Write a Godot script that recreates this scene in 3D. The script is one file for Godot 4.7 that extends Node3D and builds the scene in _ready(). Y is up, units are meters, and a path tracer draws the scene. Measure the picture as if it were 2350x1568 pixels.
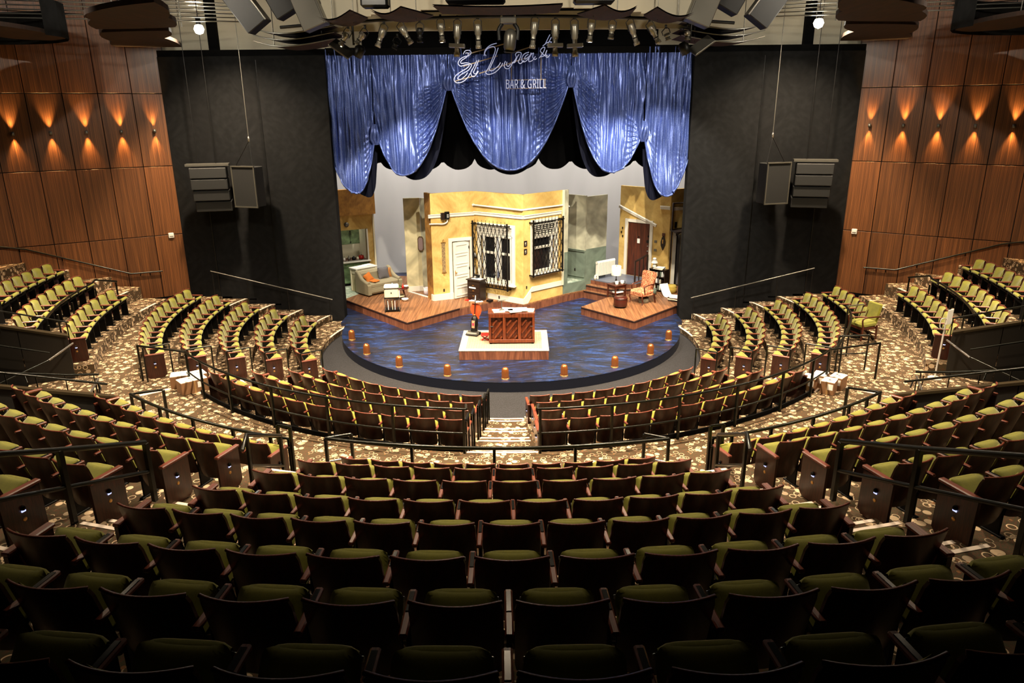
extends Node3D
# A thrust theatre seen from its last rows. y is up, units are metres; the round stage stands at the origin,
# the audience (towards +z) sits in rings about SEAT_CENTRE.

const SEAT_CENTRE_Z := 1.72
var used_names := {}
var M := {}
var noise := FastNoiseLite.new()
var seat_list: Array = []
var meshes := {}


func _ready() -> void:
	set_camera()
	set_environment()
	set_house_lights()
	make_materials()
	build_floors()
	build_walls()
	build_stage()
	build_ceiling()
	build_curtains()
	build_seating()
	build_rails()
	build_set_walls()
	build_set_left()
	build_set_right()
	build_piano_island()
	build_rig()
	build_house_details()


func set_camera() -> void:
	var pitch := 0.30909
	var yaw := 0.01481
	var roll := 0.00817
	var fwd := Vector3(-sin(yaw) * cos(pitch), -sin(pitch), -cos(yaw) * cos(pitch))
	var right := fwd.cross(Vector3.UP).normalized()
	var up := right.cross(fwd)
	var cam := Camera3D.new()
	cam.name = "camera"
	cam.fov = rad_to_deg(2.0 * atan(784.0 / 1670.7))
	cam.near = 0.05
	cam.far = 200.0
	var bx := right * cos(roll) - up * sin(roll)
	var by := right * sin(roll) + up * cos(roll)
	cam.transform = Transform3D(Basis(bx, by, -fwd), Vector3(0.393, 7.41, 24.357))
	add_child(cam)
	cam.current = true


func set_environment() -> void:
	var we := WorldEnvironment.new()
	we.name = "environment"
	var e := Environment.new()
	e.background_mode = Environment.BG_COLOR
	e.background_color = Color.BLACK
	e.tonemap_mode = Environment.TONE_MAPPER_LINEAR
	e.tonemap_exposure = 1.0
	e.sdfgi_enabled = true
	e.ssao_enabled = true
	e.ssil_enabled = true
	we.environment = e
	add_child(we)


func spot(called: String, pos: Vector3, target: Vector3, energy: float, angle: float, color: Color, size := 0.12, soft := 0.6) -> SpotLight3D:
	var l := SpotLight3D.new()
	l.name = called
	l.light_energy = energy
	l.light_color = color
	l.spot_angle = angle
	l.spot_angle_attenuation = soft
	l.spot_range = 60.0
	l.spot_attenuation = 2.0
	l.light_size = size
	l.shadow_enabled = true
	add_child(l, true)
	var up := Vector3.UP if absf((target - pos).normalized().y) < 0.98 else Vector3.FORWARD
	l.transform = Transform3D(Basis.looking_at(target - pos, up), pos)
	return l


# Recessed downlights over the audience, stage spots on the curved pipe and the catwalks.
var HOUSE := [
	[-7.6, 10.6, 7.5], [-3.0, 10.6, 9.4], [3.0, 10.6, 9.4], [7.6, 10.6, 7.5],
	[-9.0, 10.6, 1.6], [9.0, 10.6, 1.6], [0.0, 10.6, 13.8], [-6.6, 10.6, 13.6], [6.6, 10.6, 13.6],
	[-13.2, 10.6, 8.6], [13.2, 10.6, 8.6],
]


func set_house_lights() -> void:
	var warm := Color(1.0, 0.90, 0.76)
	var level := [300.0, 300.0, 300.0, 300.0, 230.0, 230.0, 50.0, 50.0, 50.0, 190.0, 190.0]
	for i in HOUSE.size():
		var h: Array = HOUSE[i]
		var p := Vector3(h[0], h[1] - 0.12, h[2])
		spot("house_spot", p, p + Vector3(0, -5, 0), level[i], 60.0, warm, 0.16, 0.9)
	# spots that light the set, each at the nose of a real fixture on the curved pipe
	var cool := Color(1.0, 0.95, 0.86)
	for a in [[2, -2.6, 1.6, -2.6, 80.0, 30.0], [14, 2.4, 1.6, -2.8, 80.0, 30.0], [0, -5.4, 1.6, -3.4, 80.0, 30.0], [15, 5.4, 1.6, -3.2, 80.0, 30.0], [8, -0.4, 2.2, -2.4, 60.0, 30.0], [9, 0.6, 0.6, 1.0, 70.0, 36.0],
		[6, -3.4, 6.6, -1.0, 15.0, 44.0], [12, 3.4, 6.6, -1.0, 15.0, 44.0]]:
		var q: Array = FIXTURES[a[0]]
		var top := rig_point(q[0], q[1])
		var nose := rig_point(q[2], q[3])
		spot("stage_spot", nose + (nose - top).normalized() * 0.03, Vector3(a[1], a[2], a[3]), a[4], a[5], cool, 0.05, 0.5)
	# lamps of the backdrop, in the housings above it
	for x: float in CYC_LAMPS:
		spot("backdrop_spot", Vector3(x, 9.6, -4.1), Vector3(x * 0.9, 3.0, -8.2), 46.0, 56.0, Color(1.0, 0.97, 0.92), 0.1, 0.8)
	for sg: float in [-1.0, 1.0]:
		var l := OmniLight3D.new()
		l.name = "work_light"
		l.light_energy = 7.0
		l.light_color = Color(1.0, 0.97, 0.9)
		l.omni_range = 60.0
		l.omni_attenuation = 2.0
		l.light_size = 0.14
		l.shadow_enabled = true
		add_child(l, true)
		l.position = Vector3(8.58 * sg, 9.44, 2.5)


	for q: Vector3 in RIG_LAMPS:
		spot("catwalk_light", q, q + Vector3(0, -1.2, -3.4), 26.0, 62.0, Color(1.0, 0.95, 0.86), 0.1, 0.8)


const RIG_LAMPS := [Vector3(-3.4, 10.9, 9.2), Vector3(3.4, 10.9, 9.2), Vector3(-9.5, 11.0, 9.4), Vector3(9.5, 11.0, 9.4)]
const CYC_LAMPS := [-6.6, -3.4, 3.4, 6.6]


# ---------------------------------------------------------------- helpers

func numbered(called: String) -> String:
	if not used_names.has(called):
		used_names[called] = 0
		return called
	used_names[called] += 1
	return "%s_%03d" % [called, used_names[called]]


func tag(o: Node, label: String, category := "", group := "", kind := "") -> Node:
	if label:
		o.set_meta("label", label)
	if category:
		o.set_meta("category", category)
	if group:
		o.set_meta("group", group)
	if kind:
		o.set_meta("kind", kind)
	return o


func thing(called: String, label: String, category: String, at := Vector3.ZERO, turn := 0.0, group := "") -> Node3D:
	var o := Node3D.new()
	o.name = numbered(called)
	add_child(o)
	o.position = at
	o.rotation.y = turn
	tag(o, label, category, group)
	return o


func begin() -> SurfaceTool:
	var s := SurfaceTool.new()
	s.begin(Mesh.PRIMITIVE_TRIANGLES)
	s.set_smooth_group(-1)
	return s


func done(s: SurfaceTool, m: Material) -> ArrayMesh:
	s.generate_normals()
	var a := s.commit()
	a.surface_set_material(0, m)
	return a


func put(called: String, mesh: Mesh, parent: Node = self, at := Vector3.ZERO, turn := 0.0) -> MeshInstance3D:
	var o := MeshInstance3D.new()
	o.name = numbered(called) if parent == self else called
	o.mesh = mesh
	o.position = at
	o.rotation.y = turn
	parent.add_child(o, true)
	return o


func obj(called: String, s: SurfaceTool, m: Material, parent: Node = self) -> MeshInstance3D:
	return put(called, done(s, m), parent)


func struct(called: String, s: SurfaceTool, m: Material, label: String) -> MeshInstance3D:
	var o := obj(called, s, m)
	tag(o, label, "", "", "structure")
	return o


func face(s: SurfaceTool, pts: Array, out: Vector3) -> void:
	var n: Vector3 = (pts[1] - pts[0]).cross(pts[2] - pts[0])
	if n.length_squared() < 1e-16 and pts.size() > 3:
		n = (pts[2] - pts[0]).cross(pts[3] - pts[0])
	var flip := n.dot(out) > 0.0
	for i in range(1, pts.size() - 1):
		s.add_vertex(pts[0])
		s.add_vertex(pts[i + 1] if flip else pts[i])
		s.add_vertex(pts[i] if flip else pts[i + 1])


func box(s: SurfaceTool, c: Vector3, size: Vector3, b := Basis.IDENTITY, ch := 0.0) -> void:
	var h := size * 0.5
	ch = minf(ch, minf(h.x, minf(h.y, h.z)) * 0.8)
	for ax in 3:
		var u := (ax + 1) % 3
		var v := (ax + 2) % 3
		for sg: float in [-1.0, 1.0]:
			var pts := []
			for k in [[-1, -1], [1, -1], [1, 1], [-1, 1]]:
				var p := Vector3.ZERO
				p[ax] = h[ax] * sg
				p[u] = (h[u] - ch) * k[0]
				p[v] = (h[v] - ch) * k[1]
				pts.append(c + b * p)
			var o := Vector3.ZERO
			o[ax] = sg
			face(s, pts, b * o)
			if ch <= 0.0:
				continue
			for sg2: float in [-1.0, 1.0]:   # the chamfer between faces ax and u
				var e := []
				for w: float in [-1.0, 1.0]:
					var p1 := Vector3.ZERO
					p1[ax] = h[ax] * sg
					p1[u] = (h[u] - ch) * sg2
					p1[v] = (h[v] - ch) * w
					var p2 := p1
					p2[ax] = (h[ax] - ch) * sg
					p2[u] = h[u] * sg2
					if w < 0:
						e.append(c + b * p1)
						e.append(c + b * p2)
					else:
						e.append(c + b * p2)
						e.append(c + b * p1)
				var o2 := Vector3.ZERO
				o2[ax] = sg
				o2[u] = sg2
				face(s, e, b * o2)
	if ch > 0.0:
		for x: float in [-1.0, 1.0]:
			for y: float in [-1.0, 1.0]:
				for z: float in [-1.0, 1.0]:
					var d := Vector3(x, y, z)
					face(s, [c + b * (d * (h - Vector3(0, ch, ch))), c + b * (d * (h - Vector3(ch, 0, ch))), c + b * (d * (h - Vector3(ch, ch, 0)))], b * d)


func bar(s: SurfaceTool, p: Vector3, q: Vector3, w: float, t: float, ch := 0.0, up := Vector3.UP) -> void:
	# a rectangular bar from p to q: w across, t along up
	var d := (q - p).normalized()
	if absf(d.dot(up)) > 0.99:
		up = Vector3.RIGHT if absf(d.x) < 0.9 else Vector3.BACK
	var side := d.cross(up).normalized()
	box(s, (p + q) * 0.5, Vector3(w, t, p.distance_to(q)), Basis(side, side.cross(-d) * -1.0, -d).orthonormalized(), ch)


func tube(s: SurfaceTool, pts: Array, r: float, sides := 8, closed := false, radii: Array = []) -> void:
	s.set_smooth_group(1)
	var n := pts.size()
	var rings := []
	var side := Vector3.ZERO
	for i in n:
		var a: Vector3 = pts[(i - 1 + n) % n] if closed or i > 0 else pts[0]
		var b: Vector3 = pts[(i + 1) % n] if closed or i < n - 1 else pts[n - 1]
		var d := (b - a).normalized()
		if side == Vector3.ZERO:
			side = d.cross(Vector3.UP)
			if side.length() < 0.05:
				side = d.cross(Vector3.RIGHT)
		side = (side - d * side.dot(d)).normalized()
		var up := d.cross(side)
		var rr: float = radii[i] if radii.size() else r
		var stretch := 1.0
		if (closed or (i > 0 and i < n - 1)):
			var d1 := (Vector3(pts[i]) - a).normalized()
			stretch = 1.0 / maxf(0.6, d1.dot(d))
		var ring := []
		for k in sides:
			var an := TAU * k / sides
			ring.append(Vector3(pts[i]) + (side * cos(an) + up * sin(an)) * rr * stretch)
		rings.append(ring)
	for i in (n if closed else n - 1):
		var r0: Array = rings[i]
		var r1: Array = rings[(i + 1) % n]
		for k in sides:
			var k2 := (k + 1) % sides
			var c: Vector3 = (r0[k] + r0[k2]) * 0.5 - Vector3(pts[i])
			face(s, [r0[k], r0[k2], r1[k2], r1[k]], c)
	s.set_smooth_group(-1)
	if not closed:
		face(s, rings[0], Vector3(pts[0]) - Vector3(pts[1]))
		face(s, rings[n - 1], Vector3(pts[n - 1]) - Vector3(pts[n - 2]))


func lathe(s: SurfaceTool, prof: Array, xf := Transform3D.IDENTITY, seg := 20, smooth := true) -> void:
	# prof: Vector2(radius, height) from the bottom to the top
	s.set_smooth_group(1 if smooth else -1)
	for i in prof.size() - 1:
		var a: Vector2 = prof[i]
		var b: Vector2 = prof[i + 1]
		var nrm := Vector2(b.y - a.y, a.x - b.x)
		for k in seg:
			var t0 := TAU * k / seg
			var t1 := TAU * (k + 1) / seg
			var p := [Vector3(a.x * cos(t0), a.y, a.x * sin(t0)), Vector3(a.x * cos(t1), a.y, a.x * sin(t1)), Vector3(b.x * cos(t1), b.y, b.x * sin(t1)), Vector3(b.x * cos(t0), b.y, b.x * sin(t0))]
			var tm := (t0 + t1) * 0.5
			var o := Vector3(nrm.x * cos(tm), nrm.y, nrm.x * sin(tm))
			var q := []
			for v: Vector3 in p:
				var w := xf * v
				if q.is_empty() or (w.distance_squared_to(q[-1]) > 1e-12 and w.distance_squared_to(q[0]) > 1e-12):
					q.append(w)
			if q.size() > 2:
				face(s, q, xf.basis * o)
	s.set_smooth_group(-1)


func prism(s: SurfaceTool, poly: PackedVector2Array, depth: float, xf := Transform3D.IDENTITY) -> void:
	# poly in the local xy plane, extruded from z = 0 to z = depth
	var idx := Geometry2D.triangulate_polygon(poly)
	for i in range(0, idx.size(), 3):
		var t := []
		var u := []
		for k in 3:
			var v := poly[idx[i + k]]
			t.append(xf * Vector3(v.x, v.y, 0))
			u.append(xf * Vector3(v.x, v.y, depth))
		face(s, t, xf.basis * Vector3(0, 0, -signf(depth)))
		face(s, u, xf.basis * Vector3(0, 0, signf(depth)))
	var cw := Geometry2D.is_polygon_clockwise(poly)
	for i in poly.size():
		var a := poly[i]
		var b := poly[(i + 1) % poly.size()]
		var o := Vector2(b.y - a.y, a.x - b.x) * (-1.0 if cw else 1.0)
		face(s, [xf * Vector3(a.x, a.y, 0), xf * Vector3(b.x, b.y, 0), xf * Vector3(b.x, b.y, depth), xf * Vector3(a.x, a.y, depth)], xf.basis * Vector3(o.x, o.y, 0))


func slab(s: SurfaceTool, plan: Array, y0: float, y1: float) -> void:
	# plan: Vector2(x, z) corners, extruded from y0 to y1
	var p := PackedVector2Array()
	for v: Vector2 in plan:
		p.append(v)
	prism(s, p, y1 - y0, Transform3D(Basis(Vector3(1, 0, 0), Vector3(0, 0, 1), Vector3(0, 1, 0)), Vector3(0, y0, 0)))


func grid(s: SurfaceTool, nu: int, nv: int, f: Callable, flip := false, smooth := true) -> void:
	s.set_smooth_group(1 if smooth else -1)
	var rows := []
	for j in nv + 1:
		var row := []
		for i in nu + 1:
			row.append(f.call(float(i) / nu, float(j) / nv))
		rows.append(row)
	for j in nv:
		for i in nu:
			var a: Vector3 = rows[j][i]
			var b: Vector3 = rows[j][i + 1]
			var c: Vector3 = rows[j + 1][i + 1]
			var d: Vector3 = rows[j + 1][i]
			for v: Vector3 in ([a, c, b, a, d, c] if flip else [a, b, c, a, c, d]):
				s.add_vertex(v)
	s.set_smooth_group(-1)


func pol(az: float, rho: float, y := 0.0) -> Vector3:
	var a := deg_to_rad(az)
	return Vector3(rho * sin(a), y, SEAT_CENTRE_Z + rho * cos(a))


func arc_points(az0: float, az1: float, rho: float, y: float, step := 2.0) -> Array:
	var n := maxi(1, int(ceilf(absf(az1 - az0) / step)))
	var out := []
	for i in n + 1:
		out.append(pol(lerpf(az0, az1, float(i) / n), rho, y))
	return out


func sector(s: SurfaceTool, az0: float, az1: float, r0: float, r1: float, y0: float, y1: float, zmin := -0.9, step := 3.0) -> void:
	# a slab that fills a piece of a ring, cut off where the proscenium wall stands
	var n := maxi(1, int(ceilf(absf(az1 - az0) / step)))
	for i in n:
		var a := lerpf(az0, az1, float(i) / n)
		var b := lerpf(az0, az1, float(i + 1) / n)
		var c := [pol(a, r0), pol(b, r0), pol(b, r1), pol(a, r1)]
		for k in 4:
			c[k].z = maxf(c[k].z, zmin)
		var lo := []
		var hi := []
		for v: Vector3 in c:
			lo.append(Vector3(v.x, y0, v.z))
			hi.append(Vector3(v.x, y1, v.z))
		face(s, hi, Vector3.UP)
		var mid: Vector3 = (c[0] + c[2]) * 0.5
		face(s, [lo[0], lo[1], hi[1], hi[0]], c[0] - c[3])
		face(s, [lo[2], lo[3], hi[3], hi[2]], c[3] - c[0])
		if i == 0:
			face(s, [lo[0], lo[3], hi[3], hi[0]], c[0] - mid)
		if i == n - 1:
			face(s, [lo[1], lo[2], hi[2], hi[1]], c[1] - mid)


func curve_points(ctrl: Array, per := 6) -> Array:
	# Catmull-Rom through the control points
	var out := []
	for i in ctrl.size() - 1:
		var p0: Vector3 = ctrl[maxi(i - 1, 0)]
		var p1: Vector3 = ctrl[i]
		var p2: Vector3 = ctrl[i + 1]
		var p3: Vector3 = ctrl[mini(i + 2, ctrl.size() - 1)]
		for k in per:
			out.append(p1.cubic_interpolate(p2, p0, p3, float(k) / per))
	out.append(ctrl[-1])
	return out


# ---------------------------------------------------------------- materials

func mat(color: Color, rough := 0.7, metal := 0.0) -> StandardMaterial3D:
	var m := StandardMaterial3D.new()
	m.albedo_color = color
	m.roughness = rough
	m.metallic = metal
	return m


func textured(tex: Texture2D, scale: Vector3, rough := 0.7, world := true, metal := 0.0) -> StandardMaterial3D:
	var m := mat(Color.WHITE, rough, metal)
	m.albedo_texture = tex
	m.uv1_triplanar = true
	m.uv1_world_triplanar = world
	m.uv1_scale = scale
	m.uv1_triplanar_sharpness = 8.0
	return m


func paint(n: int, h: int, f: Callable) -> ImageTexture:
	var img := Image.create(n, h, false, Image.FORMAT_RGB8)
	for y in h:
		for x in n:
			img.set_pixel(x, y, f.call(x, y))
	return ImageTexture.create_from_image(img)


func periodic(x: float, y: float, n: float, h: float, fx: float, fy: float, seed_z := 0.0) -> float:
	# noise on a torus, so that the tile repeats without a seam
	var ax := TAU * x / n
	var ay := TAU * y / h
	return noise.get_noise_3d(cos(ax) * fx + seed_z, sin(ax) * fx + cos(ay) * fy, sin(ay) * fy - seed_z)


func wood_texture(dark: Color, light: Color, streaks: float, seed_z: float, contrast := 1.0) -> ImageTexture:
	# grain runs along the texture's v axis
	return paint(256, 512, func(x: int, y: int):
		var g := periodic(x, y, 256, 512, streaks, 0.9, seed_z)
		var f := periodic(x, y, 256, 512, streaks * 3.0, 1.6, seed_z + 40.0)
		var t := clampf(0.5 + (g * 0.9 + f * 0.7) * contrast, 0.0, 1.0)
		return dark.lerp(light, t))


func carpet_texture() -> ImageTexture:
	var n := 1024
	var rng := RandomNumberGenerator.new()
	rng.seed = 11
	var img := Image.create(n, n, false, Image.FORMAT_RGB8)
	for y in n:
		for x in n:
			var t := periodic(x, y, n, n, 22.0, 22.0, 3.0)
			var u := periodic(x, y, n, n, 300.0, 300.0, 9.0)
			var c := Color(0.30, 0.185, 0.095).lerp(Color(0.215, 0.20, 0.10), clampf(0.5 + t * 2.2, 0, 1))
			img.set_pixel(x, y, c * (1.0 + 0.5 * u))
	var cream := Color(0.80, 0.70, 0.57)
	for i in 150:
		var cx := rng.randi_range(0, n - 1)
		var cy := rng.randi_range(0, n - 1)
		var kind := rng.randf()
		var r := rng.randf_range(30, 40)
		var tint := rng.randf_range(0.8, 1.12)
		var col := cream * tint
		var inner := 0.0
		if kind < 0.46:
			inner = r - rng.randf_range(7, 10)
		elif kind > 0.82:
			r = rng.randf_range(9, 16)
			col = Color(0.50, 0.33, 0.17) * tint
		var ex := rng.randf_range(0.86, 1.0)
		for dy in range(-41, 42):
			for dx in range(-41, 42):
				var d := Vector2(dx / ex, dy).length()
				if d < r and d >= inner:
					var px := posmod(cx + dx, n)
					var py := posmod(cy + dy, n)
					img.set_pixel(px, py, col * (0.94 + 0.06 * sin(dx * 1.7) * sin(dy * 1.3)))
	return ImageTexture.create_from_image(img)


func make_materials() -> void:
	noise.noise_type = FastNoiseLite.TYPE_SIMPLEX_SMOOTH
	noise.seed = 7
	noise.frequency = 0.35
	noise.fractal_octaves = 3
	M.carpet = textured(carpet_texture(), Vector3(0.68, 0.68, 0.68), 0.95)
	M.pit = textured(paint(256, 256, func(x: int, y: int):
		var t := periodic(x, y, 256, 256, 12, 12) * 0.7 + periodic(x, y, 256, 256, 70, 70, 5.0) * 0.8
		return Color(0.125, 0.125, 0.14) * (1.0 + t)), Vector3(0.9, 0.9, 0.9), 0.95)
	M.nosing = mat(Color(0.86, 0.80, 0.74), 0.6)
	M.black_wall = textured(paint(128, 128, func(x: int, y: int):
		return Color(0.082, 0.082, 0.084) * (1.0 + 0.35 * periodic(x, y, 128, 128, 5, 5))), Vector3(0.4, 0.4, 0.4), 0.9)
	M.black_wall.metallic_specular = 0.25
	M.black = mat(Color(0.025, 0.025, 0.027), 0.85)
	M.black.metallic_specular = 0.2
	M.rail = mat(Color(0.085, 0.09, 0.07), 0.28, 0.5)
	M.wall_wood = []
	for k in 4:
		var b := 1.0 + 0.06 * (k - 1.5) * (1 if k % 2 else -1)
		M.wall_wood.append(textured(wood_texture(Color(0.225, 0.125, 0.062) * b, Color(0.48, 0.30, 0.16) * b, 26.0, 3.0 + 7.0 * k, 1.0), Vector3(1.0, 0.16, 1.0), 0.42, false))
	M.joint = mat(Color(0.03, 0.02, 0.015), 0.9)
	M.seat_wood = textured(wood_texture(Color(0.13, 0.05, 0.032), Color(0.25, 0.11, 0.07), 10.0, 60.0), Vector3(0.5, 2.0, 2.0), 0.32, false)
	M.seat_wood.uv1_triplanar_sharpness = 4.0
	M.arm_wood = textured(wood_texture(Color(0.34, 0.15, 0.10), Color(0.52, 0.27, 0.19), 8.0, 75.0), Vector3(3.0, 1.0, 1.0), 0.36, false)
	M.arm_inset = mat(Color(0.05, 0.06, 0.05), 0.22, 0.1)
	M.velvet = textured(paint(256, 256, func(x: int, y: int):
		var t := periodic(x, y, 256, 256, 2.2, 2.2, 2.0) * 0.55 + periodic(x, y, 256, 256, 50, 50, 9.0) * 0.45
		return Color(0.54, 0.53, 0.12).lerp(Color(0.41, 0.41, 0.07), clampf(0.5 - t, 0, 1))), Vector3(1.1, 1.1, 1.1), 0.85, false)
	M.velvet.rim_enabled = true
	M.velvet.rim = 0.5
	M.velvet.rim_tint = 0.8
	M.seat_black = mat(Color(0.04, 0.04, 0.04), 0.6)
	M.seat_black.metallic_specular = 0.3
	M.bolt = mat(Color(0.75, 0.75, 0.75), 0.3, 0.9)
	M.brass = mat(Color(0.80, 0.62, 0.36), 0.3, 0.8)
	M.aisle_glow = mat(Color(0.9, 0.92, 1.0), 0.5)
	M.aisle_glow.emission_enabled = true
	M.aisle_glow.emission = Color(0.72, 0.76, 1.0)
	M.aisle_glow.emission_energy_multiplier = 1.6
	M.white = mat(Color(0.86, 0.85, 0.82), 0.5)
	M.paper = mat(Color(0.92, 0.92, 0.9), 0.8)
	M.chrome = mat(Color(0.72, 0.71, 0.68), 0.22, 0.9)
	M.steel = mat(Color(0.46, 0.45, 0.42), 0.35, 0.7)
	M.fixture = mat(Color(0.62, 0.60, 0.55), 0.3, 0.6)
	M.speaker = mat(Color(0.10, 0.10, 0.098), 0.7)
	M.fixture_edge = mat(Color(0.27, 0.26, 0.23), 0.5)
	M.vom = mat(Color(0.085, 0.075, 0.06), 0.55)
	M.cap = mat(Color(0.22, 0.19, 0.13), 0.35, 0.3)
	M.sconce_glow = mat(Color(1, 1, 1), 0.5)
	M.sconce_glow.emission_enabled = true
	M.sconce_glow.emission = Color(1.0, 0.75, 0.45)
	M.sconce_glow.emission_energy_multiplier = 6.0
	M.fixture_dark = mat(Color(0.06, 0.06, 0.06), 0.4, 0.2)


# ---------------------------------------------------------------- floors and walls

var LOWER_Y := [0.16, 0.375, 0.59, 0.805, 1.0]
const AISLE_Y := 1.08
# upper tiers: front radius, floor height
var UPPER := [[11.72, 1.36], [12.84, 2.02], [14.2, 2.37], [15.18, 2.69], [16.2, 3.05], [17.24, 3.42], [18.3, 3.85], [19.35, 4.28], [20.4, 4.70], [21.5, 5.1]]
var FAR := [[11.75, 1.36], [12.64, 1.75], [13.6, 2.1], [14.55, 2.48], [15.5, 2.85], [16.5, 3.2]]


func nosing(s: SurfaceTool, az0: float, az1: float, r: float, y: float) -> void:
	sector(s, az0, az1, r, r + 0.055, y - 0.02, y + 0.006, -0.88, 2.0)


func build_floors() -> void:
	var s := begin()
	slab(s, [Vector2(-26, -14), Vector2(26, -14), Vector2(26, 28), Vector2(-26, 28)], -0.4, -0.02)
	struct("floor", s, M.black, "black concrete slab under the seating tiers")
	s = begin()
	sector(s, -118, 118, 0.0, 6.06, -0.02, 0.0, -1.4)
	struct("floor", s, M.pit, "charcoal carpet of the pit around the round stage")
	# lower tiers: four rings in front, the fifth only at the sides
	for k in 5:
		var r0: float = 6.04 if k == 0 else 6.99 + 0.95 * (k - 1)
		s = begin()
		for sg: float in [-1.0, 1.0]:
			if k < 4:
				sector(s, 4.2 * sg, 52.0 * sg, r0, r0 + 0.951 if k > 0 else 6.991, -0.02, LOWER_Y[k])
			sector(s, 52.0 * sg, 116.0 * sg, r0, r0 + 0.951 if k > 0 else 6.991, -0.02, LOWER_Y[k])
		struct("floor", s, M.carpet, "carpeted tier %d of the seating below the cross aisle" % (k + 1))
	# the steps down the middle, two risers to each tier
	var tops := [0.10, 0.16, 0.27, 0.375, 0.48, 0.59, 0.70, 0.805, 0.94]
	var rads := [6.02, 6.30, 6.99, 7.37, 7.94, 8.32, 8.89, 9.2, 9.56]
	s = begin()
	for i in tops.size():
		sector(s, -4.2, 4.2, rads[i], rads[i + 1] if i < 8 else 9.9, -0.02, tops[i])
	struct("floor", s, M.carpet, "carpeted centre steps from the cross aisle down to the pit")
	for i in tops.size():
		s = begin()
		nosing(s, -3.9, 3.9, rads[i], tops[i])
		tag(obj("step_nosing", s, M.nosing), "white nosing strip of the %s centre step up from the pit" % ordinal(i + 1), "step nosing", "white nosings on the centre steps")
	s = begin()
	nosing(s, -4.0, 4.0, 9.86, AISLE_Y)
	tag(obj("step_nosing", s, M.nosing), "white nosing strip where the centre steps meet the cross aisle", "step nosing", "white nosings on the centre steps")
	# side steps between the front blocks and the side blocks
	for sg: float in [-1.0, 1.0]:
		var side := "left" if sg < 0 else "right"
		s = begin()
		for k in range(1, 5):
			var r1: float = 6.99 + 0.95 * (k - 1)
			sector(s, 46.3 * sg, 55.6 * sg, r1 - 0.42, r1 + 0.01, 0.0, (LOWER_Y[k - 1] + (LOWER_Y[k] if k < 4 else AISLE_Y)) * 0.5)
		struct("floor", s, M.carpet, "half steps of the %s side stairs" % side)
		for k in 5:
			var r1: float = 6.04 if k == 0 else 6.99 + 0.95 * (k - 1)
			for half in 2:
				if k == 0 and half == 0:
					continue
				var rr := r1 - 0.42 if half == 0 else r1
				var hi: float = AISLE_Y if k == 4 else LOWER_Y[k]
				var yy: float = hi if half == 1 else (hi + LOWER_Y[k - 1]) * 0.5
				s = begin()
				nosing(s, 46.6 * sg, 55.4 * sg, rr, yy)
				tag(obj("step_nosing", s, M.nosing), "white nosing, %s side stairs, %s the %s tier from the pit" % [side, "edging" if half else "half a step below", ordinal(k + 1)], "step nosing", "white nosings on the side stairs")
		# narrow strips along the proscenium wall
		for k in 5:
			var r1: float = 6.04 if k == 0 else 6.99 + 0.95 * (k - 1)
			s = begin()
			sector(s, 95.6 * sg, 112.0 * sg, r1, r1 + 0.07, LOWER_Y[k] - 0.03, LOWER_Y[k] + 0.008, -0.86, 1.5)
			tag(obj("step_nosing", s, M.nosing), "pale edge of the %s step from the pit beside the %s black wall" % [ordinal(k + 1), side], "step nosing", "step edges along the black walls")
	# cross aisle
	s = begin()
	sector(s, -52, 52, 9.84, 11.74, -0.02, AISLE_Y)
	for sg: float in [-1.0, 1.0]:
		sector(s, 52 * sg, 112 * sg, 10.79, 11.76, -0.02, AISLE_Y)
		sector(s, 40.6 * sg, 62.5 * sg, 11.74, 13.2, -0.02, AISLE_Y)
	struct("floor", s, M.carpet, "cross aisle in brown carpet strewn with cream ovals and rings")
	for sg: float in [-1.0, 1.0]:
		s = begin()
		sector(s, 50.9 * sg, 51.5 * sg, 9.95, 11.0, AISLE_Y - 0.02, AISLE_Y + 0.012)
		tag(obj("step_nosing", s, M.nosing), "long white strip on the cross aisle carpet beside the %s boxes" % ("left" if sg < 0 else "right"), "step nosing")
	# upper tiers, centre and sides up to the vomitories
	for k in UPPER.size():
		var u: Array = UPPER[k]
		var r1: float = UPPER[k + 1][0] + 0.01 if k < UPPER.size() - 1 else 27.0
		s = begin()
		sector(s, -40.6, 40.6, u[0], r1, 0.0, u[1])
		struct("floor", s, M.carpet, "carpeted tier %d above the cross aisle" % (k + 1))
	for sg: float in [-1.0, 1.0]:
		var side := "left" if sg < 0 else "right"
		s = begin()
		for k in range(1, UPPER.size()):
			var lo: float = UPPER[k - 1][1]
			var rise: float = UPPER[k][1] - lo
			sector(s, 12.2 * sg, 16.4 * sg, UPPER[k][0] - (0.36 if k > 1 else 0.5), UPPER[k][0] + 0.01, lo - 0.05, lo + rise * 0.5)
		struct("floor", s, M.carpet, "half steps of the %s upper stairs" % side)
		for k in UPPER.size():
			for half in 2:
				if k == 0 and half == 0:
					continue
				var lo: float = AISLE_Y if k == 0 else UPPER[k - 1][1]
				var rr: float = UPPER[k][0] if half else UPPER[k][0] - (0.36 if k > 1 else 0.5)
				s = begin()
				nosing(s, 12.4 * sg, 16.2 * sg, rr, UPPER[k][1] if half else (lo + UPPER[k][1]) * 0.5)
				tag(obj("step_nosing", s, M.nosing), "white nosing on the %s upper stairs, %s the %s row up" % [side, "level with" if half else "half a step below", ordinal(k + 1)], "step nosing", "white nosings on the upper stairs")
		for k in FAR.size():
			s = begin()
			sector(s, 62.4 * sg, 96.0 * sg, FAR[k][0], FAR[k + 1][0] + 0.01 if k < FAR.size() - 1 else 18.5, 0.0, FAR[k][1])
			struct("floor", s, M.carpet, "carpeted tier %d of the far %s block" % [k + 1, side])
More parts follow.
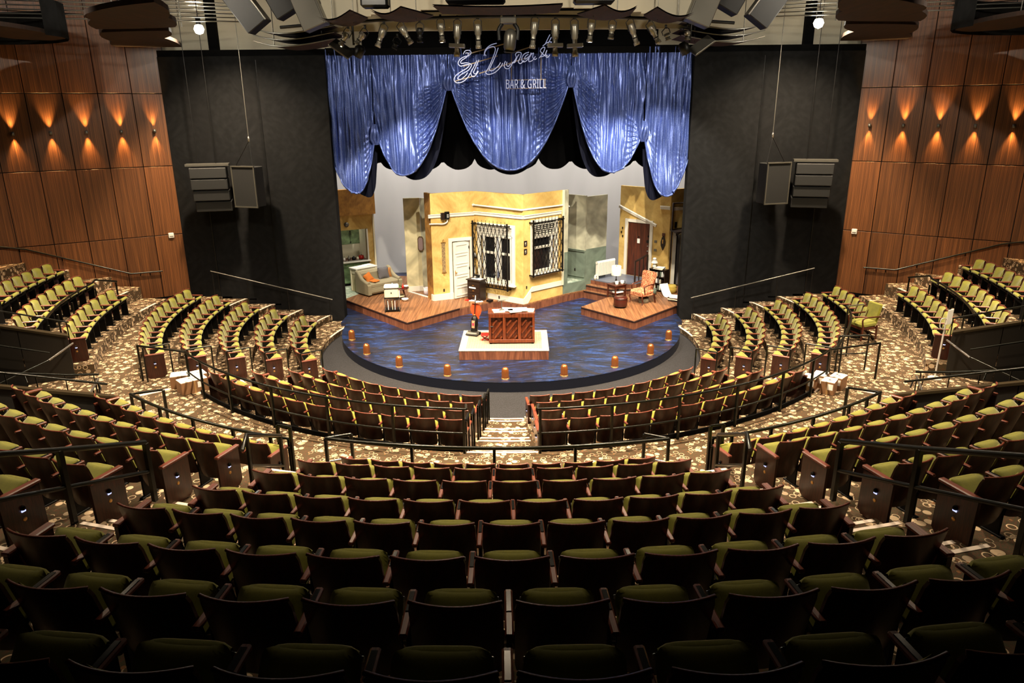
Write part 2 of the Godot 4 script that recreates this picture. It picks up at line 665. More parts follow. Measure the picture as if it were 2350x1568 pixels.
		for k in range(0, 4):
			s = begin()
			sector(s, 88.0 * sg, 93.0 * sg, FAR[k][0], FAR[k][0] + 0.07, FAR[k][1] - 0.03, FAR[k][1] + 0.01)
			tag(obj("step_nosing", s, M.nosing), "pale edge of the %s step up by the %s wooden wall" % [ordinal(k + 1), side], "step nosing", "step edges along the wooden walls")
		for k in range(1, 4):   # landings behind the side rows next to the vomitory
			s = begin()
			nosing(s, 37.2 * sg, 40.2 * sg, UPPER[k][0] + 0.5, UPPER[k][1] + 0.01)
			tag(obj("step_nosing", s, M.nosing), "white step edge beside the %s vomitory wall, behind the %s row" % [side, ordinal(k + 1)], "step nosing", "step edges beside the vomitories")


func wall_point(t: float, y: float, sg: float, off := 0.0) -> Vector3:
	# along the wooden side wall from its stage edge; off steps into the room
	return Vector3(sg * (11.35 + 0.843 * t - 0.538 * off), y, -1.05 + 0.538 * t + 0.843 * off)


func build_walls() -> void:
	var s := begin()
	for sg: float in [-1.0, 1.0]:
		var side := "left" if sg < 0 else "right"
		# backing wall and its wooden panels
		s = begin()
		var a := wall_point(-0.02, 0, sg, -0.03)
		var b := wall_point(16.0, 0, sg, -0.03)
		var c := wall_point(16.0, 0, sg, -0.4)
		var d := wall_point(-0.02, 0, sg, -0.4)
		slab(s, [Vector2(a.x, a.z), Vector2(b.x, b.z), Vector2(c.x, c.z), Vector2(d.x, d.z)], 0.0, 12.4)
		var wall := struct("wall_" + side, s, M.joint, "%s side wall of the auditorium clad in reddish brown wood panels" % side)
		var bounds := [0.0, 0.085, 1.08, 2.065, 3.05, 4.035, 5.02, 6.0, 7.0, 8.0, 9.0, 10.0]
		var cuts := [1.12, 3.345, 5.66, 7.985, 10.3, 12.3]
		for i in bounds.size() - 1:
			for j in cuts.size() - 1:
				s = begin()
				var t0: float = bounds[i] + (0.0 if i == 0 else 0.012)
				if i == 1:
					t0 = 0.0
				if i == 0:
					continue
				var t1: float = bounds[i + 1] - 0.012
				var o := wall_point((t0 + t1) * 0.5, 0, sg, -0.005)
				var w := t1 - t0
				var h: float = cuts[j + 1] - cuts[j] - 0.024
				box(s, Vector3.ZERO, Vector3(w, h, 0.03), Basis.IDENTITY, 0.004)
				var p := put("panel", done(s, M.wall_wood[(i * 7 + j * 3 + (i * j) % 2) % 4]), wall, Vector3(o.x, (cuts[j] + cuts[j + 1]) * 0.5, o.z))
				p.rotation.y = atan2(-0.538 * sg, 0.843) if sg > 0 else atan2(0.538, 0.843)
		s = begin()
		for t in 10:
			var p0 := wall_point(t * 1.0, AISLE_Y, sg, 0.012)
			var p1 := wall_point(t * 1.0 + 1.0, AISLE_Y, sg, 0.012)
			bar(s, p0 + Vector3(0, 0.05, 0), p1 + Vector3(0, 0.05, 0), 0.02, 0.12)
		struct("baseboard_" + side, s, M.black, "black base strip below the %s wood panels" % side)
		# proscenium wall: two leaves, the outer one a little deeper
		s = begin()
		slab(s, [Vector2(sg * 6.0, -0.85), Vector2(sg * 8.25, -0.85), Vector2(sg * 8.25, -1.25), Vector2(sg * 6.0, -1.25)], 0.0, 9.12)
		slab(s, [Vector2(sg * 8.255, -0.875), Vector2(sg * 11.5, -0.94), Vector2(sg * 11.5, -1.3), Vector2(sg * 8.255, -1.25)], 0.0, 9.12)
		struct("wall_stage_" + side, s, M.black_wall, "matt black wall on the %s of the stage opening" % side)
		s = begin()
		slab(s, [Vector2(sg * 10.4, -0.885), Vector2(sg * 10.43, -0.885), Vector2(sg * 10.43, -0.92), Vector2(sg * 10.4, -0.92)], 0.4, 4.4)
		slab(s, [Vector2(sg * 8.24, -0.835), Vector2(sg * 8.25, -0.835), Vector2(sg * 8.25, -0.88), Vector2(sg * 8.24, -0.88)], 1.0, 9.0)
		struct("trim_%d" % (1 if sg < 0 else 2), s, M.fixture_dark, "thin vertical cover strips on the %s black wall" % side)
		# backstage sides
		s = begin()
		slab(s, [Vector2(sg * 9.6, -1.3), Vector2(sg * 9.9, -1.3), Vector2(sg * 9.9, -9.4), Vector2(sg * 9.6, -9.4)], 0.0, 12.4)
		struct("wall_wing_" + side, s, M.black, "black wing wall %s of the set" % side)
	# header above the opening, set back over the stage
	s = begin()
	slab(s, [Vector2(-11.5, -0.95), Vector2(11.5, -0.95), Vector2(11.5, -1.3), Vector2(-11.5, -1.3)], 9.12, 9.32)
	struct("wall_header", s, M.black, "black header beam over the stage opening")
	s = begin()
	slab(s, [Vector2(-26, 27.2), Vector2(26, 27.2), Vector2(26, 27.5), Vector2(-26, 27.5)], 0.0, 12.4)
	struct("wall_back", s, M.black, "dark rear wall of the auditorium")
	for sg: float in [-1.0, 1.0]:
		s = begin()
		var e := wall_point(15.9, 0, sg, 0)
		slab(s, [Vector2(e.x, e.z), Vector2(e.x + sg * 0.4, e.z), Vector2(e.x + sg * 0.4, 27.5), Vector2(e.x, 27.5)], 0.0, 12.4)
		struct("wall_rear_" + ("left" if sg < 0 else "right"), s, M.black, "dark outer wall at the rear %s" % ("left" if sg < 0 else "right"))
	# the painted grey cyclorama behind the set
	M.cyc = textured(paint(256, 256, func(x: int, y: int):
		return Color(0.70, 0.695, 0.70) * (1.0 + 0.07 * periodic(x, y, 256, 256, 2.0, 0.4, 1.0))), Vector3(0.15, 0.15, 0.15), 0.9)
	s = begin()
	grid(s, 40, 4, func(u: float, v: float): return Vector3(lerpf(-9.5, 9.5, u), lerpf(11.5, 0.3, v), -7.6 - 0.9 * (1.0 - pow(absf(2.0 * u - 1.0), 3.0))))
	struct("wall_cyclorama", s, M.cyc, "pale grey painted backdrop behind the set")
	s = begin()
	slab(s, [Vector2(-9.9, -9.2), Vector2(9.9, -9.2), Vector2(9.9, -9.5), Vector2(-9.9, -9.5)], 0.0, 12.4)
	struct("wall_rear_stage", s, M.black, "black rear wall of the stage house")


# ---------------------------------------------------------------- theatre seats

const SEAT_W := 0.56


func superrect(u: float, v: float, k: float) -> Vector2:
	# maps the unit square to a rounded one
	var x := u * 2.0 - 1.0
	var y := v * 2.0 - 1.0
	var m := pow(pow(absf(x), k) + pow(absf(y), k), 1.0 / k)
	var q := maxf(absf(x), absf(y))
	if m > 1e-5:
		var f := lerpf(1.0, q / m, smoothstep(0.0, 1.0, q))
		x *= f
		y *= f
	return Vector2(x, y)


func back_at(x: float, y: float) -> float:
	# depth of the bent back panel at a point of its face
	return -(0.86 - y) * 0.27 - 0.085 * pow(x / 0.27, 2.0)


func seat_parts() -> void:
	# bent plywood shell of the backrest
	var s := begin()
	var fb := func(u: float, v: float):
		var q := superrect(u, v, 18.0)
		var x: float = q.x * 0.25
		var y: float = 0.54 + q.y * 0.32 - 0.012 * pow(x / 0.27, 2.0) * (1.0 if q.y > 0 else 0.0)
		return Vector3(x, y, back_at(x, y) + 0.012)
	var ff := func(u: float, v: float):
		var p: Vector3 = fb.call(u, v)
		return p - Vector3(0, 0, 0.026)
	grid(s, 10, 8, fb, true)
	grid(s, 10, 8, ff, false)
	for e in 4:
		for i in 10:
			var q := []
			for t in [[i / 10.0, 0], [(i + 1) / 10.0, 0], [(i + 1) / 10.0, 1], [i / 10.0, 1]]:
				var uv: Vector2 = [Vector2(t[0], 0), Vector2(t[0], 1), Vector2(0, t[0]), Vector2(1, t[0])][e]
				q.append(fb.call(uv.x, uv.y) if t[1] == 0 else ff.call(uv.x, uv.y))
			face(s, q, [Vector3.DOWN, Vector3.UP, Vector3.LEFT, Vector3.RIGHT][e])
	meshes.shell = done(s, M.seat_wood)
	# lighter edge along the top of the shell
	s = begin()
	var top := []
	for i in 13:
		var x := lerpf(-0.244, 0.244, i / 12.0)
		var y := 0.862 - 0.012 * pow(x / 0.27, 2.0)
		top.append(Vector3(x, y, back_at(x, y) - 0.001))
	tube(s, top, 0.0135, 6)
	meshes.rim = done(s, M.arm_wood)
	# back cushion
	s = begin()
	grid(s, 10, 10, func(u: float, v: float):
		var q := superrect(u, v, 5.0)
		var r := 1.0 - pow(maxf(absf(q.x), absf(q.y)), 4.0)
		var x: float = q.x * 0.238
		var y: float = 0.622 + q.y * 0.232
		return Vector3(x, y, back_at(x, y) - 0.013 - 0.055 * pow(maxf(r, 0.0), 0.5)))
	meshes.back_cushion = done(s, M.velvet)
	# tipped-up seat: cushion and the dark pan under it
	var xf := Transform3D(Basis(Vector3.RIGHT, deg_to_rad(37.0)), Vector3(0, 0.385, -0.21))
	s = begin()
	grid(s, 10, 12, func(u: float, v: float):
		var q := superrect(u, v, 6.0)
		var edge := maxf(absf(q.x), absf(q.y))
		var y := 0.07 * pow(maxf(0.0, 1.0 - pow(edge, 6.0)), 0.4)
		return xf * Vector3(q.x * 0.216, y - 0.01, -0.185 + q.y * 0.185), true)
	# velvet wraps over the front edge
	grid(s, 10, 4, func(u: float, v: float):
		var x := lerpf(-0.205, 0.205, u)
		var a := v * PI
		return xf * Vector3(x * (1.0 - 0.04 * sin(a)), -0.005 + 0.032 * cos(a), -0.352 - 0.034 * sin(a) + 0.03 * pow(absf(x) / 0.205, 6.0)), false)
	meshes.seat_cushion = done(s, M.velvet)
	s = begin()
	box(s, xf * Vector3(0, -0.022, -0.18), Vector3(0.41, 0.03, 0.34), xf.basis, 0.012)
	box(s, xf * Vector3(0, -0.05, -0.12), Vector3(0.30, 0.03, 0.18), xf.basis, 0.012)
	meshes.seat_pan = done(s, M.seat_black)
	s = begin()
	for x: float in [-0.2, 0.2]:
		box(s, xf * Vector3(x, -0.03, -0.325), Vector3(0.03, 0.02, 0.03), xf.basis, 0.004)
	meshes.hinge = done(s, M.bolt)
	# shared arm with its dark inset, and the black standard below it
	s = begin()
	box(s, Vector3(0, 0.628, -0.26), Vector3(0.047, 0.036, 0.45), Basis(Vector3.RIGHT, -0.03), 0.009)
	meshes.arm = done(s, M.arm_wood)
	s = begin()
	box(s, Vector3(0, 0.647, -0.35), Vector3(0.03, 0.006, 0.2), Basis(Vector3.RIGHT, -0.03), 0.002)
	meshes.inset = done(s, M.arm_inset)
	s = begin()
	box(s, Vector3(0, 0.31, -0.31), Vector3(0.03, 0.6, 0.2), Basis.IDENTITY, 0.006)
	box(s, Vector3(0, 0.012, -0.31), Vector3(0.06, 0.024, 0.3), Basis.IDENTITY, 0.006)
	meshes.standard = done(s, M.seat_black)
	# wooden panel that closes a row, with its aisle light and plate
	s = begin()
	var pp := PackedVector2Array([Vector2(-0.50, 0.08), Vector2(-0.44, 0.02), Vector2(-0.10, 0.02), Vector2(-0.05, 0.08), Vector2(-0.035, 0.61), Vector2(-0.49, 0.61)])
	prism(s, pp, 0.04, Transform3D(Basis(Vector3(0, 0, 1), Vector3(0, 1, 0), Vector3(-1, 0, 0)), Vector3(0.02, 0, 0)))
	meshes.end_panel = done(s, M.seat_wood)
	s = begin()
	box(s, Vector3(0, 0.63, -0.27), Vector3(0.075, 0.04, 0.48), Basis.IDENTITY, 0.01)
	meshes.end_arm = done(s, M.arm_wood)
	for sg: float in [-1.0, 1.0]:
		var tx := Transform3D(Basis(Vector3(0, 0, 1), -PI / 2 * sg), Vector3(sg * 0.02, 0.43, -0.26))
		s = begin()
		lathe(s, [Vector2(0.028, 0), Vector2(0.028, 0.012), Vector2(0.018, 0.028), Vector2(0.0, 0.033)], tx, 10)
		meshes["dome%d" % sg] = done(s, M.seat_black)
		s = begin()
		box(s, Vector3(sg * 0.028, 0.398, -0.26), Vector3(0.012, 0.022, 0.05), Basis.IDENTITY, 0.004)
		meshes["glow%d" % sg] = done(s, M.aisle_glow)
		s = begin()
		lathe(s, [Vector2(0.024, 0), Vector2(0.024, 0.004), Vector2(0.02, 0.006), Vector2(0.0, 0.006)], Transform3D(tx.basis, Vector3(sg * 0.02, 0.30, -0.26)), 12)
		meshes["plate%d" % sg] = done(s, M.brass)


func make_seat(end_left: bool, end_right: bool) -> Node3D:
	var t := Node3D.new()
	var shell := put("backrest_shell", meshes.shell, t)
	put("top_edge", meshes.rim, shell)
	put("back_cushion", meshes.back_cushion, t)
	put("seat_cushion", meshes.seat_cushion, t)
	var pan := put("seat_pan", meshes.seat_pan, t)
	put("hinge", meshes.hinge, pan)
	for sg: float in [-1.0, 1.0]:
		var x := sg * SEAT_W * 0.5
		if (sg < 0 and end_left) or (sg > 0 and end_right):
			var p := put("end_panel", meshes.end_panel, t, Vector3(x, 0, 0))
			put("aisle_light", meshes["dome%d" % sg], p)
			put("light_lens", meshes["glow%d" % sg], p)
			put("number_plate", meshes["plate%d" % sg], p)
			put("armrest", meshes.end_arm, t, Vector3(x, 0, 0))
		elif sg < 0:
			put("standard", meshes.standard, t, Vector3(x, 0, 0))
			var arm := put("armrest", meshes.arm, t, Vector3(x, 0, 0))
			put("arm_inset", meshes.inset, arm)
	return t


func seat_row(block: String, row: int, rho: float, y: float, az0: float, az1: float, n: int, from: String, reverse := false, ends := 3, skip: Array = []) -> void:
	for i in n:
		if i in skip:
			continue
		var az := lerpf(az0, az1, (i + 0.5) / n)
		var w := deg_to_rad(absf(az1 - az0) / n) * (rho - 0.12)
		var k := n - i if reverse else i + 1
		seat_list.append({"at": pol(az, rho, y), "turn": deg_to_rad(az), "w": w / SEAT_W, "block": block, "row": row, "k": k, "from": from, "el": i == 0 and (ends & 1) > 0, "er": i == n - 1 and (ends & 2) > 0})


func ordinal(k: int) -> String:
	return ["zeroth", "first", "second", "third", "fourth", "fifth", "sixth", "seventh", "eighth", "ninth", "tenth", "eleventh", "twelfth", "thirteenth", "fourteenth"][k]


func build_seating() -> void:
	seat_parts()
	var rb := func(k): return 6.87 + 0.948 * k
	var counts := [9, 10, 11, 12]
	for sg: float in [-1.0, 1.0]:
		var side := "left" if sg < 0 else "right"
		for k in 4:
			var a: float = [4.5, 4.9, 4.6, 4.2][k]
			var e: float = [45.3, 45.4, 45.2, 46.4][k]
			seat_row("front %s block" % side, k + 1, rb.call(k), LOWER_Y[k], -e if sg < 0 else a, -a if sg < 0 else e, counts[k], "centre steps", sg < 0)
		var sc := [7, 8, 10, 11, 12]
		for k in 5:
			var near: float = 57.2 if k < 4 else 58.0
			if sg > 0 and k == 4:   # the last seats of this row make room for an armchair
				seat_row("right side block", 5, rb.call(4), LOWER_Y[4], 77.0, 93.4, 6, "near end", false, 2)
			else:
				seat_row("%s side block" % side, k + 1, rb.call(k), LOWER_Y[k], -93.4 if sg < 0 else near, -near if sg < 0 else 93.4, sc[k], "near end", sg < 0)
		# above the cross aisle, outside the stairs
		seat_row("upper %s block" % side, 1, 12.5, 1.36, 17.6 if sg > 0 else -39.6, 39.6 if sg > 0 else -17.6, 9, "stairs", sg < 0)
		seat_row("upper %s block" % side, 2, 13.86, 2.02, 16.9 if sg > 0 else -38.4, 38.4 if sg > 0 else -16.9, 10, "stairs", sg < 0)
		seat_row("upper %s block" % side, 3, 14.86, 2.37, 16.9 if sg > 0 else -39.0, 39.0 if sg > 0 else -16.9, 10, "stairs", sg < 0)
		seat_row("upper %s block" % side, 4, 15.92, 2.69, 16.9 if sg > 0 else -31.3, 31.3 if sg > 0 else -16.9, 7, "stairs", sg < 0, 1 if sg > 0 else 2)
		seat_row("upper %s block" % side, 5, 16.96, 3.05, 16.9 if sg > 0 else -25.1, 25.1 if sg > 0 else -16.9, 4, "stairs", sg < 0, 1 if sg > 0 else 2)
		# by the wooden wall beyond the vomitory
		seat_row("far %s block" % side, 1, 12.35, 1.36, 64.0 if sg > 0 else -86.0, 86.0 if sg > 0 else -64.0, 8, "wooden wall", sg > 0)
		seat_row("far %s block" % side, 2, 13.38, 1.75, 64.5 if sg > 0 else -87.0, 87.0 if sg > 0 else -64.5, 9, "wooden wall", sg > 0)
		seat_row("far %s block" % side, 3, 14.36, 2.1, 72.0 if sg > 0 else -88.0, 88.0 if sg > 0 else -72.0, 7, "wooden wall", sg > 0)
	var up := [[12.62, 10, 11.5], [14.03, 10, 11.2], [15.02, 10, 11.4], [16.03, 11, 11.65], [17.04, 12, 11.75], [18.1, 12, 11.95], [19.17, 13, 12.1], [20.2, 13, 12.1], [21.25, 14, 12.2]]
	for k in up.size():
		seat_row("upper centre block", k + 1, up[k][0], UPPER[k][1], -up[k][2], up[k][2], up[k][1], "left", false, 3, [3, 4, 5, 6, 7, 8, 9, 10] if k == 8 else [])
	var eye := Vector3(0.393, 7.41, 24.357)
	seat_list.sort_custom(func(a, b): return a.at.distance_squared_to(eye) < b.at.distance_squared_to(eye))
	var protos := {}
	for i in seat_list.size():
		var d: Dictionary = seat_list[i]
		if i >= 300:
			break
		var key := "%s%s" % [d.el, d.er]
		var t: Node3D
		if protos.has(key):
			t = protos[key].duplicate()
		else:
			t = make_seat(d.el, d.er)
			protos[key] = t
		t.name = numbered("theatre_seat")
		add_child(t)
		t.transform = Transform3D(Basis(Vector3.UP, d.turn) * Basis.from_scale(Vector3(d.w, 1, 1)), d.at)
		var where: String = "%s from %s in %s row of %s" % [ordinal(d.k), d.from if d.from == "left" else "the " + d.from, ordinal(d.row), d.block]
		tag(t, "olive tip-up seat, " + where, "seat", "theatre seats of the " + d.block)
	# the seats farthest from the eye, past the three hundred that show largest
	var am := ArrayMesh.new()
	for k in ["shell", "rim", "back_cushion", "seat_cushion", "seat_pan", "hinge"]:
		var me: ArrayMesh = meshes[k]
		am.add_surface_from_arrays(Mesh.PRIMITIVE_TRIANGLES, me.surface_get_arrays(0))
		am.surface_set_material(am.get_surface_count() - 1, me.surface_get_material(0))
	for k in ["arm", "standard"]:
		var me: ArrayMesh = meshes[k]
		var st := SurfaceTool.new()
		st.append_from(me, 0, Transform3D(Basis.IDENTITY, Vector3(-SEAT_W * 0.5, 0, 0)))
		st.append_from(me, 0, Transform3D(Basis.IDENTITY, Vector3(SEAT_W * 0.5 - 0.004, -0.002, 0.002)))
		st.commit(am)
		am.surface_set_material(am.get_surface_count() - 1, me.surface_get_material(0))
	var mm := MultiMesh.new()
	mm.transform_format = MultiMesh.TRANSFORM_3D
	mm.mesh = am
	mm.instance_count = maxi(0, seat_list.size() - 300)
	for i in mm.instance_count:
		var d: Dictionary = seat_list[300 + i]
		mm.set_instance_transform(i, Transform3D(Basis(Vector3.UP, d.turn) * Basis.from_scale(Vector3(d.w, 1, 1)), d.at))
	var mi := MultiMeshInstance3D.new()
	mi.name = numbered("distant_theatre_seats")
	mi.multimesh = mm
	add_child(mi)
	tag(mi, "small olive tip-up seats at the far ends of the side blocks near the black walls", "seats", "", "stuff")


# ---------------------------------------------------------------- stage floor, ceiling, curtains

func build_stage() -> void:
	M.stage = textured(paint(512, 512, func(x: int, y: int):
		var a := 0.7 * periodic(x, y, 512, 512, 2.2, 7.0, 20.0) + 0.7 * periodic(x, y, 512, 512, 8.0, 34.0, 31.0) + 0.5 * periodic(x, y, 512, 512, 40.0, 90.0, 71.0)
		var b := periodic(x, y, 512, 512, 4.0, 6.0, 52.0)
		var c := Color(0.085, 0.09, 0.11).lerp(Color(0.085, 0.15, 0.33), clampf(0.5 + a * 0.8, 0, 1))
		c = c.lerp(Color(0.20, 0.33, 0.60), clampf(a * 1.1 - 0.05, 0, 1))
		return c.lerp(Color(0.17, 0.14, 0.15), clampf(b * 1.3 - 0.1, 0, 0.6))), Vector3(0.17, 0.17, 0.17), 0.36)
	M.stage_side = mat(Color(0.03, 0.05, 0.11), 0.45)
	var s := begin()
	lathe(s, [Vector2(5.75, 0.0), Vector2(5.75, 0.288)], Transform3D.IDENTITY, 96, true)
	var rim := s
	var disc := struct("floor", rim, M.stage_side, "round thrust stage with a dark navy edge and a glossy floor painted in blue swirls")
	s = begin()
	lathe(s, [Vector2(5.756, 0.284), Vector2(5.75, 0.3), Vector2(0.0, 0.3)], Transform3D.IDENTITY, 96, false)
	obj("painted_top", s, M.stage, disc)
	s = begin()
	slab(s, [Vector2(-9.6, -1.3), Vector2(9.6, -1.3), Vector2(9.6, -9.2), Vector2(-9.6, -9.2)], -0.02, 0.297)
	struct("floor", s, M.stage, "blue painted stage floor behind the opening")
	s = begin()
	slab(s, [Vector2(-5.99, -0.2), Vector2(5.99, -0.2), Vector2(5.99, -1.31), Vector2(-5.99, -1.31)], -0.02, 0.294)
	struct("floor", s, M.stage, "blue painted stage floor in the opening")
	# copper footlights round the edge
	M.copper = mat(Color(0.83, 0.52, 0.30), 0.28, 0.85)
	var prof := [Vector2(0.10, 0.0), Vector2(0.10, 0.2), Vector2(0.096, 0.245), Vector2(0.082, 0.29), Vector2(0.055, 0.32), Vector2(0.0, 0.333)]
	s = begin()
	lathe(s, prof, Transform3D.IDENTITY, 24)
	var hood := done(s, M.copper)
	s = begin()
	for k in 5:
		var a := deg_to_rad(-90 + 36.0 * k)
		var pts := []
		for q: Vector2 in prof.slice(0, 5):
			pts.append(Vector3(sin(a) * q.x, q.y, cos(a) * q.x))
		tube(s, pts, 0.006, 5)
	var seam := done(s, M.copper)
	s = begin()
	lathe(s, [Vector2(0.112, 0.0), Vector2(0.112, 0.02), Vector2(0.10, 0.024)], Transform3D.IDENTITY, 24)
	var foot := done(s, M.brass)
	for k in 9:
		var a := deg_to_rad(-70.5 + 17.42 * k)
		var t := thing("footlight", "copper dome footlight on the stage rim, %s from the left" % ordinal(k + 1), "footlight", Vector3(5.46 * sin(a), 0.3, 5.46 * cos(a)), a, "copper footlights round the stage edge")
		var h := put("hood", hood, t)
		put("hood_rib", seam, h)
		put("base_ring", foot, t)


func build_ceiling() -> void:
	var s := begin()
	slab(s, [Vector2(-26, -9.5), Vector2(26, -9.5), Vector2(26, 28), Vector2(-26, 28)], 12.0, 12.4)
	struct("ceiling", s, M.black, "dark ceiling slab above the catwalks")


# Swags of the blue curtain in the opening: left tie, right tie, lowest point of the hem
var SWAGS := [
	[Vector2(-6.02, 5.75), Vector2(-4.52, 6.62), Vector2(-5.22, 4.72), "outer left"],
	[Vector2(-4.52, 6.70), Vector2(-2.01, 8.33), Vector2(-3.62, 5.30), "inner left"],
	[Vector2(-2.01, 8.33), Vector2(2.03, 8.40), Vector2(0.02, 5.46), "centre"],
	[Vector2(2.03, 8.40), Vector2(4.48, 6.66), Vector2(3.42, 5.36), "inner right"],
	[Vector2(4.48, 6.60), Vector2(6.05, 5.85), Vector2(5.27, 4.56), "outer right"],
]
const CURTAIN_TOP := 9.3


func swag_hem(w: Array, u: float, drop := 0.0) -> Vector2:
	# hem from the left tie over the lowest point to the right tie
	var a: Vector2 = w[0]
	var b: Vector2 = w[1]
	var c: Vector2 = w[2] + Vector2(0, -drop)
	var uc := (c.x - a.x) / (b.x - a.x)
	var x := lerpf(a.x + 0.012, b.x - 0.012, u)
	var y := 0.0
	if u < uc:
		y = c.y + (a.y - c.y) * pow(1.0 - u / uc, 2.2)
	else:
		y = c.y + (b.y - c.y) * pow((u - uc) / (1.0 - uc), 2.2)
	return Vector2(x, y)


func swag_point(w: Array, u: float, v: float, seed_k: float) -> Vector3:
	var hem := swag_hem(w, u)
	var top := Vector2(hem.x, CURTAIN_TOP)
	var p := top.lerp(hem, v)
	var a: Vector2 = w[0]
	var b: Vector2 = w[1]
	var c: Vector2 = w[2]
	# how far down the fall of the swag this point lies (0 at the ties, 1 at the hem)
	var tie_y := lerpf(a.y, b.y, u)
	var span := maxf(tie_y - hem.y, 0.02)
	var sag := clampf((tie_y - p.y) / span, 0.0, 1.0)
	var side := absf(u - (c.x - a.x) / (b.x - a.x)) * 2.0
	var wob := noise.get_noise_2d(u * 30.0 + seed_k * 9.0, v * 3.0)
	# vertical pleats, dying out where the cloth swings into the ties
	var freq := 3.6 * (b.x - a.x) * TAU
	var pleat := sin(freq * u + wob * 4.0 + seed_k) * 0.07 + sin(freq * 1.9 * u + wob * 5.0) * 0.02 + sin(freq * 0.37 * u + seed_k) * 0.03
	pleat *= lerpf(1.0, 0.4, smoothstep(0.1, 0.9, sag * side))
	# swooping folds: nested falls that all run into the ties
	var s := (tie_y - p.y) / span
	var near := smoothstep(0.25, 0.8, side)
	if w[3] == "outer left" and u < 0.45 or w[3] == "outer right" and u > 0.55:
		near *= 0.35
	var amp := minf(0.13, span * 0.08) * near * smoothstep(-0.25, 0.08, s)
	var ph := s * TAU * (4.5 + 2.0 * minf(span, 2.2)) + wob * 2.0
	var swoop := amp * (absf(sin(ph * 0.5)) * 1.5 - 0.6)
	var belly := 0.28 * sin(PI * clampf(u, 0, 1)) * smoothstep(0.0, 1.0, sag)
	return Vector3(p.x, p.y, -1.02 - 0.05 * (int(seed_k * 0.6) % 2) + pleat + swoop + belly)


func build_curtains() -> void:
	M.sequin = textured(paint(512, 512, func(x: int, y: int):
		var t := periodic(x, y, 512, 512, 160, 160, 3.0)
		var c := Color(0.10, 0.16, 0.40).lerp(Color(0.26, 0.36, 0.68), clampf(0.42 + t * 1.5, 0, 1))
		return c if t < 0.26 else Color(0.72, 0.80, 1.0)), Vector3(1.3, 0.5, 1.3), 0.36, false, 0.45)
	M.lining = mat(Color(0.035, 0.045, 0.10), 0.7)
	M.lining.metallic_specular = 0.2
	M.velour = mat(Color(0.018, 0.018, 0.02), 1.0)
	M.velour.metallic_specular = 0.1
	for i in SWAGS.size():
		var w: Array = SWAGS[i]
		var width: float = w[1].x - w[0].x
		var t := thing("swag_curtain", "shimmering blue sequin swag, %s one of the five over the stage" % w[3], "curtain", Vector3.ZERO, 0.0, "blue sequin swags over the stage")
		var s := begin()
		grid(s, int(width * 42), 70, func(u: float, v: float): return swag_point(w, u, v, i * 1.7))
		obj("drape", s, M.sequin, t)
		# rolled band along the hem
		s = begin()
		var hem := []
		for k in 41:
			hem.append(swag_point(w, k / 40.0, 1.0, i * 1.7))
		tube(s, hem, 0.03, 6)
		obj("hem", s, M.sequin, t)
		# the back fall of the swag: dark lining swinging from tie to tie behind the front
		s = begin()
		var lag: float = [0.42, 0.5, 0.0, -0.5, -0.44][i]
		grid(s, 30, 10, func(u: float, v: float):
			var lo := swag_hem(w, u, 0.2)
			var up := minf(CURTAIN_TOP, lo.y + 0.9 + 1.1 * sin(PI * u))
			var q := Vector2(lo.x, lerpf(up, lo.y, v))
			var fall := sin(PI * u)
			return Vector3(q.x + lag * fall * 0.75, q.y, -1.42 + 0.16 * fall * v + 0.03 * sin(u * 40.0)))
		obj("lining", s, M.lining, t)
		# knotted cloth at the ties
		for e in 2:
			var at: Vector2 = w[e]
			if absf(at.x) > 5.5 or (e == 0 and i > 0):
				continue
			s = begin()
			for k in 5:
				var a := k * 1.25
				tube(s, curve_points([Vector3(at.x + 0.05 * cos(a), at.y + 0.32, -0.98), Vector3(at.x + 0.09 * cos(a), at.y + 0.1, -0.9 + 0.05 * sin(a)), Vector3(at.x + 0.12 * cos(a + 0.4), at.y - 0.12, -0.93 + 0.05 * sin(a)), Vector3(at.x + 0.05 * cos(a), at.y - 0.3, -1.0)], 4), 0.055, 6)
			obj("tie", s, M.sequin, t)
	# scalloped black border behind
	var sb := begin()
	grid(sb, 120, 12, func(u: float, v: float):
		var x := lerpf(-6.0, 6.0, u)
		var scal := absf(sin(x * PI / 1.15 + 0.4))
		var hem := 5.75 - 0.42 * sqrt(scal)
		return Vector3(x, lerpf(12.0, hem, v), -2.6 + 0.06 * sin(x * 15.0)))
	tag(obj("border_curtain", sb, M.velour), "black scalloped border curtain hanging behind the blue swags", "curtain")
	sb = begin()
	for k in 2:
		tube(sb, [Vector3(-6.0, 9.32, -1.05), Vector3(6.0, 9.32, -1.05)], 0.035, 8)
	tag(obj("curtain_pipe", sb, M.fixture_dark), "dark pipe that carries the blue swags", "pipe")
	for x: float in CYC_LAMPS:
		var t := thing("backdrop_lamp", "black floodlight hanging out of sight over the backdrop", "lamp", Vector3(x, 9.7, -4.1), 0.0, "backdrop floodlights")
		turned("housing", t, M.fixture_dark, [Vector2(0.15, -0.08), Vector2(0.16, -0.08), Vector2(0.16, 0.2), Vector2(0, 0.22)], Vector3.ZERO)
		turned("lens", t, M.fixture, [Vector2(0, 0.0), Vector2(0.14, 0.0)], Vector3.ZERO)
		turned("stem", t, M.fixture_dark, [Vector2(0.02, 0.2), Vector2(0.02, 2.3)], Vector3.ZERO, Basis.IDENTITY, 6)
	build_sign()


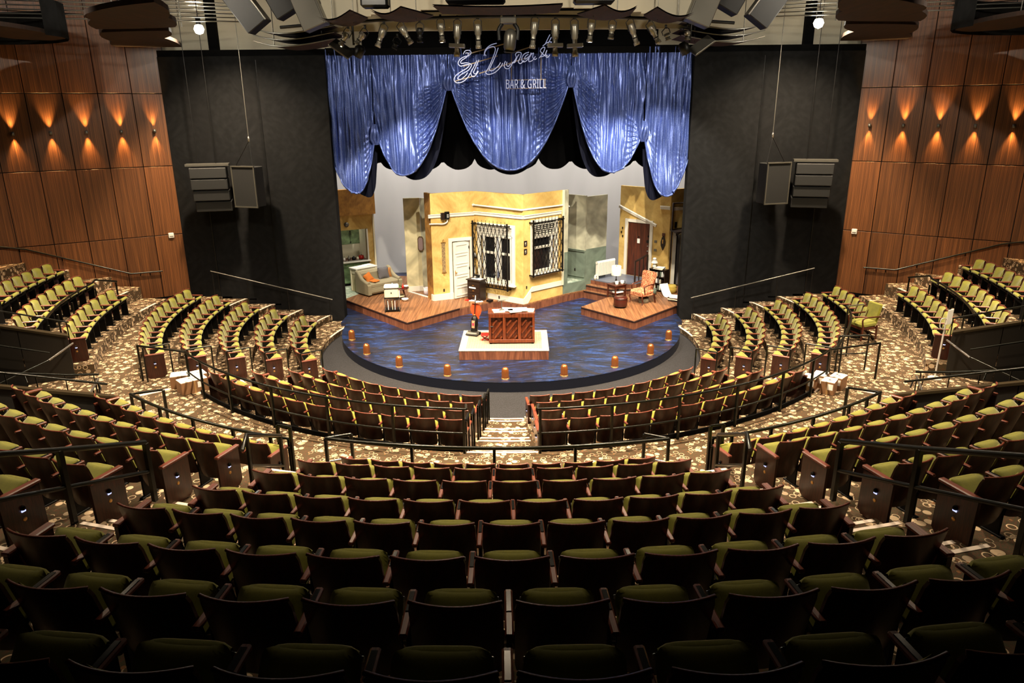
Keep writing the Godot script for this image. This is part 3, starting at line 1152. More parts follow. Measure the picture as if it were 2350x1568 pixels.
func build_sign() -> void:
	# neon script on slanting bars, with the second line below
	var t := thing("neon_sign", "slanted white neon script sign over a BAR & GRILL line before the blue swag", "sign", Vector3(0, 0, -0.35))
	M.neon = mat(Color(0.88, 0.9, 1.0), 0.3)
	M.neon.emission_enabled = true
	M.neon.emission = Color(0.75, 0.8, 1.0)
	M.neon.emission_energy_multiplier = 0.35
	M.tan_bar = mat(Color(0.66, 0.58, 0.46), 0.5)
	# strokes traced on the sign board, in centimetres from its left lower corner
	var strokes := {
		"letter_e": [[[16, 118], [22, 128], [34, 129], [38, 121], [30, 113], [18, 110], [6, 102], [1, 90], [8, 82], [22, 86], [32, 85], [26, 76], [10, 66], [-6, 54], [-12, 40], [-4, 31], [12, 34], [26, 46], [34, 60]], [[22, 121], [30, 121], [26, 110], [10, 98], [10, 90], [24, 92], [38, 86], [30, 70], [8, 56], [-2, 44], [8, 42], [20, 52], [27, 62]]],
		"letter_l": [[[54, 99], [44, 78], [36, 62], [40, 50], [48, 52], [58, 66]], [[60, 101], [50, 78], [44, 62], [50, 58], [56, 68]]],
		"letter_d": [[[74, 112], [78, 130], [92, 144], [110, 150]], [[80, 112], [76, 120], [84, 134], [100, 140], [106, 130], [96, 100], [86, 76], [78, 62], [86, 56], [104, 62], [120, 78], [126, 90]], [[114, 136], [106, 112], [94, 84], [88, 70], [98, 68], [114, 82], [120, 92]]],
		"letter_o": [[[134, 96], [130, 84], [134, 74], [144, 74], [152, 86]], [[138, 94], [137, 84], [142, 80], [148, 88]]],
		"letter_r": [[[150, 86], [156, 92], [164, 106], [162, 116], [168, 122], [178, 120], [176, 108], [170, 94], [176, 88], [186, 98]], [[152, 92], [160, 92], [168, 110], [172, 116]]],
		"letter_a": [[[200, 122], [188, 118], [180, 106], [182, 94], [192, 96], [204, 112], [206, 120], [200, 104], [200, 94], [210, 98], [218, 110]], [[198, 116], [190, 110], [188, 102], [194, 104], [212, 120], [210, 108], [216, 100], [222, 104]]],
		"letter_n": [[[228, 104], [240, 122], [244, 136], [236, 134], [232, 124], [246, 110], [252, 106], [258, 114]], [[232, 108], [244, 112], [250, 128], [246, 116], [252, 110]], [[238, 140], [250, 150], [262, 152], [254, 138]]],
		"letter_d_tall": [[[244, 144], [254, 166], [258, 174]], [[250, 142], [262, 166]]],
	}
	for key: String in strokes:
		var s := begin()
		for st: Array in strokes[key]:
			var pts := []
			for q: Array in st:
				pts.append(Vector3(-1.62 + q[0] * 0.0113, 7.92 + q[1] * 0.0098, 0.04))
			tube(s, curve_points(pts, 4), 0.014, 6)
		obj(key, s, M.neon, t)
	for b: Array in [[-1.75, 8.27, -1.1, 8.43], [-1.45, 8.72, -0.35, 9.02], [-0.95, 8.5, 0.7, 9.0], [-1.3, 9.08, -0.1, 9.38], [0.1, 9.1, 0.85, 9.32]]:
		var s := begin()
		bar(s, Vector3(b[0], b[1], 0.0), Vector3(b[2], b[3], 0.0), 0.03, 0.03)
		obj("support_bar", s, M.tan_bar, t)
	for x: float in [0.08, 1.02]:
		var s := begin()
		bar(s, Vector3(x, 8.28, 0.0), Vector3(x, 9.1, 0.0), 0.02, 0.02)
		obj("hanger_bar", s, M.tan_bar, t)
	for x: float in [-1.2, 0.6]:
		pipe("wire", [Vector3(x, 9.3 if x > 0 else 9.05, 0.0), Vector3(x, 12.0, 0.0)], 0.006, t, M.fixture_dark)
	var s := begin()
	bar(s, Vector3(-0.12, 8.29, -0.01), Vector3(1.18, 8.31, -0.01), 0.02, 0.02)
	bar(s, Vector3(-0.05, 8.03, -0.01), Vector3(1.2, 8.05, -0.01), 0.02, 0.02)
	bar(s, Vector3(1.15, 8.31, -0.01), Vector3(1.15, 8.04, -0.01), 0.02, 0.02)
	obj("frame", s, M.tan_bar, t)
	var tm := TextMesh.new()
	tm.text = "BAR & GRILL"
	var font := SystemFont.new()
	font.font_names = PackedStringArray(["Droid Sans"])
	tm.font = font
	tm.font_size = 40
	tm.pixel_size = 0.0085
	tm.depth = 0.03
	tm.material = M.neon
	var o := put("bar_and_grill_letters", tm, t, Vector3(0.53, 8.17, 0.03))
	var wide := tm.get_aabb().size
	o.scale = Vector3(1.28 / wide.x, 0.27 / wide.y, 1.0)


# ---------------------------------------------------------------- railings

func rail_thing(label: String, group := "") -> Node3D:
	return thing("guard_rail", label, "railing", Vector3.ZERO, 0.0, group)


func pipe(called: String, pts: Array, r: float, parent: Node, m: Material = null) -> void:
	var s := begin()
	tube(s, pts, r, 8)
	obj(called, s, m if m else M.rail, parent)


func post(at: Vector3, y: float, parent: Node, w := 0.05) -> void:
	var s := begin()
	box(s, Vector3(at.x, (at.y + y) * 0.5, at.z), Vector3(w, y - at.y, w), Basis(Vector3.UP, atan2(at.x, at.z - SEAT_CENTRE_Z)), 0.004)
	obj("post", s, M.rail, parent)


func ring_rail(label: String, group: String, az0: float, az1: float, rho: float, y0: float, top: float, mids: Array, posts: Array, r := 0.026) -> Node3D:
	var t := rail_thing(label, group)
	pipe("top_rail", arc_points(az0, az1, rho, y0 + top), r, t)
	for m: float in mids:
		pipe("middle_rail", arc_points(az0, az1, rho, y0 + m), r * 0.75, t)
	for a: float in posts:
		post(pol(a, rho, y0), y0 + top, t)
	return t


func build_rails() -> void:
	for sg: float in [-1.0, 1.0]:
		var side := "left" if sg < 0 else "right"
		# behind the front blocks
		var posts := [4.2 * sg, 12.3 * sg, 20.6 * sg, 28.9 * sg, 37.1 * sg, 44.5 * sg, 49.6 * sg]
		var t := ring_rail("long curved dark rail behind the front %s block" % side, "rails along the cross aisle", 3.9 * sg, 49.8 * sg, 9.93, AISLE_Y, 0.92, [0.42], posts)
		# its outer end turns back across the side stairs
		var e := pol(49.8 * sg, 9.93, AISLE_Y + 0.92)
		var f := pol(56.6 * sg, 10.75, AISLE_Y + 0.92)
		pipe("end_rail", [e, f], 0.026, t)
		post(pol(56.6 * sg, 10.75, AISLE_Y), AISLE_Y + 0.92, t)
		# short returns at the centre steps
		pipe("end_rail", [pol(3.9 * sg, 9.93, AISLE_Y + 0.92), pol(4.2 * sg, 9.62, AISLE_Y + 0.88)], 0.026, t)
		# the outer aisle rails in front of the upper blocks
		t = ring_rail("curved dark rail in front of the upper %s block" % side, "rails along the cross aisle", 19.8 * sg, 39.5 * sg, 11.79, AISLE_Y + 0.02, 0.9, [0.25], [19.9 * sg, 24.0 * sg, 29.0 * sg, 34.0 * sg, 37.0 * sg, 39.4 * sg], 0.03)
		for a in [[39.5, 41.6], [19.8, 18.1]]:
			var q0 := pol(a[0] * sg, 11.79, AISLE_Y + 0.92)
			var q1 := pol(a[1] * sg, 11.79 + (0.0 if a[0] > 30 else -0.02), AISLE_Y + 0.92)
			if a[0] > 30:
				q1 = pol(38.2 * sg, 11.25, AISLE_Y + 0.92)
			pipe("end_rail", [q0, q1], 0.026, t)
			post(Vector3(q1.x, AISLE_Y, q1.z), AISLE_Y + 0.92, t)
		# loops at the stairs
		t = rail_thing("dark square rail loop at the foot of the %s upper stairs" % side, "rail loops at the upper stairs")
		for az in [17.4, 18.6]:
			var lo := pol(az * sg, 11.9, 1.36)
			post(lo, 2.3, t)
		pipe("top_rail", [pol(17.4 * sg, 11.9, 2.3), pol(18.6 * sg, 11.9, 2.3)], 0.022, t)
		pipe("middle_rail", [pol(17.4 * sg, 11.9, 1.9), pol(18.6 * sg, 11.9, 1.9)], 0.018, t)
		t = rail_thing("dark stair rail with one crossbar beside the second row of the upper %s block" % side, "stair rails")
		var a0 := pol(16.8 * sg, 12.35, 1.36)
		var a1 := pol(15.6 * sg, 13.5, 2.02)
		post(a0, 2.36, t)
		post(a1, 2.92, t)
		pipe("top_rail", [a0 + Vector3(0, 1.0, 0), a1 + Vector3(0, 0.9, 0), pol(15.2 * sg, 13.75, 2.8)], 0.03, t)
		pipe("middle_rail", [a0 + Vector3(0, 0.45, 0), a1 + Vector3(0, 0.4, 0)], 0.026, t)
		t = rail_thing("dark stair rail with lower bar between the %s upper stairs and side rows" % side, "stair rails")
		var b0 := pol(16.5 * sg, 15.1, 2.69)
		var b1 := pol(16.45 * sg, 16.25, 3.05)
		var b2 := pol(16.45 * sg, 17.5, 3.42)
		var b3 := pol(16.45 * sg, 18.6, 3.85)
		post(b0, 3.5, t, 0.06)
		post(b1, 3.95, t, 0.06)
		post(b2, 4.43, t, 0.06)
		post(b3, 4.9, t, 0.06)
		pipe("top_rail", [b0 + Vector3(0, 0.82, 0), b1 + Vector3(0, 0.9, 0), b2 + Vector3(0, 1.03, 0), b3 + Vector3(0, 1.05, 0)], 0.032, t)
		pipe("middle_rail", [b0 + Vector3(0, 0.42, 0), b1 + Vector3(0, 0.45, 0), b2 + Vector3(0, 0.5, 0), b3 + Vector3(0, 0.55, 0)], 0.026, t)
		# small loops that guard the near ends of the side rows
		for k in 5:
			if sg > 0 and k == 4:
				continue
			var y: float = LOWER_Y[k]
			var rho: float = 6.87 + 0.948 * k
			t = rail_thing("small dark rail loop at the end panel of %s row in the %s side block" % [ordinal(k + 1), side], "rail loops on the side blocks")
			var az := (56.3 if k < 4 else 57.0) * sg
			var c0 := pol(az, rho - 0.62, y)
			var c1 := pol(az, rho - 0.02, y)
			post(c0, y + 0.9, t, 0.035)
			post(c1, y + 0.9, t, 0.035)
			pipe("top_rail", [c0 + Vector3(0, 0.9, 0), c1 + Vector3(0, 0.9, 0)], 0.02, t)
		# curved rail in front of the second far row
		var cp := [pol(82.0 * sg, 12.52, 2.2)]
		t = rail_thing("curved bronze rail behind the first row of the far %s block" % side, "rails of the far blocks")
		pipe("top_rail", [pol(88.6 * sg, 12.42, 2.32), pol(85.0 * sg, 12.66, 2.55)] + arc_points(84.0 * sg, 65.0 * sg, 12.66, 2.5, 3.0), 0.03, t)
		for az: float in [88.4, 84.6, 77.0, 71.0, 66.0]:
			post(pol(az * sg, 12.66 if az < 86 else 12.43, 1.75), 2.3, t, 0.04)
		# handrail on the wooden wall
		t = rail_thing("bronze handrail climbing the %s wooden wall" % side, "wall handrails")
		var hp := [wall_point(1.0, 2.12, sg, 0.09), wall_point(1.98, 2.14, sg, 0.09), wall_point(4.82, 3.28, sg, 0.09), wall_point(6.2, 3.6, sg, 0.09), wall_point(8.2, 4.5, sg, 0.09)]
		pipe("rail", hp, 0.024, t)
		for q in [[1.4, 2.13], [1.7, 2.135], [2.6, 2.39], [3.9, 2.91], [5.0, 3.32]]:
			pipe("bracket", [wall_point(q[0], q[1] - 0.01, sg, 0.09), wall_point(q[0], q[1] - 0.1, sg, 0.07), wall_point(q[0], q[1] - 0.1, sg, 0.01)], 0.014, t, M.black)
		# thin rail along the black wall
		t = rail_thing("thin grey rail sloping down along the %s black wall" % side, "rails on the black walls")
		pipe("rail", [Vector3(10.55 * sg, 2.07, -0.62), Vector3(6.34 * sg, 1.02, -0.62)], 0.019, t, M.steel)
		for x: float in [6.45, 7.9, 9.3, 10.5]:
			pipe("post", [Vector3(x * sg, 0.16 + (x - 6.3) * 0.2, -0.62), Vector3(x * sg, 1.02 + (x - 6.34) * 0.2494, -0.62)], 0.014, t, M.fixture_dark)
	# in front of the upper centre block
	var c := ring_rail("long dark rail in front of the upper centre block", "", -15.0, 14.4, 11.62, AISLE_Y, 0.94, [], [-15.0, -7.3, -0.4, 6.3, 14.4], 0.034)
	for az: float in [-15.0, 14.4]:
		var q := pol(az, 11.62, AISLE_Y + 0.94)
		var q2 := pol(az * 0.885, 11.35, AISLE_Y + 0.94)
		pipe("end_rail", [q, q2], 0.03, c)
		post(Vector3(q2.x, AISLE_Y, q2.z), AISLE_Y + 0.94, c)
		pipe("end_rail", [q - Vector3(0, 0.45, 0), q2 - Vector3(0, 0.45, 0)], 0.02, c, M.chrome)
	# handrail stands on the left of the centre steps
	var h := rail_thing("row of dark handrail hoops down the left side of the centre steps")
	var hy := [0.0, 0.16, 0.375, 0.59, 0.805]
	for k in 5:
		var rho: float = [6.25, 6.95, 7.9, 8.85, 9.6][k]
		for j in 2:
			var pz := pol(-4.05, rho + 0.34 * j - 0.1, hy[k])
			post(pz, hy[k] + 0.92, h, 0.045)
		pipe("hoop_rail", [pol(-4.05, rho - 0.1, hy[k] + 0.92), pol(-4.05, rho + 0.24, hy[k] + 0.92)], 0.026, h)


# ---------------------------------------------------------------- the set: flats, platforms, windows

func frame_of(a: Vector2, b: Vector2) -> Transform3D:
	# x runs along the flat from a to b, y up, z out of its painted face
	var d := (b - a).normalized()
	return Transform3D(Basis(Vector3(d.x, 0, d.y), Vector3.UP, Vector3(-d.y, 0, d.x)), Vector3(a.x, 0, a.y))


func flat(s: SurfaceTool, f: Transform3D, x0: float, x1: float, y0: float, y1: float, z0: float, z1: float, holes: Array = []) -> void:
	# a slab in the flat's own axes, with rectangular holes [x0, x1, y0, y1]
	var xs := [x0, x1]
	var ys := [y0, y1]
	for h: Array in holes:
		xs.append_array([h[0], h[1]])
		ys.append_array([h[2], h[3]])
	xs.sort()
	ys.sort()
	for i in xs.size() - 1:
		for j in ys.size() - 1:
			if xs[i + 1] - xs[i] < 0.001 or ys[j + 1] - ys[j] < 0.001:
				continue
			var c := Vector2((xs[i] + xs[i + 1]) * 0.5, (ys[j] + ys[j + 1]) * 0.5)
			var open := false
			for h: Array in holes:
				open = open or (c.x > h[0] and c.x < h[1] and c.y > h[2] and c.y < h[3])
			if not open:
				box(s, f * Vector3(c.x, c.y, (z0 + z1) * 0.5), Vector3(xs[i + 1] - xs[i], ys[j + 1] - ys[j], absf(z1 - z0)), f.basis)


func lbox(s: SurfaceTool, f: Transform3D, x: float, y: float, z: float, w: float, h: float, d: float, ch := 0.0) -> void:
	# a box centred at (x, y, z) of the frame f
	box(s, f * Vector3(x, y, z), Vector3(w, h, d), f.basis, ch)


func molding(s: SurfaceTool, f: Transform3D, x0: float, x1: float, y: float, h := 0.13, z := 0.0) -> void:
	lbox(s, f, (x0 + x1) * 0.5, y, z + 0.02, x1 - x0, h, 0.04, 0.008)
	lbox(s, f, (x0 + x1) * 0.5, y + h * 0.36, z + 0.035, x1 - x0, h * 0.28, 0.05, 0.01)


func set_materials() -> void:
	M.yellow = textured(paint(256, 256, func(x: int, y: int):
		var t := periodic(x, y, 256, 256, 2.0, 2.0, 1.0) + 0.4 * periodic(x, y, 256, 256, 14, 8, 6.0)
		return Color(0.83, 0.71, 0.43).lerp(Color(0.66, 0.52, 0.26), clampf(0.36 + t * 0.6, 0, 1))), Vector3(0.42, 0.42, 0.42), 0.85)
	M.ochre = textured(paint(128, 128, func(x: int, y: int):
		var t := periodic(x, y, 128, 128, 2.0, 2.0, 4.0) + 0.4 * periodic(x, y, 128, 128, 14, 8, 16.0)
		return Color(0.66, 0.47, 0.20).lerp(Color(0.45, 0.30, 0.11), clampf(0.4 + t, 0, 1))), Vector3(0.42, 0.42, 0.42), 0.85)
	M.beige = textured(paint(128, 128, func(x: int, y: int):
		return Color(0.74, 0.70, 0.555) * (1.0 + 0.25 * periodic(x, y, 128, 128, 2, 2, 3.0))), Vector3(0.4, 0.4, 0.4), 0.85)
	M.sage = textured(paint(128, 128, func(x: int, y: int):
		return Color(0.39, 0.44, 0.385) * (1.0 + 0.25 * periodic(x, y, 128, 128, 3, 3, 7.0))), Vector3(0.4, 0.4, 0.4), 0.8)
	M.hall = textured(paint(128, 128, func(x: int, y: int):
		return Color(0.68, 0.67, 0.58) * (1.0 + 0.35 * periodic(x, y, 128, 128, 2, 2, 9.0))), Vector3(0.4, 0.4, 0.4), 0.85)
	M.trim = mat(Color(0.83, 0.81, 0.76), 0.5)
	M.platform = textured(wood_texture(Color(0.37, 0.235, 0.14), Color(0.58, 0.40, 0.26), 9.0, 90.0), Vector3(0.9, 0.9, 0.28), 0.5)
	M.riser = textured(wood_texture(Color(0.34, 0.19, 0.125), Color(0.50, 0.31, 0.215), 5.0, 97.0), Vector3(0.5, 0.5, 0.5), 0.55)
	M.edge_brown = mat(Color(0.16, 0.085, 0.055), 0.45)
	M.brown_wood = textured(wood_texture(Color(0.20, 0.08, 0.045), Color(0.36, 0.16, 0.085), 8.0, 111.0), Vector3(1.2, 0.6, 1.2), 0.4, false)
	M.dark_wood = textured(wood_texture(Color(0.07, 0.038, 0.026), Color(0.15, 0.08, 0.05), 8.0, 121.0), Vector3(1.2, 0.6, 1.2), 0.4, false)
	M.dark_glass = mat(Color(0.075, 0.075, 0.09), 0.15)
	M.green_paint = textured(paint(128, 128, func(x: int, y: int):
		return Color(0.42, 0.52, 0.37) * (1.0 + 0.3 * periodic(x, y, 128, 128, 4, 4, 17.0))), Vector3(0.6, 0.6, 0.6), 0.55)
	M.landing = mat(Color(0.36, 0.38, 0.43), 0.35)
	M.tile = textured(paint(128, 128, func(x: int, y: int):
		var t := periodic(x, y, 128, 128, 4, 4, 21.0)
		return Color(0.72, 0.75, 0.68).lerp(Color(0.5, 0.57, 0.5), clampf(0.4 + t * 1.6, 0, 1))), Vector3(0.8, 0.8, 0.8), 0.4)
	M.black_iron = mat(Color(0.03, 0.03, 0.032), 0.4, 0.3)
	M.sofa = mat(Color(0.545, 0.51, 0.41), 0.95)
	M.orange = mat(Color(0.72, 0.40, 0.12), 0.9)
	M.grey_cloth = mat(Color(0.36, 0.35, 0.36), 0.95)
	M.cream = mat(Color(0.86, 0.83, 0.72), 0.45)
	M.red = mat(Color(0.65, 0.10, 0.07), 0.4)
	M.leaf = mat(Color(0.28, 0.40, 0.14), 0.6)
	M.leather = mat(Color(0.25, 0.09, 0.055), 0.3)
	M.damask = textured(paint(128, 128, func(x: int, y: int):
		var t := periodic(x, y, 128, 128, 5, 5, 41.0)
		return Color(0.55, 0.24, 0.13) if t < -0.02 else Color(0.82, 0.60, 0.44)), Vector3(2.2, 2.2, 2.2), 0.9, false)
	M.lamp_shade = mat(Color(0.93, 0.88, 0.74), 0.8)


func platform(plan: Array, y: float, label: String, edges: Array) -> void:
	var s := begin()
	slab(s, plan, 0.29, y - 0.045)
	var f := struct("floor", s, M.riser, label)
	s = begin()
	slab(s, plan, y - 0.045, y)
	obj("boards", s, M.platform, f)
	s = begin()
	for e: Array in edges:   # dark nosing under the boards
		var a := Vector3(e[0].x, y - 0.03, e[0].y)
		var b := Vector3(e[1].x, y - 0.03, e[1].y)
		bar(s, a, b, 0.05, 0.05, 0.01)
	obj("edge_strip", s, M.edge_brown, f)


func sash_window(n: int, label: String, f: Transform3D, x0: float, x1: float, y0: float, y1: float, lights: Array, transom: float) -> void:
	var s := begin()
	flat(s, f, x0, x1, y0, y1, -0.05, 0.05, [[x0 + 0.13, x1 - 0.13, y0 + 0.12, y1 - 0.1]])
	lbox(s, f, (x0 + x1) * 0.5, y0 + 0.02, 0.08, x1 - x0 + 0.1, 0.05, 0.16, 0.01)
	lbox(s, f, (x0 + x1) * 0.5, transom, 0.0, x1 - x0 - 0.2, 0.07, 0.1)
	var w := struct("window_%d" % n, s, M.trim, label)
	for l: Array in lights:
		s = begin()
		lbox(s, f, (l[0] + l[1]) * 0.5, (y0 + 0.1 + transom) * 0.5, -0.03, l[1] - l[0], transom - y0 - 0.15, 0.01)
		obj("pane", s, M.dark_glass, w)
		s = begin()
		var my: float = l[2]
		flat(s, f, l[0] - 0.06, l[1] + 0.06, y0 + 0.1, transom, -0.02, 0.035, [[l[0], l[1], y0 + 0.2, my - 0.04], [l[0], l[1], my + 0.04, transom - 0.06]])
		obj("sash", s, M.trim, w)
	# white slatted blind pulled up behind the top of the grille
	s = begin()
	lbox(s, f, (x0 + x1) * 0.5, (transom + y1) * 0.5, -0.04, x1 - x0 - 0.26, y1 - transom, 0.01)
	obj("blind_cloth", s, M.dark_glass, w)
	for k in 7:
		s = begin()
		lbox(s, f, (x0 + x1) * 0.5, transom + 0.07 + k * (y1 - transom - 0.2) / 6.0, -0.005, x1 - x0 - 0.3, 0.035, 0.02)
		obj("blind_slat", s, M.trim, w)


func window_gate(label: String, f: Transform3D, x0: float, x1: float, y0: float, y1: float, z: float) -> void:
	# folding lattice gate in front of a window
	var t := thing("window_gate", label, "window gate", Vector3.ZERO, 0.0, "black lattice gates over the set windows")
	for x: float in [x0, x1]:
		var s := begin()
		lbox(s, f, x, (y0 + y1) * 0.5, z, 0.05, y1 - y0 + 0.1, 0.05)
		obj("upright", s, M.black_iron, t)
	for y: float in [y0, y1 - 0.06]:
		var s := begin()
		lbox(s, f, (x0 + x1) * 0.5, y, z, x1 - x0 + 0.12, 0.035, 0.04)
		obj("track", s, M.black_iron, t)
	var s := begin()
	for x: float in [x0, x1]:
		for y: float in [y0, y1 - 0.06]:
			lbox(s, f, x, y, z * 0.5, 0.05, 0.05, z)
	obj("stand_off", s, M.black_iron, t)
	s = begin()
	var n := 9
	var dx := (x1 - x0) / n
	var rise := (y1 - y0) / 3.0
	for i in range(-9, n + 9):
		for sg: float in [-1.0, 1.0]:
			var a := Vector2(x0 + i * dx, y0)
			var b := a + Vector2(sg * dx * 4.5, y1 - y0)
			# clip the bar to the gate
			var ta := 0.0
			var tb := 1.0
			var d := b - a
			if d.x > 0:
				ta = maxf(ta, (x0 - a.x) / d.x)
				tb = minf(tb, (x1 - a.x) / d.x)
			else:
				ta = maxf(ta, (x1 - a.x) / d.x)
				tb = minf(tb, (x0 - a.x) / d.x)
			if tb - ta < 0.03:
				continue
			var p := a + d * ta
			var q := a + d * tb
			bar(s, f * Vector3(p.x, p.y, z + 0.008 * sg), f * Vector3(q.x, q.y, z + 0.008 * sg), 0.02, 0.012, 0.0, f.basis.z)
	obj("lattice", s, M.black_iron, t)
	s = begin()
	for i in n:
		bar(s, f * Vector3(x0 + (i + 0.5) * dx, y1 - 0.1, z), f * Vector3(x0 + (i + 0.5) * dx, y1 + 0.1, z), 0.022, 0.014)
	obj("spikes", s, M.black_iron, t)


func panel_door(s: SurfaceTool, f: Transform3D, x0: float, x1: float, y0: float, y1: float, z: float, rows: int) -> void:
	lbox(s, f, (x0 + x1) * 0.5, (y0 + y1) * 0.5, z, x1 - x0, y1 - y0, 0.045)
	var h := (y1 - y0 - 0.1) / rows
	for k in rows:
		var yc := y0 + 0.05 + (k + 0.5) * h
		flat(s, f, x0 + 0.06, x1 - 0.06, yc - h * 0.5 + 0.03, yc + h * 0.5 - 0.03, z + 0.02, z + 0.042, [[x0 + 0.11, x1 - 0.11, yc - h * 0.5 + 0.075, yc + h * 0.5 - 0.075]])


func build_set_walls() -> void:
	set_materials()
	# platforms
	platform([Vector2(-8.5, -4.75), Vector2(-3.47, 0.9), Vector2(-1.86, -0.96), Vector2(-0.5, -2.05), Vector2(0.46, -1.38), Vector2(1.98, -2.87), Vector2(2.8, -3.56), Vector2(2.8, -5.4), Vector2(-8.5, -6.8)], 0.6, "brown board platform of the left and middle set", [[Vector2(-8.5, -4.75), Vector2(-3.47, 0.9)], [Vector2(-3.47, 0.9), Vector2(-1.86, -0.96)]])
	platform([Vector2(2.52, -1.05), Vector2(4.15, 0.84), Vector2(8.6, -4.1), Vector2(8.6, -6.0), Vector2(2.81, -5.0), Vector2(2.81, -3.55), Vector2(3.8, -2.63)], 0.6, "brown board platform of the right set", [[Vector2(2.52, -1.05), Vector2(4.15, 0.84)], [Vector2(4.15, 0.84), Vector2(8.6, -4.1)], [Vector2(2.82, -3.53), Vector2(3.8, -2.63)]])
	platform([Vector2(2.92, -3.68), Vector2(3.83, -2.85), Vector2(4.9, -2.95), Vector2(5.6, -3.7), Vector2(4.4, -4.9), Vector2(2.9, -4.4)], 0.79, "middle step up to the landing", [[Vector2(2.92, -3.68), Vector2(3.83, -2.85)], [Vector2(3.83, -2.85), Vector2(4.9, -2.95)]])
	var s := begin()
	var lp := [Vector2(3.11, -3.88), Vector2(3.99, -3.06), Vector2(4.8, -3.12), Vector2(5.58, -3.84), Vector2(4.32, -4.96), Vector2(3.9, -4.9), Vector2(2.9, -4.3)]
	slab(s, lp, 0.78, 0.94)
	var ld := struct("floor", s, M.riser, "landing before the brown door, grey on top")
	s = begin()
	slab(s, lp, 0.94, 0.98)
	obj("grey_boards", s, M.landing, ld)

	# W1: left yellow flat with the white door, its short return, W2 and W3 with the windows
	var f1 := frame_of(Vector2(-2.9, -2.01), Vector2(-1.38, -2.75))
	var f2 := frame_of(Vector2(-1.38, -2.75), Vector2(0.44, -1.46))
	var f3 := frame_of(Vector2(0.44, -1.46), Vector2(1.95, -2.92))
	s = begin()
	flat(s, f1, 0, 1.69, 0.6, 4.55, -0.1, 0.0, [[0.76, 1.5, 0.6, 2.78]])
	struct("wall_door_flat", s, M.yellow, "mottled yellow flat with the white door")
	s = begin()
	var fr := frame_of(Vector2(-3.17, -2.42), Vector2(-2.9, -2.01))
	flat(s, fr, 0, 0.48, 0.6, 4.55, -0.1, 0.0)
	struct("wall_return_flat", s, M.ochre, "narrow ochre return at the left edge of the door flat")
	s = begin()
	flat(s, f2, 0, 2.23, 0.6, 4.55, -0.1, 0.0, [[0.3, 1.75, 1.32, 3.35]])
	struct("wall_window_flat", s, M.yellow, "mottled yellow flat with the double window")
	s = begin()
	flat(s, f3, 0, 2.1, 0.6, 4.55, -0.1, 0.0, [[0.48, 1.64, 1.7, 3.5]])
	struct("wall_bay_flat", s, M.yellow, "mottled yellow flat with the single window")
	# picture rails, pipes, baseboards
	s = begin()
	molding(s, f1, -0.1, 1.69, 3.74)
	molding(s, f2, 0, 2.23, 3.76)
	molding(s, f3, 0, 1.95, 3.76)
	struct("trim_3", s, M.trim, "white picture rail along the yellow flats")
	var t := thing("wall_pipe", "white pipe running above the picture rail of the window flats", "pipe")
	pipe("pipe", [f2 * Vector3(0.02, 4.06, 0.06), f2 * Vector3(2.21, 4.02, 0.06), f3 * Vector3(1.98, 4.02, 0.06)], 0.028, t, M.trim)
	pipe("end_cap", [f2 * Vector3(0.0, 4.06, 0.0), f2 * Vector3(0.02, 4.06, 0.07)], 0.045, t, M.trim)
	s = begin()
	flat(s, f1, 0.0, 0.64, 0.6, 0.83, 0.0, 0.04)
	flat(s, f2, 0.6, 2.26, 0.6, 0.8, 0.0, 0.04)
	flat(s, fr, 0.36, 0.5, 0.6, 0.83, 0.0, 0.04)
	prism(s, PackedVector2Array([Vector2(0, 0.6), Vector2(0, 0.8), Vector2(0.08, 0.85), Vector2(0.44, 1.18), Vector2(2.0, 1.16), Vector2(2.0, 0.98), Vector2(0.36, 1.0), Vector2(0.36, 0.78), Vector2(0.2, 0.6)]), 0.04, f3)
	struct("baseboard_set", s, M.trim, "white baseboard that climbs to the level of the landing")
	s = begin()
	flat(s, f3, 2.02, 2.1, 0.98, 4.56, 0.0, 0.05)
	struct("trim_4", s, M.cream, "pale edge strip at the right end of the window flats")
	# white door, ajar in its frame
	s = begin()
	flat(s, f1, 0.64, 1.62, 0.6, 2.89, -0.02, 0.05, [[0.77, 1.49, 0.6, 2.77]])
	lbox(s, f1, 0.7, 0.72, 0.035, 0.16, 0.24, 0.07)
	lbox(s, f1, 1.57, 0.72, 0.035, 0.16, 0.24, 0.07)
	var dr := struct("door_1", s, M.trim, "white five panel door standing ajar in its white frame")
	s = begin()
	var fd := Transform3D(f1.basis * Basis(Vector3.UP, 0.30), f1 * Vector3(1.46, 0, -0.06))
	panel_door(s, fd, -0.72, 0.0, 0.63, 2.74, 0.0, 5)
	obj("door_leaf", s, M.trim, dr)
	s = begin()
	lathe(s, [Vector2(0.0, 0), Vector2(0.012, 0.0), Vector2(0.012, 0.04), Vector2(0.03, 0.05), Vector2(0.03, 0.075), Vector2(0, 0.085)], Transform3D(fd.basis * Basis(Vector3.RIGHT, PI / 2), fd * Vector3(-0.66, 1.62, 0.02)), 10)
	lbox(s, fd, -0.66, 1.6, 0.025, 0.05, 0.2, 0.01)
	obj("door_knob", s, M.brass, dr)
	s = begin()
	for y: float in [0.95, 1.7, 2.5]:
		lbox(s, fd, -0.005, y, 0.03, 0.03, 0.1, 0.02)
	obj("hinge", s, M.black_iron, dr)
	s = begin()   # dark space behind the door
	flat(s, f1, 0.4, 1.69, 0.6, 3.0, -0.9, -0.86)
	struct("wall_closet", s, M.hall, "dim wall behind the white door")
	# windows and their gates
	sash_window(1, "white double window of the left bay with dark panes", f2, 0.17, 1.88, 1.2, 3.44, [[0.5, 0.97, 2.36], [1.24, 1.66, 2.36]], 3.0)
	window_gate("black folding lattice gate before the double window", f2, 0.08, 1.66, 1.08, 3.46, 0.2)
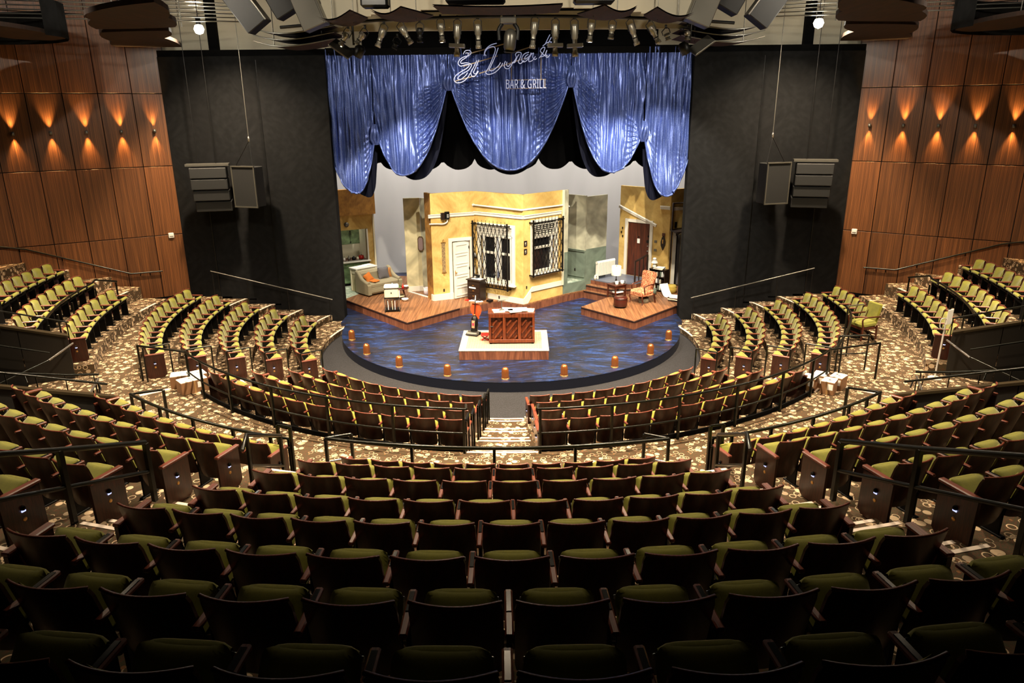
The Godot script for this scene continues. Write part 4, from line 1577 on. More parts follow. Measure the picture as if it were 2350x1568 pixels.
	sash_window(2, "white single window of the right bay with dark panes", f3, 0.36, 1.76, 1.58, 3.62, [[0.5, 1.38, 2.6]], 3.0)
	window_gate("black folding lattice gate before the single window", f3, 0.32, 1.86, 1.62, 3.6, 0.2)
	# small things on these flats
	t = thing("door_buzzer", "small black buzzer box on the picture rail left of the white door", "box")
	s = begin()
	lbox(s, f1, 0.43, 3.73, 0.09, 0.14, 0.25, 0.1, 0.01)
	obj("left_case", s, M.dark_wood, t)
	s = begin()
	lbox(s, f1, 0.6, 3.75, 0.08, 0.17, 0.27, 0.09, 0.01)
	obj("right_case", s, M.black_iron, t)
	s = begin()
	for k in 4:
		lbox(s, f1, 0.61, 3.68 + 0.035 * k, 0.13, 0.07, 0.012, 0.01)
	obj("grille_slat", s, M.white, t)
	pipe("conduit", curve_points([f1 * Vector3(0.62, 3.62, 0.05), f1 * Vector3(0.6, 3.5, 0.05), f1 * Vector3(0.45, 3.44, 0.05), f1 * Vector3(0.2, 3.46, 0.05), f1 * Vector3(-0.08, 3.47, 0.05)], 5), 0.026, t, M.trim)
	t = thing("wall_scroll", "narrow hanging fabric scroll left of the white door", "wall hanging")
	s = begin()
	lbox(s, f1, 0.44, 2.2, 0.015, 0.13, 1.1, 0.01)
	var linen := textured(paint(64, 64, func(x: int, y: int):
		return Color(0.62, 0.52, 0.34).lerp(Color(0.36, 0.27, 0.2), clampf(periodic(x, y, 64, 64, 5, 5) * 2.0 + 0.3, 0, 1))), Vector3(3, 3, 3), 0.9)
	obj("cloth", s, linen, t)
	s = begin()
	for y: float in [2.76, 1.64]:
		lbox(s, f1, 0.44, y, 0.02, 0.18, 0.025, 0.025)
	obj("rod", s, M.brass, t)
	s = begin()
	for y: float in [2.83, 1.57]:
		var ring := []
		for k in 12:
			ring.append(f1 * Vector3(0.44 + 0.03 * cos(TAU * k / 12), y + 0.04 * sin(TAU * k / 12), 0.02))
		tube(s, ring, 0.006, 5, true)
	obj("ring", s, M.brass, t)
	outlet(f1 * Vector3(0.41, 0.96, 0.005), f1.basis, "black wall outlet on the door flat, left of the white door")
	outlet(f3 * Vector3(0.16, 1.2, 0.005), f3.basis, "black wall outlet below the two small pictures")
	outlet(f2 * Vector3(1.15, 0.71, 0.045), f2.basis, "black outlet in the white baseboard beside the dark cabinet")
	for k in 2:
		t = thing("small_picture", ["small dark framed picture between the windows, upper of two", "small dark framed picture between the windows, lower of two"][k], "picture", Vector3.ZERO, 0.0, "small pictures between the windows")
		s = begin()
		var py: float = [2.82, 2.53][k]
		flat(s, f3, 0.03, 0.165, py - 0.1, py + 0.1, 0.0, 0.03, [[0.055, 0.14, py - 0.07, py + 0.07]])
		obj("frame", s, M.dark_wood, t)
		s = begin()
		lbox(s, f3, 0.0975, py, 0.01, 0.085, 0.14, 0.01)
		obj("mount", s, mat(Color(0.45, 0.43, 0.42), 0.7), t)
		s = begin()
		lathe(s, [Vector2(0, 0), Vector2(0.022, 0.0), Vector2(0.022, 0.005), Vector2(0, 0.005)], Transform3D(f3.basis * Basis(Vector3.RIGHT, PI / 2) * Basis.from_scale(Vector3(1, 1, 1.5)), f3 * Vector3(0.0975, py, 0.015)), 12)
		obj("portrait", s, M.beige, t)
	# W4 end panel, hall and its sage dado
	var f4 := frame_of(Vector2(1.96, -2.93), Vector2(2.13, -3.08))
	s = begin()
	flat(s, f4, 0.0, 0.24, 2.22, 4.55, -0.06, 0.0)
	var w4 := struct("wall_hall_end", s, M.hall, "narrow cream and sage end panel beside the single window")
	s = begin()
	flat(s, f4, 0.0, 0.24, 0.6, 2.22, -0.06, 0.0)
	var kn := frame_of(Vector2(2.13, -3.08), Vector2(2.83, -3.62))
	flat(s, kn, 0.0, 0.9, 0.6, 0.98, -0.06, 0.0)
	obj("sage_part", s, M.sage, w4)
	s = begin()
	slab(s, [Vector2(2.06, -3.1), Vector2(2.83, -3.66), Vector2(2.2, -4.3), Vector2(1.7, -3.9)], 0.93, 0.98)
	struct("floor", s, M.tile, "pale tiled floor of the little hall")
	var f5 := frame_of(Vector2(2.19, -4.2), Vector2(2.83, -3.64))
	var f5b := frame_of(Vector2(2.83, -3.64), Vector2(3.9, -4.55))
	s = begin()
	flat(s, f5, -0.05, 0.86, 2.15, 4.26, -0.06, 0.0)
	flat(s, f5b, 0.0, 1.2, 2.2, 4.22, -0.06, 0.0)
	var w5 := struct("wall_hall", s, M.hall, "stained cream hall walls over a sage dado")
	s = begin()
	flat(s, f5, -0.05, 0.86, 0.6, 2.15, -0.06, 0.0)
	flat(s, f5b, 0.0, 1.2, 0.6, 2.2, -0.06, 0.0)
	obj("sage_dado", s, M.sage, w5)
	s = begin()
	molding(s, f5, 0.02, 0.85, 2.13, 0.08)
	lbox(s, f5, 0.45, 1.12, 0.015, 0.8, 0.05, 0.03)
	obj("dado_rail", s, M.sage, w5)
	s = begin()
	flat(s, f5, -0.02, 0.1, 0.99, 3.68, 0.08, 0.14)
	struct("trim_5", s, M.black, "tall black door edge in the hall")
	t = thing("horn_lamp", "small grey horn shaped lamp high in the hall", "lamp")
	s = begin()
	lathe(s, [Vector2(0.02, 0), Vector2(0.03, 0.1), Vector2(0.09, 0.2), Vector2(0.085, 0.2), Vector2(0.02, 0.1)], Transform3D(f5.basis * Basis(Vector3.BACK, -0.7), f5 * Vector3(0.0, 3.68, 0.16)), 12)
	obj("shade", s, M.steel, t)
	outlet(f5 * Vector3(0.39, 1.35, 0.005), f5.basis, "small black outlet on the sage dado of the hall")
	# bathroom walls behind the left flat
	var fa := frame_of(Vector2(-4.11, -3.5), Vector2(-3.3, -3.68))
	s = begin()
	flat(s, fa, 0.0, 0.62, 0.6, 4.22, -0.08, 0.0)
	struct("wall_bath", s, M.beige, "beige flat at the end of the left room")
	s = begin()
	var fb2 := frame_of(Vector2(-3.5, -3.63), Vector2(-2.7, -3.2))
	flat(s, fb2, 0.0, 0.85, 0.6, 4.22, -0.08, 0.0)
	struct("wall_bath_side", s, M.hall, "shaded beige flat behind the octagonal picture")
	s = begin()
	flat(s, fa, 0.05, 0.62, 0.6, 0.8, 0.0, 0.04)
	struct("baseboard_bath", s, M.trim, "white baseboard of the beige flat")
	s = begin()
	bar(s, Vector3(-4.05, 0.615, -3.42), Vector3(-3.17, 0.615, -2.52), 0.07, 0.03)
	struct("trim_6", s, M.trim, "white threshold strip in front of the beige flat")
	t = thing("octagonal_picture", "eight sided picture in a dark gold frame on the beige flat", "picture")
	var pf := frame_of(Vector2(-3.62, -3.6), Vector2(-3.42, -3.58))
	for k in 2:
		s = begin()
		var oc := PackedVector2Array()
		var gr: float = [1.0, 0.78][k]
		for q in [[-0.06, -0.29], [0.06, -0.29], [0.115, -0.2], [0.115, 0.2], [0.06, 0.29], [-0.06, 0.29], [-0.115, 0.2], [-0.115, -0.2]]:
			oc.append(Vector2(q[0] * gr, q[1] * (gr if k == 0 else 0.86)))
		prism(s, oc, 0.03 + 0.01 * k, Transform3D(pf.basis, pf * Vector3(0.1, 2.47, 0.0)))
		obj(["frame", "print"][k], s, [mat(Color(0.32, 0.24, 0.12), 0.4), mat(Color(0.52, 0.44, 0.44), 0.6)][k], t)
	# W6 with the brown door, W7 with the shelf
	var f6 := frame_of(Vector2(4.32, -4.98), Vector2(6.03, -3.48))
	var f7 := frame_of(Vector2(6.03, -3.48), Vector2(8.2, -4.38))
	s = begin()
	flat(s, f6, 0.0, 2.27, 0.6, 4.5, -0.1, 0.0, [[0.42, 1.42, 0.98, 3.12]])
	struct("wall_entrance", s, M.yellow, "mottled yellow flat with the brown entrance door")
	s = begin()
	flat(s, f7, 0.0, 2.4, 0.6, 4.5, -0.1, 0.0, [[0.3, 1.3, 0.6, 2.85]])
	struct("wall_right_flat", s, M.yellow, "yellow flat at the right edge of the set")
	s = begin()
	flat(s, f6, 0.29, 1.56, 0.98, 3.24, -0.02, 0.05, [[0.41, 1.43, 0.98, 3.12]])
	var d2 := struct("door_2", s, M.trim, "brown entrance door in a white frame on the landing")
	s = begin()
	lbox(s, f6, 0.92, 2.05, -0.03, 1.0, 2.13, 0.05)
	flat(s, f6, 0.44, 1.4, 1.0, 3.1, -0.01, 0.0, [[0.52, 1.33, 1.1, 3.0]])
	obj("door_leaf", s, M.brown_wood, d2)
	s = begin()
	lbox(s, f6, 0.92, 2.4, 0.0, 0.12, 0.18, 0.01)
	obj("paper_notice", s, M.paper, d2)
	s = begin()
	lbox(s, f6, 0.92, 2.56, 0.0, 0.05, 0.04, 0.03)
	lbox(s, f6, 1.36, 2.42, 0.01, 0.12, 0.1, 0.05)
	lbox(s, f6, 1.36, 2.62, 0.01, 0.05, 0.06, 0.04)
	obj("lock", s, M.black_iron, d2)
	s = begin()
	for y: float in [2.24, 2.04]:
		lathe(s, [Vector2(0.0, 0), Vector2(0.028, 0.0), Vector2(0.024, 0.04), Vector2(0, 0.045)], Transform3D(f6.basis * Basis(Vector3.RIGHT, PI / 2), f6 * Vector3(1.36, y, 0.0)), 10)
	obj("door_knob", s, M.chrome, d2)
	s = begin()
	flat(s, f6, 0.0, 0.29, 0.98, 1.17, 0.0, 0.04)
	struct("baseboard_entrance", s, M.trim, "white baseboard left of the brown door")
	s = begin()
	var ra := f6 * Vector3(0.0, 3.71, 0.07)
	var rb2 := f6 * Vector3(1.73, 3.08, 0.07)
	bar(s, ra, rb2, 0.05, 0.12, 0.01, f6.basis.y)
	bar(s, ra + Vector3(0, 0.03, 0) + f6.basis.z * 0.03, rb2 + Vector3(0, 0.03, 0) + f6.basis.z * 0.03, 0.03, 0.03, 0.005, f6.basis.y)
	tag(obj("fallen_molding", s, M.trim), "white picture rail hanging aslant across the brown door", "molding")
	s = begin()
	molding(s, f6, 1.84, 2.27, 3.79)
	molding(s, f7, 0.08, 2.3, 3.76)
	struct("trim_7", s, M.trim, "white picture rail in the right corner of the set")
	t = thing("corner_pipe", "dark pipe in the right corner of the set", "pipe")
	pipe("pipe", [f7 * Vector3(0.06, 0.62, 0.06), f7 * Vector3(0.06, 3.98, 0.06), f7 * Vector3(2.2, 3.95, 0.06)], 0.03, t, M.edge_brown)
	for k in 2:
		s = begin()
		lbox(s, f6, 1.7, [2.46, 2.12][k], 0.01, 0.12, 0.1, 0.015, 0.003)
		tag(obj("switch_plate", s, M.steel), ["grey switch plate right of the brown door, upper one", "grey switch plate right of the brown door, lower one"][k], "switch", "switch plates by the brown door")
	t = thing("coat_hooks", "row of small black hooks left of the brown door", "hooks")
	for q in [[0.16, 2.85], [0.11, 2.68], [0.18, 2.53]]:
		s = begin()
		lbox(s, f6, q[0], q[1], 0.02, 0.04, 0.07, 0.03)
		lbox(s, f6, q[0] + 0.02, q[1] - 0.03, 0.045, 0.02, 0.02, 0.05)
		obj("hook", s, M.black_iron, t)
	t = thing("wall_mask", "dark leaf shaped wall carving with a small plaque above it", "wall ornament")
	s = begin()
	var lf := PackedVector2Array([Vector2(0, -0.3), Vector2(0.09, -0.12), Vector2(0.1, 0.02), Vector2(0.05, 0.2), Vector2(0, 0.28), Vector2(-0.05, 0.2), Vector2(-0.1, 0.02), Vector2(-0.09, -0.12)])
	prism(s, lf, 0.05, Transform3D(f6.basis, f6 * Vector3(2.04, 2.46, 0.0)))
	obj("leaf", s, M.dark_wood, t)
	s = begin()
	lbox(s, f6, 2.04, 2.76, 0.02, 0.12, 0.12, 0.03)
	obj("plaque", s, M.brown_wood, t)
	s = begin()
	lbox(s, f6, 2.04, 2.5, 0.06, 0.05, 0.16, 0.02, 0.008)
	obj("inlay", s, M.brass, t)
	# door casing and shelf on W7
	s = begin()
	flat(s, f7, 0.16, 1.4, 0.6, 2.93, 0.0, 0.05, [[0.3, 1.3, 0.6, 2.8]])
	var d3 := struct("door_3", s, M.trim, "white cased opening at the right edge of the set")
	s = begin()
	flat(s, f7, 0.3, 1.3, 0.6, 2.85, -0.5, -0.46)
	obj("back_wall", s, M.hall, d3)
	s = begin()
	lbox(s, f7, 0.42, 1.7, -0.2, 0.03, 2.2, 0.05)
	lbox(s, f7, 0.36, 1.7, -0.02, 0.05, 2.2, 0.02)
	obj("pocket_rail", s, M.black_iron, d3)
	for k in 3:
		s = begin()
		grid(s, 10, 6, func(u: float, v: float): return f7 * Vector3(0.5 + 0.22 * k + u * 0.2, lerpf(2.7, 0.72, v), -0.28 + 0.04 * sin(u * 9.0 + k)))
		tag(obj("hanging_coat", s, [M.grey_cloth, M.leather, mat(Color(0.35, 0.13, 0.13), 0.9)][k]), ["grey garment hanging in the closet at the right edge of the set", "dark brown garment hanging in the closet at the right edge", "dull red garment hanging in the closet at the right edge"][k], "garment", "garments in the closet")
	t = thing("wall_shelf", "slanting dark shelf above the cased opening on the right", "shelf")
	s = begin()
	box(s, f7 * Vector3(0.75, 3.0, 0.22), Vector3(1.5, 0.035, 0.42), f7.basis * Basis(Vector3.BACK, 0.08) * Basis(Vector3.RIGHT, 0.15))
	obj("board", s, M.dark_wood, t)
	s = begin()
	for x: float in [0.28, 1.1]:
		tube(s, curve_points([f7 * Vector3(x, 3.0, 0.05), f7 * Vector3(x, 2.75, 0.06), f7 * Vector3(x, 2.9, 0.3)], 4), 0.015, 6)
	lbox(s, f7, 0.25, 3.15, 0.03, 0.08, 0.22, 0.04)
	obj("bracket", s, M.black_iron, t)
	outlet(f7 * Vector3(0.04, 1.86, 0.1), f7.basis, "small black junction on the corner pipe of the right set")


func outlet(at: Vector3, b: Basis, label: String) -> void:
	var t := thing("wall_outlet", label, "outlet", Vector3.ZERO, 0.0, "wall outlets of the set")
	var s := begin()
	box(s, at, Vector3(0.055, 0.11, 0.012), b, 0.003)
	obj("plate", s, M.black_iron, t)
	s = begin()
	for y: float in [-0.025, 0.025]:
		box(s, at + b * Vector3(0, y, 0.008), Vector3(0.03, 0.03, 0.006), b, 0.002)
	obj("socket", s, M.dark_wood, t)


# ---------------------------------------------------------------- furniture and props of the set

func part(called: String, parent: Node, m: Material, f: Transform3D, boxes: Array, ch := 0.0) -> MeshInstance3D:
	# boxes: [x, y, z, w, h, d] in the frame f
	var s := begin()
	for b: Array in boxes:
		lbox(s, f, b[0], b[1], b[2], b[3], b[4], b[5], ch)
	return obj(called, s, m, parent)


func turned(called: String, parent: Node, m: Material, prof: Array, at: Vector3, b := Basis.IDENTITY, seg := 16) -> MeshInstance3D:
	var s := begin()
	lathe(s, prof, Transform3D(b, at), seg)
	return obj(called, s, m, parent)


func cushion(called: String, label: String, m: Material, f: Transform3D, at: Vector3, size: Vector3, tilt: Basis, group := "") -> void:
	var s := begin()
	var xf := Transform3D(f.basis * tilt, f * at)
	for side: float in [-1.0, 1.0]:
		grid(s, 10, 10, func(u: float, v: float):
			var q := superrect(u, v, 6.0)
			var e := maxf(absf(q.x), absf(q.y))
			var pinch := 1.0 - 0.07 * (1.0 - absf(q.x * q.y)) * e
			return xf * Vector3(q.x * size.x * 0.5 * pinch, q.y * size.y * 0.5 * pinch, side * size.z * 0.5 * pow(maxf(0.0, 1.0 - e * e * e), 0.55)), side > 0)
	tag(obj(called, s, m), label, "cushion", group)


func build_set_left() -> void:
	# kitchen flat with its hatch
	var k := frame_of(Vector2(-7.9, -3.77), Vector2(-5.6, -5.1))
	var s := begin()
	flat(s, k, 0.0, 2.62, 0.6, 4.45, -0.1, 0.0, [[0.2, 2.31, 1.6, 2.86], [0.25, 2.37, 0.6, 1.55]])
	struct("wall_kitchen", s, M.yellow, "mottled yellow kitchen flat with a wide hatch")
	s = begin()
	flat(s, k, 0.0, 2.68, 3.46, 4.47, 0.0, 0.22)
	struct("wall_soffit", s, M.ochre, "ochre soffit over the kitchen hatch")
	s = begin()
	flat(s, k, 0.1, 2.42, 0.6, 2.95, -1.2, -1.15)
	flat(s, k, 2.36, 2.42, 0.6, 2.95, -1.15, -0.1)
	struct("wall_kitchen_back", s, M.cream, "cream rear wall inside the kitchen")
	s = begin()
	flat(s, k, 2.60, 2.66, 0.6, 3.44, -0.08, 0.04)
	struct("trim_8", s, M.cream, "cream corner strip of the kitchen flat")
	s = begin()
	flat(s, k, 2.31, 2.37, 1.55, 2.86, -0.02, 0.04)
	flat(s, k, 1.12, 1.2, 0.6, 1.55, 0.0, 0.05)
	lbox(s, k, 1.3, 1.575, 0.0, 2.2, 0.05, 0.3, 0.01)
	struct("trim_9", s, M.trim, "white sill and jambs of the kitchen hatch")
	s = begin()
	slab(s, [Vector2(-7.7, -3.9), Vector2(-6.36, -2.25), Vector2(-5.93, -3.15), Vector2(-5.9, -4.9)], 0.6, 0.606)
	struct("floor", s, M.tile, "pale green tiled floor in front of the kitchen")
	var t := thing("base_cabinet", "pale green kitchen cabinet below the white hatch sill", "cabinet")
	part("body", t, M.green_paint, k, [[1.32, 1.1, -0.3, 2.05, 0.86, 0.5]])
	part("plinth", t, M.black, k, [[1.32, 0.65, -0.1, 2.05, 0.1, 0.1]])
	for i in 3:
		var x := 0.63 + 0.64 * i + 0.1
		var d := part("door", t, M.green_paint, k, [[x, 1.02, -0.03, 0.58, 0.62, 0.025]], 0.006)
		part("handle", d, M.chrome, k, [[x + 0.22, 1.2, -0.005, 0.02, 0.1, 0.02]])
		var dw := part("drawer", t, M.green_paint, k, [[x, 1.43, -0.03, 0.58, 0.14, 0.025]], 0.006)
		part("handle", dw, M.chrome, k, [[x, 1.43, -0.005, 0.1, 0.02, 0.02]])
	t = thing("wall_cabinet", "pale green hanging cabinet with two doors in the kitchen", "cabinet")
	part("body", t, M.green_paint, k, [[1.79, 2.5, -0.75, 0.8, 0.6, 0.4]])
	for i in 2:
		var d := part("door", t, M.green_paint, k, [[1.6 + 0.385 * i, 2.5, -0.53, 0.365, 0.58, 0.03]], 0.008)
		part("handle", d, M.black_iron, k, [[1.76 + 0.07 * i, 2.62, -0.51, 0.02, 0.12, 0.02]])
	part("hinge", t, M.black_iron, k, [[1.8, 2.28, -0.52, 0.05, 0.06, 0.02], [1.8, 2.72, -0.52, 0.05, 0.06, 0.02]])
	t = thing("cabinet_clutter", "row of dark pans and boxes on top of the hanging cabinet", "pans")
	for i in 4:
		part("pan", t, M.black_iron, k, [[1.5 + 0.2 * i, 2.85, -0.75, 0.17, 0.06 + 0.03 * (i % 2), 0.3]], 0.01)
	turned("lid", t, M.brass, [Vector2(0, 0), Vector2(0.06, 0), Vector2(0.03, 0.05), Vector2(0, 0.055)], k * Vector3(1.85, 2.9, -0.7))
	t = thing("plate_rack", "small white shelf unit left of the hanging cabinet", "shelf")
	part("board", t, M.trim, k, [[1.2, 2.3, -0.95, 0.3, 0.03, 0.2], [1.2, 2.55, -0.95, 0.3, 0.03, 0.2]])
	for i in 3:
		turned("plate", t, M.white, [Vector2(0, 0), Vector2(0.05, 0), Vector2(0.09, 0.02), Vector2(0.085, 0.024), Vector2(0, 0.01)], k * Vector3(1.1 + 0.09 * i, 2.68, -0.9), k.basis * Basis(Vector3.RIGHT, PI / 2))
	# things on the counter
	s = begin()
	lbox(s, k, 1.3, 1.56, -0.5, 2.1, 0.04, 0.7)
	tag(obj("kitchen_counter", s, M.brown_wood), "brown counter inside the kitchen hatch", "counter")
	t = thing("red_pot", "dark red pot at the right end of the kitchen counter", "pot", k * Vector3(2.13, 1.6, -0.3))
	turned("body", t, M.red, [Vector2(0, 0), Vector2(0.09, 0), Vector2(0.115, 0.06), Vector2(0.1, 0.14), Vector2(0.09, 0.15), Vector2(0.0, 0.15)], Vector3.ZERO)
	turned("lid_knob", t, M.black_iron, [Vector2(0, 0.15), Vector2(0.025, 0.15), Vector2(0.02, 0.18), Vector2(0, 0.185)], Vector3.ZERO)
	var wares := [["bottle", "green bottle at the left of the kitchen counter", 1.28, 0.035, 0.3], ["jar", "white jar beside the green bottle on the kitchen counter", 1.42, 0.05, 0.14], ["canister", "grey canister in the middle of the kitchen counter", 1.62, 0.06, 0.17], ["kettle", "dark kettle left of the red pot on the kitchen counter", 1.82, 0.08, 0.15], ["tin", "pale tin between kettle and red pot on the counter", 1.98, 0.05, 0.12]]
	for i in wares.size():
		var w: Array = wares[i]
		var o := thing(w[0], w[1], w[0], k * Vector3(w[2], 1.585, -0.32))
		var m: Material = [M.leaf, M.white, M.steel, M.black_iron, M.cream][i]
		turned("body", o, m, [Vector2(0, 0), Vector2(w[3], 0), Vector2(w[3], w[4] * 0.65), Vector2(w[3] * 0.5, w[4] * 0.8), Vector2(w[3] * 0.4, w[4]), Vector2(0, w[4])], Vector3.ZERO)
		turned("cap", o, M.chrome, [Vector2(w[3] * 0.42, w[4]), Vector2(w[3] * 0.42, w[4] + 0.02), Vector2(0, w[4] + 0.022)], Vector3.ZERO)
	t = thing("kitchen_lamp", "round grey wall lamp above the kitchen hatch", "lamp", k * Vector3(1.5, 3.12, 0.02))
	turned("shade", t, M.steel, [Vector2(0.02, 0), Vector2(0.09, 0.03), Vector2(0.10, 0.1), Vector2(0.0, 0.12)], Vector3.ZERO, k.basis * Basis(Vector3.RIGHT, PI / 2 + 0.3))
	# cream sideboard with papers behind the sofa
	var f := frame_of(Vector2(-5.48, -2.6), Vector2(-4.35, -3.73))
	t = thing("sideboard", "cream kitchen island with a grey top behind the sofa", "sideboard")
	part("top", t, M.white, f, [[0.6, 1.52, -1.17, 1.0, 0.05, 0.5]], 0.008)
	part("apron", t, M.cream, f, [[0.6, 1.4, -1.17, 0.92, 0.18, 0.42]])
	part("back_panel", t, M.beige, f, [[0.6, 0.95, -1.2, 0.88, 0.7, 0.36]])
	for x: float in [0.16, 1.04]:
		for z: float in [-0.97, -1.36]:
			part("leg", t, M.cream, f, [[x, 1.06, z, 0.07, 0.9, 0.07]], 0.008)
	part("drawer_gap", t, M.black, f, [[0.78, 1.29, -0.955, 0.34, 0.04, 0.02]])
	for i in 3:
		s = begin()
		box(s, f * Vector3([0.24, 0.52, 0.86][i], 1.552 + 0.004 * i, -1.12 - 0.06 * i), Vector3([0.16, 0.34, 0.36][i], 0.012, 0.28), f.basis * Basis(Vector3.UP, [0.1, -0.08, 0.05][i]))
		tag(obj("paper", s, M.paper), ["small white sheet at the left of the sideboard top", "large white sheet in the middle of the sideboard top", "large white sheet at the right of the sideboard top"][i], "paper", "papers on the sideboard")
	# sofa
	t = thing("sofa", "olive beige two seat sofa with flared arms", "sofa")
	part("frame", t, M.sofa, f, [[0.8, 0.8, -0.42, 1.58, 0.28, 0.82]], 0.04)
	part("back", t, M.sofa, f, [[0.8, 1.15, -0.72, 1.46, 0.62, 0.22]], 0.07)
	s = begin()
	box(s, f * Vector3(0.8, 1.0, -0.36), Vector3(1.32, 0.2, 0.7), f.basis * Basis(Vector3.RIGHT, 0.05), 0.05)
	obj("seat_cushion", s, M.sofa, t)
	part("skirt", t, M.sofa, f, [[0.8, 0.79, 0.005, 1.54, 0.12, 0.02]], 0.008)
	for sg: float in [-1.0, 1.0]:
		s = begin()
		var arm := PackedVector2Array([Vector2(0.02, 0.66), Vector2(0.02, 1.02), Vector2(-0.03, 1.07), Vector2(-0.3, 1.12), Vector2(-0.55, 1.24), Vector2(-0.72, 1.42), Vector2(-0.84, 1.44), Vector2(-0.84, 0.66)])
		prism(s, arm, 0.15, Transform3D(Basis(f.basis.z, Vector3.UP, -f.basis.x), f * Vector3(0.15 if sg < 0 else 1.6, 0, 0)))
		obj("arm", s, M.sofa, t)
		s = begin()
		var rolls := []
		for q: Vector2 in arm.slice(2, 7):
			rolls.append(f * Vector3(0.075 if sg < 0 else 1.525, q.y, q.x))
		tube(s, curve_points(rolls, 3), 0.075, 8)
		obj("arm_roll", s, M.sofa, t)
	for x: float in [0.08, 1.5]:
		for z: float in [-0.06, -0.76]:
			part("leg", t, M.brown_wood, f, [[x, 0.63, z, 0.05, 0.06, 0.05]])
	cushion("cushion", "orange cushion leaning in the left corner of the sofa", M.orange, f, Vector3(0.36, 1.24, -0.46), Vector3(0.36, 0.36, 0.14), Basis(Vector3.RIGHT, -0.45) * Basis(Vector3.BACK, 0.4), "sofa cushions")
	cushion("cushion", "orange cushion lying flat at the left of the sofa seat", M.orange, f, Vector3(0.46, 1.135, -0.2), Vector3(0.34, 0.3, 0.09), Basis(Vector3.RIGHT, -1.45) * Basis(Vector3.BACK, 0.3), "sofa cushions")
	cushion("cushion", "big dark grey cushion at the right of the sofa", M.grey_cloth, f, Vector3(1.05, 1.32, -0.46), Vector3(0.5, 0.46, 0.16), Basis(Vector3.RIGHT, -0.2), "sofa cushions")
	cushion("cushion", "tan cushion peeping out behind the dark grey cushion", mat(Color(0.60, 0.40, 0.2), 0.9), f, Vector3(1.31, 1.28, -0.52), Vector3(0.3, 0.4, 0.12), Basis(Vector3.RIGHT, -0.2), "sofa cushions")
	# coffee table and what stands on it
	var cf := frame_of(Vector2(-4.62, -2.05), Vector2(-3.95, -2.5))
	t = thing("coffee_table", "small round brown table on splayed legs before the sofa", "table")
	turned("tabletop", t, M.brown_wood, [Vector2(0, 1.02), Vector2(0.36, 1.02), Vector2(0.375, 1.035), Vector2(0.36, 1.05), Vector2(0, 1.05)], Vector3(-4.24, 0, -2.28), Basis.IDENTITY, 24)
	for i in 4:
		var a := i * PI / 2 + 0.5
		s = begin()
		tube(s, [Vector3(-4.24 + 0.2 * cos(a), 1.02, -2.28 + 0.2 * sin(a)), Vector3(-4.24 + 0.34 * cos(a), 0.6, -2.28 + 0.34 * sin(a))], 0.02, 6, false, [0.026, 0.014])
		obj("leg", s, M.brown_wood, t)
	turned("lower_shelf", t, M.beige, [Vector2(0, 0.74), Vector2(0.25, 0.74), Vector2(0.25, 0.755), Vector2(0, 0.755)], Vector3(-4.24, 0, -2.28), Basis.IDENTITY, 20)
	var bowl := [Vector2(0, 0), Vector2(0.04, 0.0), Vector2(0.09, 0.05), Vector2(0.1, 0.08), Vector2(0.092, 0.08), Vector2(0.04, 0.02), Vector2(0, 0.015)]
	t = thing("white_bowl", "white bowl at the right of the round table", "bowl", Vector3(-3.97, 1.05, -2.27))
	turned("body", t, M.white, bowl, Vector3.ZERO)
	turned("foot", t, M.white, [Vector2(0.035, -0.0), Vector2(0.04, 0.01)], Vector3.ZERO)
	t = thing("coffee_pot", "black and chrome coffee pot at the left of the round table", "pot", Vector3(-4.5, 1.05, -2.36))
	turned("body", t, M.black_iron, [Vector2(0, 0), Vector2(0.06, 0), Vector2(0.055, 0.11), Vector2(0, 0.11)], Vector3.ZERO)
	turned("lid", t, M.chrome, [Vector2(0.056, 0.11), Vector2(0.05, 0.15), Vector2(0.0, 0.18)], Vector3.ZERO)
	t = thing("orange_fruit", "orange globe beside the coffee pot on the round table", "fruit", Vector3(-4.37, 1.05, -2.2))
	turned("body", t, mat(Color(0.85, 0.45, 0.2), 0.6), [Vector2(0, 0), Vector2(0.05, 0.02), Vector2(0.075, 0.07), Vector2(0.05, 0.12), Vector2(0, 0.14)], Vector3.ZERO)
	t = thing("green_dish", "low dish heaped with green leaves on the round table", "dish", Vector3(-4.2, 1.05, -2.2))
	turned("dish", t, M.white, [Vector2(0, 0), Vector2(0.1, 0.01), Vector2(0.13, 0.03), Vector2(0, 0.03)], Vector3.ZERO)
	for i in 14:
		var a := i * 2.4
		var r := 0.03 + 0.09 * (i / 14.0)
		s = begin()
		box(s, Vector3(r * cos(a), 0.05 + 0.03 * sin(i * 1.7), r * sin(a)), Vector3(0.09, 0.012, 0.05), Basis(Vector3(cos(a), 0.3, sin(a)).normalized(), 0.7 + i), 0.004)
		obj("leaf", s, M.leaf, t)
	t = thing("red_bottle", "red squeeze bottle in front of the white bowl on the round table", "bottle", Vector3(-4.06, 1.05, -2.1))
	turned("body", t, M.red, [Vector2(0, 0), Vector2(0.045, 0), Vector2(0.045, 0.1), Vector2(0.02, 0.13), Vector2(0, 0.13)], Vector3.ZERO)
	turned("nozzle", t, M.red, [Vector2(0.02, 0.13), Vector2(0.006, 0.2), Vector2(0, 0.2)], Vector3.ZERO)
	t = thing("white_bowl", "white bowl on the floor below the round table", "bowl", Vector3(-3.98, 0.6, -1.98))
	turned("body", t, M.white, bowl, Vector3.ZERO, Basis.from_scale(Vector3(1.3, 1.3, 1.3)))
	turned("foot", t, M.white, [Vector2(0.04, 0.0), Vector2(0.045, 0.012)], Vector3.ZERO)
	# chrome trolley with the cream machine
	var tf := frame_of(Vector2(-4.44, -0.42), Vector2(-3.94, -0.5))
	t = thing("record_trolley", "chrome wire trolley filled with upright records", "trolley")
